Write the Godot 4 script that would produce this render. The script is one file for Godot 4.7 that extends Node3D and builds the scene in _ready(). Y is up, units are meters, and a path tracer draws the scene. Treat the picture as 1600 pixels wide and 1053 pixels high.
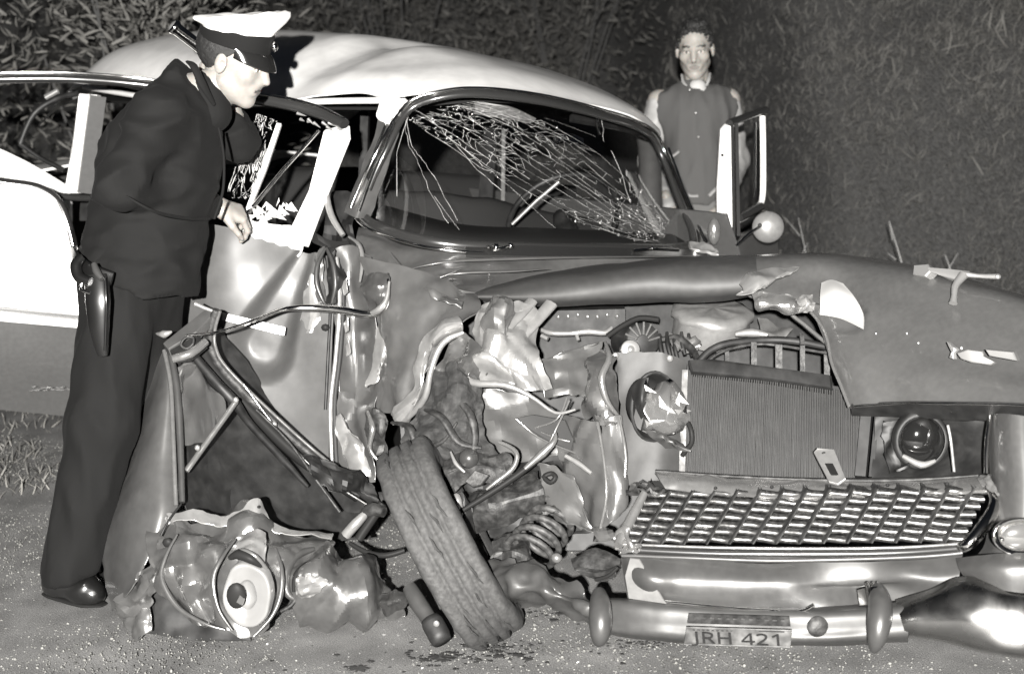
extends Node3D
# A wrecked two-tone sedan on a roadside at night, lit by the photographer's flash, with an officer and a young man.

const OUT := 0.004
var rng := RandomNumberGenerator.new()
var nz := FastNoiseLite.new()
var V_ := PackedVector3Array()      # the mesh that is being collected
var N_ := PackedVector3Array()
var U_ := PackedVector2Array()
var C_ := PackedColorArray()
var I_ := PackedInt32Array()
var M := {}                         # materials
var car: Node3D


func _ready():
	rng.seed = 1955
	nz.seed = 7
	nz.frequency = 1.0
	nz.fractal_type = FastNoiseLite.FRACTAL_NONE
	nz.noise_type = FastNoiseLite.TYPE_SIMPLEX_SMOOTH
	# camera
	var cam := Camera3D.new()
	cam.name = "camera"
	cam.position = Vector3(0, 1.65, 0)
	cam.rotation_degrees = Vector3(-11.8, 0, 0)
	cam.fov = 25.79
	cam.near = 0.05
	cam.far = 200.0
	cam.current = true
	var lens := CameraAttributesPhysical.new()
	lens.frustum_focal_length = 52.42
	lens.frustum_focus_distance = 4.2
	lens.frustum_near = 0.05
	lens.frustum_far = 200.0
	lens.exposure_aperture = 3.2
	cam.attributes = lens
	add_child(cam)
	# night sky
	var env := Environment.new()
	var sky := Sky.new()
	var sm := ProceduralSkyMaterial.new()
	sm.sky_top_color = Color(0.10, 0.11, 0.13)
	sm.sky_horizon_color = Color(0.16, 0.16, 0.17)
	sm.ground_bottom_color = Color(0.08, 0.08, 0.08)
	sm.ground_horizon_color = Color(0.16, 0.16, 0.17)
	sky.sky_material = sm
	env.sky = sky
	env.background_mode = Environment.BG_SKY
	env.background_energy_multiplier = 0.8
	env.tonemap_mode = Environment.TONE_MAPPER_LINEAR
	env.tonemap_exposure = 1.0
	env.sdfgi_enabled = true
	env.ssao_enabled = true
	env.ssil_enabled = true
	var we := WorldEnvironment.new()
	we.name = "night_environment"
	we.environment = env
	add_child(we)
	# the press flash, held up to the left of the lens
	flash_lamp(Vector3(-0.16, 1.98, 1.2), Vector3(0.25, 0.8, -4.6), 170.0)
	make_materials()
	more_materials()
	wreck_materials()
	ground_and_hill()
	undergrowth()
	car = thing("wrecked_car", "crashed two-tone sedan with white roof, crushed front corner and torn-off fender", "car", v(0.197,0,-4.293))
	car_body()
	car_front()
	wreckage()
	loose_parts()
	officer()
	bystander()


func flash_lamp(at: Vector3, aim: Vector3, energy: float):
	var t = thing("flash_lamp", "polished bowl flash lamp with glowing bulb on a thin stand beside the photographer", "flash lamp", Vector3(at.x, 0, at.z))
	var d := (aim - at).normalized()
	var chrome := mat(0.75, 0.15, 1.0)
	var glow := StandardMaterial3D.new()
	glow.albedo_color = Color(1, 1, 1)
	glow.emission_enabled = true
	glow.emission = Color(1.0, 0.98, 0.95)
	glow.emission_energy_multiplier = 6.0
	lathe([[0.02, -0.07], [0.06, -0.055], [0.09, -0.015], [0.1, 0.02], [0.103, 0.02], [0.093, -0.018], [0.062, -0.06], [0.02, -0.075]], at, d, 28)
	part("reflector", chrome, t)
	ball(at, Vector3(0.03, 0.03, 0.03), 12)
	part("bulb", glow, t)
	tube([at - d * 0.07, at - d * 0.09 + Vector3(0, -0.1, 0), at - d * 0.09 + Vector3(0, -0.38, 0)], 0.018, 10)
	part("battery_handle", chrome, t)
	tube([at - d * 0.09 + Vector3(0, -0.38, 0), Vector3((at - d * 0.09).x, 0.0, (at - d * 0.09).z)], 0.009, 8)
	part("pole", mat(0.03, 0.5), t)
	var foot := at - d * 0.09
	for k in 3:
		var a := k * TAU / 3.0 + 0.6
		tube([Vector3(foot.x, 0.25, foot.z), Vector3(foot.x + cos(a) * 0.28, 0.005, foot.z + sin(a) * 0.28)], 0.007, 6)
		part("leg", mat(0.03, 0.5), t)
	var l := SpotLight3D.new()
	l.name = "flash_light"
	l.light_energy = energy
	l.light_color = Color(1.0, 0.99, 0.975)
	l.light_size = 0.03
	l.spot_angle = 50.0
	l.spot_angle_attenuation = 0.6
	l.spot_range = 60.0
	l.spot_attenuation = 2.0
	l.shadow_enabled = true
	add_child(l)
	l.look_at_from_position(at, aim)


# ---------------------------------------------------------------- helpers

func v(x: float, y: float, z: float) -> Vector3:
	return Vector3(x, y, z)


func g(lin: float) -> Color:
	# a neutral, very slightly warm grey of that real-world reflectance
	return Color(lin * 1.008, lin, lin * 0.982).linear_to_srgb()


func mat(lin: float, rough: float, metal := 0.0, coat := 0.0, coat_rough := 0.1) -> StandardMaterial3D:
	var m := StandardMaterial3D.new()
	m.albedo_color = g(lin)
	m.roughness = rough
	m.metallic = metal
	if coat > 0.0:
		m.clearcoat_enabled = true
		m.clearcoat = coat
		m.clearcoat_roughness = coat_rough
	return m


func noise_tex(freq: float, octaves: int, lo: float, hi: float, sd: int, size := 512, normal := false, bump := 4.0) -> NoiseTexture2D:
	var n := FastNoiseLite.new()
	n.seed = sd
	n.frequency = freq
	n.fractal_octaves = octaves
	n.noise_type = FastNoiseLite.TYPE_SIMPLEX_SMOOTH
	var t := NoiseTexture2D.new()
	t.width = size
	t.height = size
	t.seamless = true
	t.noise = n
	if normal:
		t.as_normal_map = true
		t.bump_strength = bump
	else:
		var gr := Gradient.new()
		gr.set_color(0, Color(lo, lo, lo))
		gr.set_color(1, Color(hi, hi, hi))
		t.color_ramp = gr
	return t


func tri(m: StandardMaterial3D, scale: float):
	m.uv1_triplanar = true
	m.uv1_world_triplanar = true
	m.uv1_scale = Vector3(scale, scale, scale)


func numbered(called: String, under: Node) -> String:
	if not under.has_node(NodePath(called)):
		return called
	var k := 1
	while under.has_node(NodePath("%s_%03d" % [called, k])):
		k += 1
	return "%s_%03d" % [called, k]


func thing(called: String, label: String, category: String, at := Vector3.ZERO, group := "") -> Node3D:
	var o := Node3D.new()
	o.name = numbered(called, self)
	o.position = at
	add_child(o, true)
	tag(o, label, category, group)
	return o


func tag(o: Node, label: String, category: String, group := ""):
	o.set_meta("label", label)
	o.set_meta("category", category)
	if group:
		o.set_meta("group", group)


func part(called: String, m: Material, under: Node = self, kind := "") -> MeshInstance3D:
	# commits what was collected as one named mesh; the collected points are world positions
	var a := []
	a.resize(Mesh.ARRAY_MAX)
	var o := MeshInstance3D.new()
	o.name = numbered(called, under)
	under.add_child(o, true)
	var off := Vector3.ZERO
	var up: Node = under
	while up != self and up is Node3D:
		off += (up as Node3D).position
		up = up.get_parent()
	var vs := PackedVector3Array()
	vs.resize(V_.size())
	for i in V_.size():
		vs[i] = V_[i] - off
	a[Mesh.ARRAY_VERTEX] = vs
	a[Mesh.ARRAY_NORMAL] = N_
	a[Mesh.ARRAY_TEX_UV] = U_
	if C_.size() > 0:
		while C_.size() < V_.size():
			C_.append(Color.WHITE)
		a[Mesh.ARRAY_COLOR] = C_
	a[Mesh.ARRAY_INDEX] = I_
	var me := ArrayMesh.new()
	me.add_surface_from_arrays(Mesh.PRIMITIVE_TRIANGLES, a)
	o.mesh = me
	o.material_override = m
	if kind:
		o.set_meta("kind", kind)
	V_ = PackedVector3Array()
	N_ = PackedVector3Array()
	U_ = PackedVector2Array()
	C_ = PackedColorArray()
	I_ = PackedInt32Array()
	return o


func smooth_normals(first_v: int, first_i: int):
	for k in range(first_i, I_.size(), 3):
		var a := I_[k]
		var b := I_[k + 1]
		var c := I_[k + 2]
		var n := (V_[c] - V_[a]).cross(V_[b] - V_[a])
		N_[a] += n
		N_[b] += n
		N_[c] += n
	for i in range(first_v, V_.size()):
		N_[i] = N_[i].normalized() if N_[i].length() > 1e-12 else Vector3.UP


func vert(p: Vector3, uv := Vector2.ZERO) -> int:
	V_.append(p)
	N_.append(Vector3.ZERO)
	U_.append(uv)
	return V_.size() - 1


func grid(rows: Array, wrap_u := false, wrap_v := false, flip := false):
	# rows of points -> a smooth sheet
	var fv := V_.size()
	var fi := I_.size()
	var nr := rows.size()
	var nc: int = rows[0].size()
	for r in nr:
		for c in nc:
			vert(rows[r][c], Vector2(float(c) / (nc - 1), float(r) / (nr - 1)))
	for r in (nr if wrap_v else nr - 1):
		for c in (nc if wrap_u else nc - 1):
			var a := fv + r * nc + c
			var b := fv + r * nc + (c + 1) % nc
			var d := fv + ((r + 1) % nr) * nc + c
			var e := fv + ((r + 1) % nr) * nc + (c + 1) % nc
			if flip:
				I_.append_array([a, d, b, b, d, e])
			else:
				I_.append_array([a, b, d, b, e, d])
	smooth_normals(fv, fi)


func grid_creased(rows: Array, flip: bool):
	# as grid, but edges sharper than 20 degrees stay hard
	var nr := rows.size() - 1
	var nc: int = rows[0].size() - 1
	var fn := []
	for r in nr:
		var line := PackedVector3Array()
		for c in nc:
			var a: Vector3 = rows[r][c]
			var n := (rows[r + 1][c + 1] - a as Vector3).cross(rows[r][c + 1] - rows[r + 1][c] as Vector3)
			line.append((-n if flip else n).normalized())
		fn.append(line)
	var limit := cos(deg_to_rad(20.0))
	for r in nr:
		for c in nc:
			var mine: Vector3 = fn[r][c]
			var id := V_.size()
			for k in 4:
				var rr := r + k / 2
				var cc := c + k % 2
				var sum := Vector3.ZERO
				for dr in [-1, 0]:
					for dc in [-1, 0]:
						var y: int = rr + dr
						var x: int = cc + dc
						if y >= 0 and x >= 0 and y < nr and x < nc and mine.dot(fn[y][x]) > limit:
							sum += fn[y][x]
				V_.append(rows[rr][cc])
				N_.append(sum.normalized() if sum.length() > 1e-6 else mine)
				U_.append(Vector2(float(cc) / nc, float(rr) / nr))
			if flip:
				I_.append_array([id, id + 2, id + 1, id + 1, id + 2, id + 3])
			else:
				I_.append_array([id, id + 1, id + 2, id + 1, id + 3, id + 2])


func cr(a: Vector3, b: Vector3, c: Vector3, d: Vector3, t: float, lin: float) -> Vector3:
	var s := 0.5 * ((2.0 * b) + (c - a) * t + (2.0 * a - 5.0 * b + 4.0 * c - d) * t * t + (3.0 * b - 3.0 * c + d - a) * t * t * t)
	return s.lerp(b.lerp(c, t), lin)


func spline(p: Array, sub: int, lin := 0.0, closed := false) -> PackedVector3Array:
	var out := PackedVector3Array()
	var n := p.size()
	for i in (n if closed else n - 1):
		for k in sub:
			if closed:
				out.append(cr(p[(i + n - 1) % n], p[i], p[(i + 1) % n], p[(i + 2) % n], float(k) / sub, lin))
			else:
				out.append(cr(p[maxi(i - 1, 0)], p[i], p[i + 1], p[mini(i + 2, n - 1)], float(k) / sub, lin))
	if not closed:
		out.append(p[n - 1])
	return out


func refine(ctrl: Array, sr: int, sc: int, lin := 0.0) -> Array:
	var wide := []
	for r in ctrl:
		wide.append(spline(r, sc, lin))
	var out := []
	var nc: int = wide[0].size()
	for i in wide.size() - 1:
		for k in sr:
			var row := PackedVector3Array()
			for c in nc:
				row.append(cr(wide[maxi(i - 1, 0)][c], wide[i][c], wide[i + 1][c], wide[mini(i + 2, wide.size() - 1)][c], float(k) / sr, lin))
			out.append(row)
	out.append(wide[-1])
	return out


func grid_normals(rows: Array) -> Array:
	var out := []
	var nr := rows.size()
	var nc: int = rows[0].size()
	for r in nr:
		var row := PackedVector3Array()
		for c in nc:
			var du: Vector3 = rows[r][mini(c + 1, nc - 1)] - rows[r][maxi(c - 1, 0)]
			var dv: Vector3 = rows[mini(r + 1, nr - 1)][c] - rows[maxi(r - 1, 0)][c]
			row.append(dv.cross(du).normalized())
		out.append(row)
	return out


func shell(ctrl: Array, o := {}):
	# sheet metal: a smooth or folded sheet through a net of points, dented by noise, with a rim and a back
	# o: s subdivisions, lin 0 smooth .. 1 folded, amp/f soft dents, ridge/rf sharp creases, t thickness, rag torn edge, at seed offset, bump Callable
	var s: int = o.get("s", 6)
	var rows := refine(ctrl, o.get("sr", s), o.get("sc", s), o.get("lin", 0.0))
	var nr := rows.size()
	var nc: int = rows[0].size()
	var nn := grid_normals(rows)
	var amp: float = o.get("amp", 0.0)
	var f: float = o.get("f", 4.0)
	var ridge: float = o.get("ridge", 0.0)
	var rf: float = o.get("rf", 6.0)
	var facet: float = o.get("facet", 0.0)
	var rag: float = o.get("rag", 0.0)
	var at: float = o.get("at", 0.0)
	var still: bool = o.get("still", false)
	var sh := Vector3(at * 3.1, at * 7.7, at * 1.3)
	var folds := []
	if facet != 0.0:
		# straight folds across the sheet, flat faces between them
		var pick := RandomNumberGenerator.new()
		pick.seed = int(at * 1000.0) + nr * 31 + nc
		var across: Vector3 = rows[nr / 2][nc - 1] - rows[nr / 2][0]
		var down: Vector3 = rows[nr - 1][nc / 2] - rows[0][nc / 2]
		var size := maxf(across.length(), down.length())
		for k in int(o.get("folds", 12)):
			var a := pick.randf() * TAU
			var m := (across.normalized() * cos(a) + down.normalized() * sin(a)).normalized()
			var w := minf(size * pick.randf_range(0.06, 0.3), 0.045)
			folds.append([rows[pick.randi() % nr][pick.randi() % nc], m, facet * 24.0 * pick.randf_range(0.4, 1.2) * (1.0 if k % 2 else -1.0), w])
	for r in nr:
		for c in nc:
			var p: Vector3 = rows[r][c]
			var h := 0.0
			if amp != 0.0:
				h += amp * (nz.get_noise_3dv(p * f + sh) + 0.4 * nz.get_noise_3dv(p * f * 2.7 + sh))
			if ridge != 0.0:
				h += ridge * (1.0 - 2.0 * absf(nz.get_noise_3dv(p * rf + sh)) - 0.5)
				h += ridge * 0.4 * (1.0 - 2.0 * absf(nz.get_noise_3dv(p * rf * 2.3 - sh)) - 0.5)
			for k in folds.size():
				var q: Array = folds[k]
				var d: float = absf((p - q[0]).dot(q[1]) + 0.008 * nz.get_noise_3dv(p * 3.0 + Vector3(k, 0, 0)))
				h += q[2] * (minf(d, q[3]) - q[3] * 0.6)
			if still:
				h *= minf(1.0, 4.0 * minf(minf(float(r) / (nr - 1), 1.0 - float(r) / (nr - 1)), minf(float(c) / (nc - 1), 1.0 - float(c) / (nc - 1))))
			p += nn[r][c] * h
			if rag != 0.0 and (r == 0 or c == 0 or r == nr - 1 or c == nc - 1):
				p += Vector3(nz.get_noise_3dv(p * 23.0 + sh), nz.get_noise_3dv(p * 23.0 - sh), nz.get_noise_3dv(p * 29.0)) * rag
			if o.has("bump"):
				p += nn[r][c] * float((o.bump as Callable).call(p, float(c) / (nc - 1), float(r) / (nr - 1)))
			rows[r][c] = p
	var t: float = o.get("t", 0.003)
	nn = grid_normals(rows)
	var back := []
	for r in nr:
		var row := PackedVector3Array()
		for c in nc:
			row.append(rows[r][c] - nn[r][c] * t)
		back.append(row)
	if facet != 0.0:
		grid_creased(rows, false)
		grid_creased(back, true)
	else:
		grid(rows)
		grid(back, false, false, true)
	if o.get("hem", 0.0) > 0.0:
		# a rolled edge that catches the light
		var loop := []
		for c in nc: loop.append((rows[0][c] + back[0][c]) * 0.5)
		for r in range(1, nr): loop.append((rows[r][nc - 1] + back[r][nc - 1]) * 0.5)
		for c in range(nc - 2, -1, -1): loop.append((rows[nr - 1][c] + back[nr - 1][c]) * 0.5)
		for r in range(nr - 2, 0, -1): loop.append((rows[r][0] + back[r][0]) * 0.5)
		ring(loop, o.hem, 6)
	else:
		grid([back[0], rows[0]])
		grid([rows[nr - 1], back[nr - 1]])
		var l := PackedVector3Array()
		var lb := PackedVector3Array()
		var q := PackedVector3Array()
		var qb := PackedVector3Array()
		for r in nr:
			l.append(rows[r][0])
			lb.append(back[r][0])
			q.append(rows[r][nc - 1])
			qb.append(back[r][nc - 1])
		grid([l, lb])
		grid([qb, q])


func frame_at(t: Vector3, prev: Vector3) -> Vector3:
	var n := prev - t * prev.dot(t)
	if n.length() < 1e-5:
		n = t.cross(Vector3(0.31, 0.77, 0.55))
	return n.normalized()


func tube(points: Array, r: Variant, sides := 8, sub := 1, flat := 1.0, caps := true, up := Vector3(0.13, 0.9, 0.31)):
	# a rod along points; r a radius or a list of radii, one per point; flat squeezes the section
	var p: PackedVector3Array = spline(points, sub) if sub > 1 else PackedVector3Array(points)
	var n := p.size()
	var rows := []
	var nrm := up
	for i in n:
		var t := (p[mini(i + 1, n - 1)] - p[maxi(i - 1, 0)]).normalized()
		nrm = frame_at(t, nrm)
		var bi := t.cross(nrm)
		var rad: float
		if r is Array:
			var x: float = float(i) / (n - 1) * (r.size() - 1)
			var k := mini(int(x), r.size() - 2)
			rad = lerpf(r[k], r[k + 1], x - k)
		else:
			rad = r
		var row := PackedVector3Array()
		for k in sides:
			var a := TAU * k / sides
			row.append(p[i] + nrm * cos(a) * rad * flat + bi * sin(a) * rad)
		rows.append(row)
	grid(rows, true, false, true)
	if caps:
		cap(rows[0], true)
		cap(rows[n - 1], false)


func cap(ringp: PackedVector3Array, flip: bool):
	var fv := V_.size()
	var fi := I_.size()
	var c := Vector3.ZERO
	for q in ringp:
		c += q
	vert(c / ringp.size())
	for q in ringp:
		vert(q)
	for k in ringp.size():
		var a := fv + 1 + k
		var b := fv + 1 + (k + 1) % ringp.size()
		I_.append_array([fv, a, b] if flip else [fv, b, a])
	smooth_normals(fv, fi)


func ring(points: Array, r: float, sides := 8, flat := 1.0):
	# a closed rod
	var n := points.size()
	var rows := []
	var nrm := Vector3(0.13, 0.9, 0.31)
	for i in n:
		var t: Vector3 = (points[(i + 1) % n] - points[(i + n - 1) % n]).normalized()
		nrm = frame_at(t, nrm)
		var bi := t.cross(nrm)
		var row := PackedVector3Array()
		for k in sides:
			var a := TAU * k / sides
			row.append(points[i] + nrm * cos(a) * r * flat + bi * sin(a) * r)
		rows.append(row)
	grid(rows, true, true, true)


func axes(dir: Vector3) -> Basis:
	var z := dir.normalized()
	var x := Vector3.UP.cross(z)
	if x.length() < 1e-3:
		x = Vector3.RIGHT
	x = x.normalized()
	return Basis(x, z.cross(x), z)


func lathe(profile: Array, at: Vector3, dir: Vector3, sides := 24, sx := 1.0, sy := 1.0, wob := 0.0):
	# profile of [radius, height along dir]
	var b := axes(dir)
	var rows := []
	for q in profile:
		var row := PackedVector3Array()
		for k in sides:
			var a := TAU * k / sides
			var p: Vector3 = at + b * Vector3(cos(a) * q[0] * sx, sin(a) * q[0] * sy, q[1])
			if wob > 0.0:
				p += Vector3(nz.get_noise_3dv(p * 14.0), nz.get_noise_3dv(p * 14.0 + Vector3(9, 0, 0)), nz.get_noise_3dv(p * 14.0 + Vector3(0, 9, 0))) * wob
			row.append(p)
		rows.append(row)
	grid(rows, true, false, true)


func ball(at: Vector3, r: Vector3, sides := 12, b := Basis()):
	var rows := []
	for i in sides / 2 + 1:
		var ph := PI * i / (sides / 2)
		var row := PackedVector3Array()
		for k in sides:
			var a := TAU * k / sides
			row.append(at + b * Vector3(r.x * sin(ph) * cos(a), r.y * cos(ph), r.z * sin(ph) * sin(a)))
		rows.append(row)
	grid(rows, true, false)


func slab(outline: Array, depth: float, away := Vector3(0, 0, -1), round_ := 0.0):
	# a flat plate: outline of world points, pushed back by depth; front edge chamfered
	var n := outline.size()
	var c := Vector3.ZERO
	for q in outline:
		c += q
	c /= n
	var nrm := Vector3.ZERO
	for i in n:
		nrm += (outline[i] - c).cross(outline[(i + 1) % n] - c)
	nrm = nrm.normalized()
	if nrm.dot(away) > 0.0:
		nrm = -nrm
	var b := axes(nrm)
	var flat := PackedVector2Array()
	for q in outline:
		var l: Vector3 = b.transposed() * (q - c)
		flat.append(Vector2(l.x, l.y))
	var ids := Geometry2D.triangulate_polygon(flat)
	var inner := []
	for q in outline:
		inner.append(q + (c - q).limit_length(round_))
	var front := PackedVector3Array(inner)
	var mid := PackedVector3Array()
	var back := PackedVector3Array()
	for q in outline:
		mid.append(q - nrm * round_)
		back.append(q - nrm * depth)
	var turn := Geometry2D.is_polygon_clockwise(flat)
	for side in 2:
		var fv := V_.size()
		var fi := I_.size()
		for i in n:
			vert(front[i] if side == 0 else back[i], flat[i])
		for k in range(0, ids.size(), 3):
			var x := fv + ids[k]
			var y := fv + ids[k + 1]
			var z := fv + ids[k + 2]
			var face := (V_[z] - V_[x]).cross(V_[y] - V_[x])
			if (face.dot(nrm) > 0.0) == (side == 0):
				I_.append_array([x, y, z])
			else:
				I_.append_array([x, z, y])
		smooth_normals(fv, fi)
	for i in n:
		var j := (i + 1) % n
		if round_ > 0.0:
			grid([[front[i], front[j]], [mid[i], mid[j]]], false, false, not turn)
			grid([[mid[i], mid[j]], [back[i], back[j]]], false, false, not turn)
		else:
			grid([[front[i], front[j]], [back[i], back[j]]], false, false, not turn)


func bar(a: Vector3, b: Vector3, w: float, h: float, up := Vector3.UP):
	# a square bar with its own edges
	var t := (b - a).normalized()
	var y := frame_at(t, up)
	var x := t.cross(y)
	var c := []
	for e in [a, b]:
		c.append([e - x * w - y * h, e + x * w - y * h, e + x * w + y * h, e - x * w + y * h])
	for k in 4:
		grid([[c[0][k], c[0][(k + 1) % 4]], [c[1][k], c[1][(k + 1) % 4]]], false, false, true)
	grid([[c[0][0], c[0][1]], [c[0][3], c[0][2]]])
	grid([[c[1][0], c[1][1]], [c[1][3], c[1][2]]], false, false, true)


func text(called: String, words: String, at: Vector3, b: Basis, size: float, depth: float, m: Material, under: Node, squash := Vector2.ONE) -> MeshInstance3D:
	var tm := TextMesh.new()
	var f := SystemFont.new()
	f.font_names = PackedStringArray(["Droid Sans"])
	tm.font = f
	tm.text = words
	tm.font_size = 64
	tm.pixel_size = size / 46.0
	tm.depth = depth
	tm.curve_step = 2.0
	var o := MeshInstance3D.new()
	o.name = numbered(called, under)
	o.mesh = tm
	o.material_override = m
	under.add_child(o, true)
	var off := Vector3.ZERO
	var up: Node = under
	while up != self and up is Node3D:
		off += (up as Node3D).position
		up = up.get_parent()
	o.transform = Transform3D(Basis(b.x * squash.x, b.y * squash.y, b.z), at - off)
	return o


# ---------------------------------------------------------------- soft bodies: joined capsules meshed as surface nets

class Flesh:
	var a := PackedVector3Array()
	var b := PackedVector3Array()
	var ra := PackedFloat32Array()
	var rb := PackedFloat32Array()
	var k := PackedFloat32Array()
	var ec := PackedVector3Array()
	var er := PackedVector3Array()
	var ek := PackedFloat32Array()
	var cut := PackedVector3Array()
	var cut_r := PackedFloat32Array()
	var cut_k := PackedFloat32Array()
	var cap_a := PackedVector3Array()
	var cap_b := PackedVector3Array()
	var cap_r := PackedFloat32Array()
	var planes := []                # [point, normal]: keep the side the normal points to
	var fold := 0.0
	var fold_f := Vector3.ONE
	var nz: FastNoiseLite
	var grow := 0.0

	func bone(p: Vector3, q: Vector3, r0: float, r1: float, kk := 0.03):
		a.append(p)
		b.append(q)
		ra.append(r0)
		rb.append(r1)
		k.append(kk)

	func blob(c: Vector3, r: Vector3, kk := 0.02):
		ec.append(c)
		er.append(r)
		ek.append(kk)

	func dig(c: Vector3, r: float, kk := 0.01):
		cut.append(c)
		cut_r.append(r)
		cut_k.append(kk)

	func slit(p: Vector3, q: Vector3, r: float):
		cap_a.append(p)
		cap_b.append(q)
		cap_r.append(r)

	func at(p: Vector3) -> float:
		var d := 1e3
		for i in a.size():
			var ab := b[i] - a[i]
			var t := clampf((p - a[i]).dot(ab) / maxf(ab.length_squared(), 1e-9), 0.0, 1.0)
			var e := p.distance_to(a[i] + ab * t) - lerpf(ra[i], rb[i], t)
			var h := maxf(k[i] - absf(d - e), 0.0) / k[i]
			d = minf(d, e) - h * h * k[i] * 0.25
		for i in ec.size():
			var q := p - ec[i]
			var s := q / er[i]
			var l := s.length()
			var gl := (s / er[i]).length()
			var e := l * (l - 1.0) / maxf(gl, 1e-6)
			var h := maxf(ek[i] - absf(d - e), 0.0) / ek[i]
			d = minf(d, e) - h * h * ek[i] * 0.25
		d -= grow
		for i in cut.size():
			var e := cut_r[i] - p.distance_to(cut[i])
			var h := maxf(cut_k[i] - absf(d - e), 0.0) / cut_k[i]
			d = maxf(d, e) + h * h * cut_k[i] * 0.25
		for i in cap_a.size():
			var ab := cap_b[i] - cap_a[i]
			var t := clampf((p - cap_a[i]).dot(ab) / maxf(ab.length_squared(), 1e-9), 0.0, 1.0)
			d = maxf(d, cap_r[i] - p.distance_to(cap_a[i] + ab * t))
		for q in planes:
			d = maxf(d, -(p - (q[0] as Vector3)).dot(q[1]))
		if fold != 0.0 and absf(d) < 0.08:
			d += fold * (absf(nz.get_noise_3dv(p * fold_f)) * 1.4 - 0.4 + 0.35 * nz.get_noise_3dv(p * fold_f * 2.3))
		return d


func nets(f: Callable, lo: Vector3, hi: Vector3, cell: float, tf := Transform3D(), color: Variant = null):
	var nx := int((hi.x - lo.x) / cell / 4.0 + 1.0) * 4
	var ny := int((hi.y - lo.y) / cell / 4.0 + 1.0) * 4
	var nzc := int((hi.z - lo.z) / cell / 4.0 + 1.0) * 4
	var sx := nx + 1
	var sy := ny + 1
	var val := PackedFloat32Array()
	val.resize(sx * sy * (nzc + 1))
	val.fill(9.0)
	var blocks := []
	var reach := cell * 4.0 * 0.87 * 1.35
	for bz in nzc / 4:
		for by in ny / 4:
			for bx in nx / 4:
				var c := lo + Vector3(bx * 4 + 2, by * 4 + 2, bz * 4 + 2) * cell
				if absf(f.call(c)) < reach:
					blocks.append(Vector3i(bx * 4, by * 4, bz * 4))
	for bk: Vector3i in blocks:
		for z in range(bk.z, bk.z + 5):
			for y in range(bk.y, bk.y + 5):
				for x in range(bk.x, bk.x + 5):
					var id := (z * sy + y) * sx + x
					if val[id] == 9.0:
						val[id] = f.call(lo + Vector3(x, y, z) * cell)
	var where := {}
	var fv := V_.size()
	var fi := I_.size()
	var step := [0, 1, sx, sx + 1, sx * sy, sx * sy + 1, sx * sy + sx, sx * sy + sx + 1]
	var ends := [[0, 1], [2, 3], [4, 5], [6, 7], [0, 2], [1, 3], [4, 6], [5, 7], [0, 4], [1, 5], [2, 6], [3, 7]]
	var tinted := color != null
	if tinted:
		while C_.size() < V_.size():
			C_.append(Color.WHITE)
	for bk: Vector3i in blocks:
		for z in range(bk.z, bk.z + 4):
			for y in range(bk.y, bk.y + 4):
				for x in range(bk.x, bk.x + 4):
					var id := (z * sy + y) * sx + x
					var neg := 0
					for s in step:
						if val[id + s] < 0.0:
							neg += 1
					if neg == 0 or neg == 8:
						continue
					var sum := Vector3.ZERO
					var cnt := 0
					for e in ends:
						var p0: float = val[id + step[e[0]]]
						var p1: float = val[id + step[e[1]]]
						if (p0 < 0.0) != (p1 < 0.0):
							var t := p0 / (p0 - p1)
							var a: int = e[0]
							var b: int = e[1]
							sum += Vector3(a & 1, (a >> 1) & 1, a >> 2).lerp(Vector3(b & 1, (b >> 1) & 1, b >> 2), t)
							cnt += 1
					var local := lo + (Vector3(x, y, z) + sum / cnt) * cell
					where[id] = vert(tf * local, Vector2(local.x, local.y))
					if tinted:
						C_.append((color as Callable).call(local))
	for id: int in where:
		var x := id % sx
		var y := (id / sx) % sy
		var z := id / (sx * sy)
		for ax in 3:
			var along: int = [1, sx, sx * sy][ax]
			var ou: int = [sx, sx * sy, 1][ax]
			var ov: int = [sx * sy, 1, sx][ax]
			var inside: bool = val[id] < 0.0
			if inside == (val[id + along] < 0.0):
				continue
			if where.has(id - ou) and where.has(id - ov) and where.has(id - ou - ov):
				var a: int = where[id]
				var b: int = where[id - ou]
				var c: int = where[id - ou - ov]
				var d: int = where[id - ov]
				if inside:
					I_.append_array([a, d, c, a, c, b])
				else:
					I_.append_array([a, b, c, a, c, d])
	smooth_normals(fv, fi)


# ---------------------------------------------------------------- materials and setting

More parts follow.
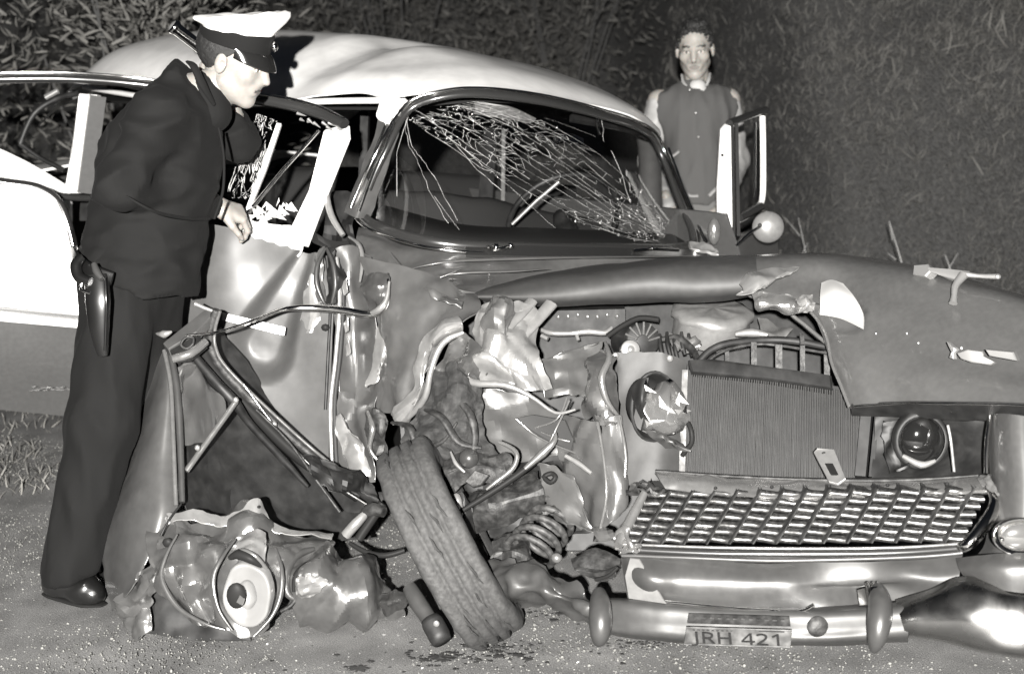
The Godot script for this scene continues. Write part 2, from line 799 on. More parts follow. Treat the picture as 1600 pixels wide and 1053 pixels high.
func make_materials():
	var grain := noise_tex(0.05, 4, 0.86, 1.0, 11)
	var scuff := noise_tex(0.02, 5, 0.25, 1.0, 12)
	var film := noise_tex(0.025, 6, 0.82, 1.0, 19)
	var fine := noise_tex(0.25, 3, 0.55, 1.0, 13)
	var cloth_n := noise_tex(0.4, 2, 0, 1, 14, 256, true, 2.0)
	var rough_n := noise_tex(0.06, 4, 0, 1, 15, 512, true, 3.0)
	M.white = mat(0.84, 0.38, 0.0, 0.5, 0.12)
	M.white.albedo_texture = noise_tex(0.02, 4, 0.88, 1.0, 16)
	tri(M.white, 0.9)
	M.paint = mat(0.072, 0.4, 0.0, 0.8, 0.12)
	M.paint.albedo_texture = grain
	tri(M.paint, 1.7)
	M.paint_dusty = mat(0.1, 0.4, 0.25, 0.5, 0.2)
	M.paint_dusty.albedo_texture = film
	M.paint_dusty.roughness_texture = film
	tri(M.paint_dusty, 1.2)
	M.pale = mat(0.36, 0.32, 0.55, 0.4, 0.2)
	M.pale.albedo_texture = film
	tri(M.pale, 2.4)
	M.inner = mat(0.036, 0.55, 0.2)
	M.inner.albedo_texture = scuff
	tri(M.inner, 1.6)
	M.inner_dark = mat(0.036, 0.6, 0.1)
	M.inner_dark.albedo_texture = scuff
	tri(M.inner_dark, 1.6)
	M.steel = mat(0.3, 0.38, 0.7)
	M.steel.albedo_texture = grain
	M.steel.roughness_texture = scuff
	tri(M.steel, 2.2)
	M.dirty = mat(0.1, 0.6, 0.4)
	M.dirty.albedo_texture = scuff
	M.dirty.normal_enabled = true
	M.dirty.normal_texture = rough_n
	M.dirty.normal_scale = 0.5
	tri(M.dirty, 3.0)
	M.chrome = mat(0.72, 0.16, 1.0)
	M.chrome.roughness_texture = noise_tex(0.015, 4, 0.5, 1.0, 17)
	tri(M.chrome, 2.0)
	M.dull_chrome = mat(0.075, 0.4, 0.4)
	M.dull_chrome.albedo_texture = film
	M.dull_chrome.roughness_texture = grain
	tri(M.dull_chrome, 1.8)
	M.black = mat(0.014, 0.5)
	M.trim_black = mat(0.02, 0.25, 0.0, 0.5, 0.15)
	M.tyre = mat(0.075, 0.85)
	M.tyre.albedo_texture = noise_tex(0.03, 6, 0.55, 1.0, 20)
	M.tyre.normal_enabled = true
	M.tyre.normal_texture = rough_n
	M.tyre.normal_scale = 0.4
	tri(M.tyre, 4.0)
	M.glass = StandardMaterial3D.new()
	M.glass.albedo_color = Color(0.05, 0.05, 0.05, 0.08)
	M.glass.transparency = BaseMaterial3D.TRANSPARENCY_ALPHA
	M.glass.roughness = 0.03
	M.crack = mat(0.4, 0.35, 0.0, 0.6, 0.1)
	M.seat = mat(0.035, 0.7)
	M.seat.albedo_texture = fine
	tri(M.seat, 6.0)
	M.cloth = mat(0.0105, 0.85)
	M.cloth.albedo_texture = fine
	M.cloth.normal_enabled = true
	M.cloth.normal_texture = cloth_n
	M.cloth.normal_scale = 0.4
	M.cloth.rim_enabled = true
	M.cloth.rim = 0.04
	tri(M.cloth, 9.0)
	M.cloth.metallic_specular = 0.28
	M.seat.metallic_specular = 0.2
	M.black.metallic_specular = 0.2
	M.leather = mat(0.006, 0.3, 0.0, 0.5, 0.2)
	M.skin = StandardMaterial3D.new()
	M.skin.vertex_color_use_as_albedo = true
	M.skin.roughness = 0.5
	M.skin.subsurf_scatter_enabled = true
	M.skin.subsurf_scatter_strength = 0.12
	M.hair = mat(0.018, 0.5)
	M.hair.normal_enabled = true
	M.hair.normal_texture = noise_tex(0.12, 3, 0, 1, 18, 256, true, 6.0)
	tri(M.hair, 12.0)
	M.grass = mat(1.0, 0.8)
	M.grass.vertex_color_use_as_albedo = true
	M.grass.backlight_enabled = true
	M.grass.backlight = Color(0.25, 0.25, 0.25)
	M.bark = mat(0.06, 0.9)


func hill_y(x: float, z: float) -> float:
	# the bank stands close at the right and draws back behind the car
	var z0 := lerpf(-11.6, -7.6, smoothstep(0.75, 1.9, x)) - 0.1 * maxf(-x, 0.0) + 0.12 * maxf(x - 1.9, 0.0)
	var run := maxf(0.0, z0 - z)
	var up := run * 1.25 if run < 6.0 else 7.5 + (run - 6.0) * 0.3
	var soft := minf(1.0, run / 0.8)
	return up * soft + soft * (0.22 * nz.get_noise_2d(x * 0.7, z * 0.7) + 0.07 * nz.get_noise_2d(x * 2.3, z * 2.3))


func ground_and_hill():
	# gravelly asphalt, one sheet out to the horizon
	var rows := []
	for j in 71:
		var z := 9.0 - 17.0 * j / 60.0 if j <= 60 else -8.0 - 9.0 * (j - 60)
		var row := PackedVector3Array()
		for i in 81:
			var u := (i - 40) / 40.0
			var x := 5.0 * u if absf(u) < 0.8 else signf(u) * (4.0 + (absf(u) - 0.8) * 280.0)
			row.append(Vector3(x, 0.012 * nz.get_noise_2d(x * 1.3, z * 1.3) * (1.0 if absf(x) < 4 else 0.0) - 0.003, z))
		rows.append(row)
	grid(rows, false, false, true)
	var m := mat(0.34, 0.9)
	m.albedo_texture = noise_tex(0.3, 3, 0.4, 1.0, 21, 1024)
	m.detail_enabled = true
	m.detail_blend_mode = BaseMaterial3D.BLEND_MODE_MUL
	m.detail_albedo = noise_tex(0.012, 5, 0.7, 1.0, 22, 512)
	m.normal_enabled = true
	m.normal_texture = noise_tex(0.2, 4, 0, 1, 23, 1024, true, 6.0)
	m.normal_scale = 0.25
	tri(m, 0.75)
	var o := part("ground", m)
	o.set_meta("kind", "structure")
	# the bank behind
	rows = []
	for j in 80:
		var z := -6.6 - 0.16 * j if j < 60 else -16.2 - 1.6 * (j - 60)
		var row := PackedVector3Array()
		for i in 121:
			var u := (i - 60) / 60.0
			var x := 6.0 * u if absf(u) < 0.8 else signf(u) * (4.8 + (absf(u) - 0.8) * 200.0)
			row.append(Vector3(x, hill_y(x, z) - 0.02, z))
		rows.append(row)
	grid(rows)
	var hm := mat(0.09, 0.95)
	hm.albedo_texture = noise_tex(0.08, 5, 0.5, 1.0, 24, 512)
	hm.normal_enabled = true
	hm.normal_texture = noise_tex(0.15, 4, 0, 1, 25, 512, true, 8.0)
	tri(hm, 0.8)
	o = part("hillside", hm)
	o.set_meta("kind", "structure")


func leaf_mesh(length: float, width: float, bend: float) -> ArrayMesh:
	var l := []
	var r := []
	for k in 4:
		var t := k / 3.0
		var w := width * (0.35 + 1.3 * t) * (1.0 - t) * 1.6 + 0.0004
		var p := Vector3(0, length * t * (1.0 - 0.25 * bend * t), length * bend * t * t * 0.8)
		l.append(p + Vector3(-w, 0, 0))
		r.append(p + Vector3(w, 0, 0))
	grid([l, r])
	var a := []
	a.resize(Mesh.ARRAY_MAX)
	a[Mesh.ARRAY_VERTEX] = V_
	a[Mesh.ARRAY_NORMAL] = N_
	a[Mesh.ARRAY_INDEX] = I_
	var me := ArrayMesh.new()
	me.add_surface_from_arrays(Mesh.PRIMITIVE_TRIANGLES, a)
	V_ = PackedVector3Array()
	N_ = PackedVector3Array()
	U_ = PackedVector2Array()
	I_ = PackedInt32Array()
	return me


func scatter(called: String, me: Mesh, m: Material, places: Array, tints: PackedColorArray, under: Node = self) -> MultiMeshInstance3D:
	var mm := MultiMesh.new()
	mm.transform_format = MultiMesh.TRANSFORM_3D
	mm.use_colors = true
	mm.mesh = me
	mm.instance_count = places.size()
	for i in places.size():
		mm.set_instance_transform(i, places[i])
		mm.set_instance_color(i, tints[i])
	var o := MultiMeshInstance3D.new()
	o.name = numbered(called, under)
	o.multimesh = mm
	o.material_override = m
	o.set_meta("kind", "stuff")
	under.add_child(o, true)
	if under is Node3D and under != self:
		o.position = -(under as Node3D).position
	return o


func lean(normal: Vector3, tilt: float, size: float) -> Basis:
	var d := (normal + Vector3(rng.randf_range(-1, 1), rng.randf_range(-0.4, 0.8), rng.randf_range(-1, 1)) * tilt).normalized()
	var b := Basis(Quaternion(Vector3.UP, d)) * Basis(Vector3.UP, rng.randf() * TAU)
	return b.scaled(Vector3.ONE * size)


func undergrowth():
	var blade := leaf_mesh(0.07, 0.002, 0.7)
	var spots := []
	var tint := PackedColorArray()
	for i in 230000:
		var x := rng.randf_range(-4.2, 4.6)
		var z := rng.randf_range(-7.3, -11.5) if x > 0.7 else rng.randf_range(-11.0, -15.0)
		if i > 215000:
			x = rng.randf_range(-12.0, 12.0)
		var y := hill_y(x, z)
		if y < 0.03 and rng.randf() < 0.8:
			continue
		var patch := nz.get_noise_3d(x * 0.9, y * 0.9, z * 0.5)
		var n := Vector3(0, 0.55, 0.65)
		var clump := nz.get_noise_3d(x * 2.6, y * 2.6, z)
		if clump < -0.45 and rng.randf() < 0.7:
			continue
		spots.append(Transform3D(lean(n, 0.75, rng.randf_range(0.45, 1.1) * (2.2 if clump > 0.5 and rng.randf() < 0.35 else 1.0)), Vector3(x, y - 0.01, z)))
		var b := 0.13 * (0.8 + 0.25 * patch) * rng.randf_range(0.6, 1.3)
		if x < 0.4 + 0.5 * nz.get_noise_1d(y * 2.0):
			b *= 0.75  # left grass tinted darker: shade of the background put into its colour
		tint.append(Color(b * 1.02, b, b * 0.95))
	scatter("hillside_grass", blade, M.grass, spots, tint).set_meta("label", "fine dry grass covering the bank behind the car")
	# short grass at the road edge, left
	var tuft := leaf_mesh(0.07, 0.003, 0.5)
	spots = []
	tint = PackedColorArray()
	for i in 9000:
		var x := rng.randf_range(-4.5, -0.9)
		var z := rng.randf_range(-4.75, -7.6)
		var edge := nz.get_noise_2d(x * 1.7, z * 1.7)
		if z > -5.0 + 0.35 * edge or edge < -0.45:
			continue
		spots.append(Transform3D(lean(Vector3.UP, 0.9, rng.randf_range(0.4, 1.1)), Vector3(x, -0.005, z)))
		var b := rng.randf_range(0.05, 0.2)
		tint.append(Color(b * 1.02, b, b * 0.95))
	scatter("verge_grass", tuft, M.grass, spots, tint).set_meta("label", "short dry grass along the edge of the gravel")
	# loose grit on the road
	var grit := SphereMesh.new()
	grit.radius = 0.006
	grit.height = 0.008
	grit.radial_segments = 6
	grit.rings = 3
	spots = []
	tint = PackedColorArray()
	for i in 60000:
		var x := rng.randf_range(-2.2, 2.2)
		var z := rng.randf_range(-3.2, -6.0)
		spots.append(Transform3D(Basis.from_euler(Vector3(rng.randf() * 6, rng.randf() * 6, 0)).scaled(Vector3.ONE * rng.randf_range(0.12, 0.55) * (1.0 if rng.randf() < 0.93 else 1.8)), Vector3(x, 0.0, z)))
		var b := rng.randf_range(0.03, 0.2)
		tint.append(Color(b, b, b * 0.96))
	var gm := mat(1.0, 0.9)
	gm.vertex_color_use_as_albedo = true
	scatter("gravel", grit, gm, spots, tint).set_meta("label", "loose grit lying on the asphalt")
	# shrubs
	shrub(Vector3(-1.95, 0, -8.1), 1.0, 2.3, 5200, 0.095, 0.13, "bright leafy shrub with long narrow leaves behind the rear of the car")
	shrub(Vector3(-3.2, 0, -7.7), 0.9, 2.0, 3200, 0.09, 0.13, "leafy shrub at the left edge seen through the rear door window")
	shrub(Vector3(-0.9, 0.5, -12.4), 1.3, 2.2, 5200, 0.08, 0.11, "dense bush behind the white roof beside the officer's cap")
	shrub(Vector3(0.45, 0.6, -12.2), 1.1, 2.0, 4600, 0.08, 0.11, "dense bush on the bank to the left of the young man")
	# dry stalks
	for q in [[v(2.003,0.473,-7.11), v(1.873,0.721,-7.264), 0.006, "tall pale dry stalk rising behind the hood ornament"], [v(1.528,0.551,-7.33), v(1.461,0.712,-7.466), 0.004, "thin dry stalk right of the round door mirror"], [v(2.254,0.489,-7.113), v(2.152,0.556,-7.229), 0.006, "short pale stalk leaning beyond the ornament wing"]]:
		var base: Vector3 = q[0]
		base.y = hill_y(base.x, base.z)
		var t := thing("weed_stalk", q[3], "weed", base, "dry weeds beyond the hood")
		tube([base, (base + q[1]) * 0.5 + Vector3(0.03, 0.02, 0), q[1]], [q[2], q[2] * 0.8, q[2] * 0.3], 6, 4)
		part("stem", mat(0.3, 0.9), t)
		for k in 5:
			var w: Vector3 = base.lerp(q[1], 0.35 + 0.13 * k)
			tube([w, w + Vector3(rng.randf_range(-0.08, 0.08), rng.randf_range(0.03, 0.1), rng.randf_range(-0.04, 0.04))], [q[2] * 0.5, 0.001], 5)
			part("side_stem", mat(0.26, 0.9), t)


func shrub(at: Vector3, wide: float, tall: float, count: int, size: float, tone: float, label: String):
	at.y = hill_y(at.x, at.z)
	var t := thing("shrub", label, "shrub", at, "shrubs on the bank behind the car")
	for k in 9:
		var a := rng.randf() * TAU
		var top := at + Vector3(cos(a) * wide * 0.6, tall * rng.randf_range(0.6, 0.95), sin(a) * wide * 0.5)
		tube([at, at.lerp(top, 0.5) + Vector3(rng.randf_range(-0.1, 0.1), 0.1, 0), top], [0.014, 0.01, 0.004], 6, 4)
		part("stem", M.bark, t)
	var leaf := leaf_mesh(size, size * 0.09, 0.6)
	var spots := []
	var tint := PackedColorArray()
	var clumps := []
	for k in 46:
		clumps.append(at + Vector3(rng.randfn() * wide * 0.42, tall * (0.15 + 0.8 * rng.randf()), rng.randfn() * wide * 0.34))
	for i in count:
		var c: Vector3 = clumps[rng.randi() % clumps.size()]
		var d := Vector3(rng.randfn(), rng.randfn() * 0.8, rng.randfn()) * 0.11 * (0.6 + wide)
		spots.append(Transform3D(lean(Vector3(d.x, 0.08, d.z + 0.04).normalized(), 0.6, rng.randf_range(0.55, 1.2)), c + d))
		var b := tone * rng.randf_range(0.45, 1.15)
		tint.append(Color(b * 1.02, b, b * 0.95))
	scatter("foliage", leaf, M.grass, spots, tint, t)


func more_materials():
	M.core_metal = mat(0.045, 0.5, 0.4)
	M.lens = mat(0.3, 0.14, 0.75, 0.8, 0.05)
	M.lamp_glass = mat(0.008, 0.08, 0.0, 1.0, 0.04)
	M.grille_metal = mat(0.19, 0.34, 0.75)
	M.grille_metal.albedo_texture = noise_tex(0.05, 4, 0.35, 1.0, 31)
	tri(M.grille_metal, 2.6)
	M.plate = mat(0.2, 0.5)
	M.plate.albedo_texture = M.dirty.albedo_texture
	tri(M.plate, 2.0)
	M.ink = mat(0.008, 0.5)
	M.denim = mat(0.1, 0.9)
	M.wool = mat(0.13, 0.9)
	M.wool.albedo_texture = M.cloth.albedo_texture
	M.wool.normal_enabled = true
	M.wool.normal_texture = M.cloth.normal_texture
	M.wool.normal_scale = 0.4
	tri(M.wool, 9.0)
	M.wool.metallic_specular = 0.15
	M.sleeve = mat(0.28, 0.5)
	M.shirt = mat(0.4, 0.8)
	M.light_trim = mat(0.26, 0.8)
	M.visor = mat(0.01, 0.12, 0.0, 0.8, 0.06)
	M.cap_white = mat(0.82, 0.6)
	M.mud = mat(0.06, 0.9)
	M.mud.albedo_texture = M.dirty.albedo_texture
	M.mud.normal_enabled = true
	M.mud.normal_texture = M.dirty.normal_texture
	tri(M.mud, 3.0)


func wreck_materials():
	M.fender_skin = mat(0.12, 0.4, 0.4, 0.9, 0.2)
	M.fender_skin.albedo_texture = M.paint_dusty.albedo_texture
	tri(M.fender_skin, 1.6)
	M.crumple = mat(0.13, 0.28, 0.5, 0.7, 0.12)
	M.crumple.albedo_texture = M.paint_dusty.albedo_texture
	tri(M.crumple, 2.2)
	M.crumple_dark = mat(0.06, 0.3, 0.4, 0.6, 0.12)
	M.crumple_dark.albedo_texture = M.paint_dusty.albedo_texture
	tri(M.crumple_dark, 2.2)
	M.spring = mat(0.14, 0.6, 0.3)
	M.spring.albedo_texture = M.dirty.albedo_texture
	tri(M.spring, 4.0)
	M.oil = mat(0.03, 0.5)
	M.matte = mat(0.05, 0.6, 0.1)
	M.matte.albedo_texture = M.paint_dusty.albedo_texture
	tri(M.matte, 2.0)
	M.near_black = mat(0.02, 0.7)  # near-black for a painted dark hole and a seam line
	M.door = mat(0.072, 0.55, 0.0, 0.25, 0.3)
	M.door.albedo_texture = M.paint_dusty.albedo_texture
	tri(M.door, 1.2)
	M.enamel = mat(0.17, 0.3, 0.1, 0.8, 0.08)
	M.wing_chrome = mat(0.32, 0.36, 1.0)
	M.wing_chrome.roughness_texture = M.chrome.roughness_texture
	tri(M.wing_chrome, 2.0)
	M.bright = mat(0.4, 0.3, 0.7, 0.5, 0.1)
	M.glint_paint = mat(0.26, 0.45, 0.1, 0.4, 0.15)  # pale tone for the glint painted on the hood


# ---------------------------------------------------------------- the car: body, glass, doors

func car_body():
	# white roof, buckled along one crease
	var crease := func(p: Vector3, _u: float, _w: float) -> float:
		var a: Vector3 = v(-0.421,1.612,-5.672)
		var b: Vector3 = v(-0.77,1.458,-5.313)
		var ab := b - a
		var t := clampf((p - a).dot(ab) / ab.length_squared(), 0.0, 1.0)
		var d := (p - (a + ab * t)).length()
		return 0.05 * maxf(0.0, 1.0 - d / 0.2) * (1.0 - 0.45 * t)
	shell([[v(-0.425,1.423,-4.897), v(-0.316,1.442,-4.901), v(-0.085,1.452,-4.964), v(0.177,1.413,-5.161), v(0.434,1.335,-5.451), v(0.573,1.241,-5.717)],
		[v(-0.518,1.439,-5.023), v(-0.415,1.5,-5.097), v(-0.134,1.523,-5.224), v(0.14,1.477,-5.439), v(0.414,1.383,-5.665), v(0.56,1.279,-5.899)],
		[v(-0.837,1.407,-5.261), v(-0.749,1.501,-5.383), v(-0.466,1.613,-5.611), v(-0.151,1.551,-5.905), v(0.157,1.476,-6.093), v(0.374,1.352,-6.22)],
		[v(-1.266,1.397,-5.668), v(-1.2,1.542,-5.852), v(-0.939,1.635,-6.126), v(-0.63,1.596,-6.425), v(-0.311,1.512,-6.611), v(-0.057,1.369,-6.684)],
		[v(-1.806,1.423,-6.286), v(-1.712,1.558,-6.468), v(-1.452,1.628,-6.687), v(-1.153,1.586,-6.934), v(-0.852,1.504,-7.121), v(-0.587,1.336,-7.188)],
		[v(-2.091,1.235,-6.554), v(-2.01,1.336,-6.779), v(-1.74,1.439,-7.005), v(-1.42,1.426,-7.207), v(-1.111,1.358,-7.397), v(-0.837,1.197,-7.465)]], {s = 12, lin = 0.1, amp = 0.006, f = 1.1, t = 0.006, bump = crease})
	var roof := part("roof", M.white, car)
	tube([v(-0.412,1.422,-4.887), v(-0.606,1.413,-5.038), v(-0.832,1.397,-5.229), v(-1.108,1.387,-5.482), v(-1.425,1.391,-5.82), v(-1.797,1.414,-6.254)], 0.011, 8, 4)
	part("drip_rail", M.white, roof)
	# front posts
	shell([[v(-0.431,1.431,-4.919), v(-0.395,1.436,-4.89), v(-0.35,1.398,-4.902)],
		[v(-0.448,1.331,-4.898), v(-0.406,1.325,-4.846), v(-0.375,1.308,-4.873)],
		[v(-0.502,1.188,-4.858), v(-0.463,1.182,-4.806), v(-0.429,1.158,-4.842)],
		[v(-0.551,1.061,-4.821), v(-0.507,1.052,-4.758), v(-0.466,1.042,-4.807)]], {s = 5, amp = 0.006, f = 9.0, t = 0.01})
	var post := part("windshield_post", M.paint_dusty, car)
	tube([v(-0.383,1.356,-4.832), v(-0.416,1.272,-4.804), v(-0.456,1.185,-4.776), v(-0.497,1.075,-4.743)], 0.005, 8, 4)
	part("trim_strip", M.chrome, post)
	tube([v(-0.41,1.355,-4.852), v(-0.438,1.284,-4.827), v(-0.483,1.183,-4.796), v(-0.527,1.081,-4.775)], 0.004, 8, 4)
	part("trim_strip", M.chrome, post)
	shell([[v(-0.424,1.444,-4.891), v(-0.386,1.438,-4.859), v(-0.335,1.42,-4.876)],
		[v(-0.442,1.399,-4.892), v(-0.396,1.385,-4.838), v(-0.352,1.392,-4.87)],
		[v(-0.438,1.362,-4.884), v(-0.405,1.344,-4.84), v(-0.378,1.354,-4.872)]], {s = 5, ridge = 0.012, rf = 14.0, t = 0.01, rag = 0.008})
	part("crumpled_corner", M.white, post)
	shell([[v(0.536,1.267,-5.702), v(0.564,1.252,-5.679), v(0.598,1.2,-5.709)],
		[v(0.599,1.092,-5.604), v(0.621,1.071,-5.579), v(0.645,1.062,-5.618)],
		[v(0.66,0.962,-5.475), v(0.686,0.941,-5.45), v(0.71,0.931,-5.489)],
		[v(0.687,0.875,-5.406), v(0.707,0.868,-5.374), v(0.741,0.862,-5.413)]], {s = 4, t = 0.01})
	post = part("windshield_post", M.paint, car)
	tube([v(0.594,1.207,-5.628), v(0.641,1.075,-5.539), v(0.688,0.955,-5.433), v(0.716,0.884,-5.377)], 0.008, 8, 4)
	part("trim_strip", M.chrome, post)
	# rubber and bright trim round the glass
	ring(spline([v(-0.344,1.391,-4.88), v(-0.231,1.437,-4.879), v(-0.085,1.443,-4.922), v(0.13,1.407,-5.057), v(0.367,1.336,-5.318), v(0.509,1.269,-5.56), v(0.57,1.178,-5.622), v(0.625,1.029,-5.52), v(0.667,0.911,-5.403), v(0.629,0.874,-5.314), v(0.349,0.919,-4.976), v(0.083,0.954,-4.738), v(-0.203,0.981,-4.641), v(-0.392,1.013,-4.709), v(-0.491,1.05,-4.809), v(-0.478,1.129,-4.815), v(-0.417,1.264,-4.823)], 6, 0.0, true), 0.019, 10, 0.7)
	var surround := part("windshield_frame", M.trim_black, car)
	ring(spline([v(-0.351,1.408,-4.863), v(-0.23,1.453,-4.873), v(-0.085,1.46,-4.925), v(0.13,1.427,-5.061), v(0.376,1.353,-5.332), v(0.537,1.276,-5.602), v(0.591,1.176,-5.642), v(0.65,1.028,-5.53), v(0.693,0.895,-5.4), v(0.641,0.855,-5.289), v(0.348,0.903,-4.952), v(0.083,0.94,-4.704), v(-0.202,0.967,-4.608), v(-0.397,1.001,-4.676), v(-0.51,1.046,-4.788), v(-0.497,1.135,-4.796), v(-0.432,1.276,-4.805)], 6, 0.0, true), 0.0055, 8)
	part("bright_trim", M.chrome, surround)
	# glass and its cracks
	var pane := refine(windshield_net(), 8, 6)
	grid(pane)
	part("windshield", M.glass, car)
	var lines := [[Vector2(-0.022, 0.049), Vector2(0.078, 0.345), Vector2(0.119, 0.451), Vector2(0.180, 0.651), Vector2(0.269, 0.848)], [Vector2(-0.001, 0.080), Vector2(0.091, 0.355), Vector2(0.138, 0.457), Vector2(0.197, 0.602), Vector2(0.290, 0.823)], [Vector2(0.025, -0.008), Vector2(0.128, 0.170), Vector2(0.191, 0.299), Vector2(0.300, 0.506), Vector2(0.383, 0.625)],
		[Vector2(0.006, -0.042), Vector2(0.149, 0.141), Vector2(0.281, 0.232), Vector2(0.405, 0.304), Vector2(0.500, 0.380), Vector2(0.590, 0.489), Vector2(0.652, 0.628), Vector2(0.730, 0.771), Vector2(0.807, 0.842)], [Vector2(0.033, 0.041), Vector2(0.181, 0.209), Vector2(0.309, 0.292), Vector2(0.430, 0.350), Vector2(0.523, 0.449), Vector2(0.593, 0.547), Vector2(0.627, 0.729)],
		[Vector2(0.149, -0.062), Vector2(0.321, 0.100), Vector2(0.450, 0.198), Vector2(0.570, 0.346), Vector2(0.659, 0.454), Vector2(0.761, 0.613), Vector2(0.819, 0.815)], [Vector2(0.204, -0.048), Vector2(0.349, 0.145), Vector2(0.475, 0.236), Vector2(0.592, 0.381), Vector2(0.701, 0.521), Vector2(0.779, 0.714)], [Vector2(0.297, -0.059), Vector2(0.422, 0.084), Vector2(0.499, 0.190), Vector2(0.617, 0.338), Vector2(0.723, 0.517), Vector2(0.779, 0.662), Vector2(0.829, 0.825)],
		[Vector2(0.405, 0.328), Vector2(0.545, 0.543), Vector2(0.625, 0.803)], [Vector2(0.191, 0.299), Vector2(0.345, 0.516), Vector2(0.437, 0.652), Vector2(0.543, 0.832)], [Vector2(0.206, 0.694), Vector2(0.302, 0.883)], [Vector2(0.009, 0.050), Vector2(0.046, 0.409), Vector2(0.101, 0.739)], [Vector2(0.604, 0.487), Vector2(0.665, 0.577), Vector2(0.677, 0.800)], [Vector2(0.727, 0.262), Vector2(0.762, 0.432), Vector2(0.778, 0.610)],
		[Vector2(0.698, -0.072), Vector2(0.699, 0.119), Vector2(0.699, 0.209)], [Vector2(0.052, -0.004), Vector2(0.226, 0.162), Vector2(0.378, 0.247), Vector2(0.500, 0.328)], [Vector2(0.616, 0.363), Vector2(0.677, 0.300), Vector2(0.695, 0.422), Vector2(0.652, 0.628)], [Vector2(0.717, 0.630), Vector2(0.750, 0.718), Vector2(0.747, 0.831), Vector2(0.714, 0.863)], [Vector2(0.686, 0.363), Vector2(0.731, 0.567), Vector2(0.770, 0.793)], [Vector2(0.498, 0.119), Vector2(0.598, 0.156), Vector2(0.671, 0.187)]]
	for k in lines.size():
		if k in [0, 1, 2, 9, 10, 11, 13, 14, 19]:
			crack(pane, lines[k], rng.randf_range(0.0005, 0.0008), 0.016)
	part("main_cracks", M.crack, car, "stuff")
	# fans of long cracks from the upper corner, tied together by short ones
	var fan := []
	for k in 15:
		var u := k / 14.0
		var q0 := Vector2(0.02 + 0.24 * u, 0.02 + 0.08 * (1.0 - u))
		var q3 := Vector2(0.84 + 0.07 * u + rng.randfn() * 0.012, 0.96 - 0.2 * u)
		var sag := Vector2(-0.02 + 0.12 * u, -0.02 - 0.16 * u + 0.1)
		var l := []
		for i in 9:
			var t := i / 8.0
			l.append(q0.lerp(q3, t) + sag * sin(PI * t) + Vector2(rng.randfn() * 0.003, rng.randfn() * 0.007))
		var stop := 9 if rng.randf() < 0.5 else rng.randi_range(5, 8)
		for i in range(0, stop - 1):
			if rng.randf() < 0.86:
				crack(pane, [l[i], along(l, (i + 0.5) / 8.0), l[i + 1]], rng.randf_range(0.0003, 0.0009), 0.01)
		fan.append(l)
	for k in 620:
		var i := rng.randi() % 14
		var t := rng.randf()
		if t > 0.45 and t < 0.7 and rng.randf() < 0.75:
			continue
		var a := along(fan[i], t)
		var b := along(fan[i + 1], clampf(t + rng.randfn() * 0.035, 0, 1))
		if rng.randf() < 0.4:
			b = a.lerp(b, rng.randf_range(0.3, 0.8))
		crack(pane, [a, a.lerp(b, 0.5) + Vector2(rng.randfn(), rng.randfn()) * 0.005, b], rng.randf_range(0.0003, 0.0007), 0.01)
	for k in 90:
		var t := rng.randf_range(0.0, 0.38) if rng.randf() < 0.5 else rng.randf_range(0.72, 1.0)
		var c := along(fan[rng.randi() % 15], t) + Vector2(rng.randfn(), rng.randfn()) * 0.01
		var p := on_pane(pane, c)
		var w := rng.randf_range(0.001, 0.0045)
		slab([p, p + Vector3(w, rng.randf_range(-w, w), 0), p + Vector3(rng.randf_range(-w, w), w * 1.4, 0)], 0.001)
	part("crack_web", M.crack, car, "stuff")
	interior()
	front_door()
	rear_door()
	drivers_door()
	# body behind, the far side and the tail
	shell([[v(0.78, 1.0, -5.3), v(0.1, 0.98, -6.1), v(-0.6, 0.97, -6.85), v(-1.3, 0.94, -7.45)], [v(0.86, 0.7, -5.3), v(0.17, 0.7, -6.12), v(-0.55, 0.7, -6.9), v(-1.28, 0.7, -7.55)], [v(0.8, 0.28, -5.3), v(0.1, 0.28, -6.1), v(-0.6, 0.28, -6.85), v(-1.3, 0.3, -7.5)]], {s = 4, t = 0.01})
	part("far_side_panel", M.paint, car)
	shell([[v(-1.3, 0.98, -7.45), v(-1.9, 1.02, -7.1), v(-2.5, 0.98, -6.6)], [v(-1.05, 1.05, -7.1), v(-1.65, 1.1, -6.75), v(-2.3, 1.04, -6.2)], [v(-0.8, 1.06, -6.9), v(-1.4, 1.14, -6.45), v(-2.05, 1.06, -5.95)]], {s = 5, t = 0.01})
	part("rear_deck", M.white, car)
	shell([[v(-1.3, 0.96, -7.45), v(-1.9, 1.0, -7.15), v(-2.5, 0.96, -6.6)], [v(-1.4, 0.6, -7.6), v(-2.0, 0.6, -7.3), v(-2.6, 0.6, -6.75)], [v(-1.3, 0.3, -7.5), v(-1.9, 0.3, -7.2), v(-2.5, 0.3, -6.65)]], {s = 4, t = 0.01})
	part("tail_panel", M.paint, car)
	slab([v(-0.55, 0.26, -4.75), v(0.85, 0.26, -5.2), v(-1.25, 0.26, -7.4), v(-2.3, 0.26, -6.3)], 0.03, Vector3.DOWN)
	part("floor_pan", M.black, car)


func along(l: Array, t: float) -> Vector2:
	var x: float = clampf(t, 0.0, 0.999) * (l.size() - 1)
	return (l[int(x)] as Vector2).lerp(l[int(x) + 1], x - int(x))


func windshield_net() -> Array:
	return [[v(-0.338,1.389,-4.91), v(-0.127,1.422,-4.938), v(0.109,1.394,-5.075), v(0.369,1.321,-5.346), v(0.539,1.237,-5.614)],
		[v(-0.425,1.219,-4.855), v(-0.167,1.21,-4.801), v(0.107,1.177,-4.927), v(0.383,1.112,-5.179), v(0.613,1.052,-5.525)],
		[v(-0.482,1.052,-4.84), v(-0.246,0.993,-4.674), v(0.084,0.958,-4.769), v(0.398,0.915,-5.036), v(0.677,0.862,-5.413)]]


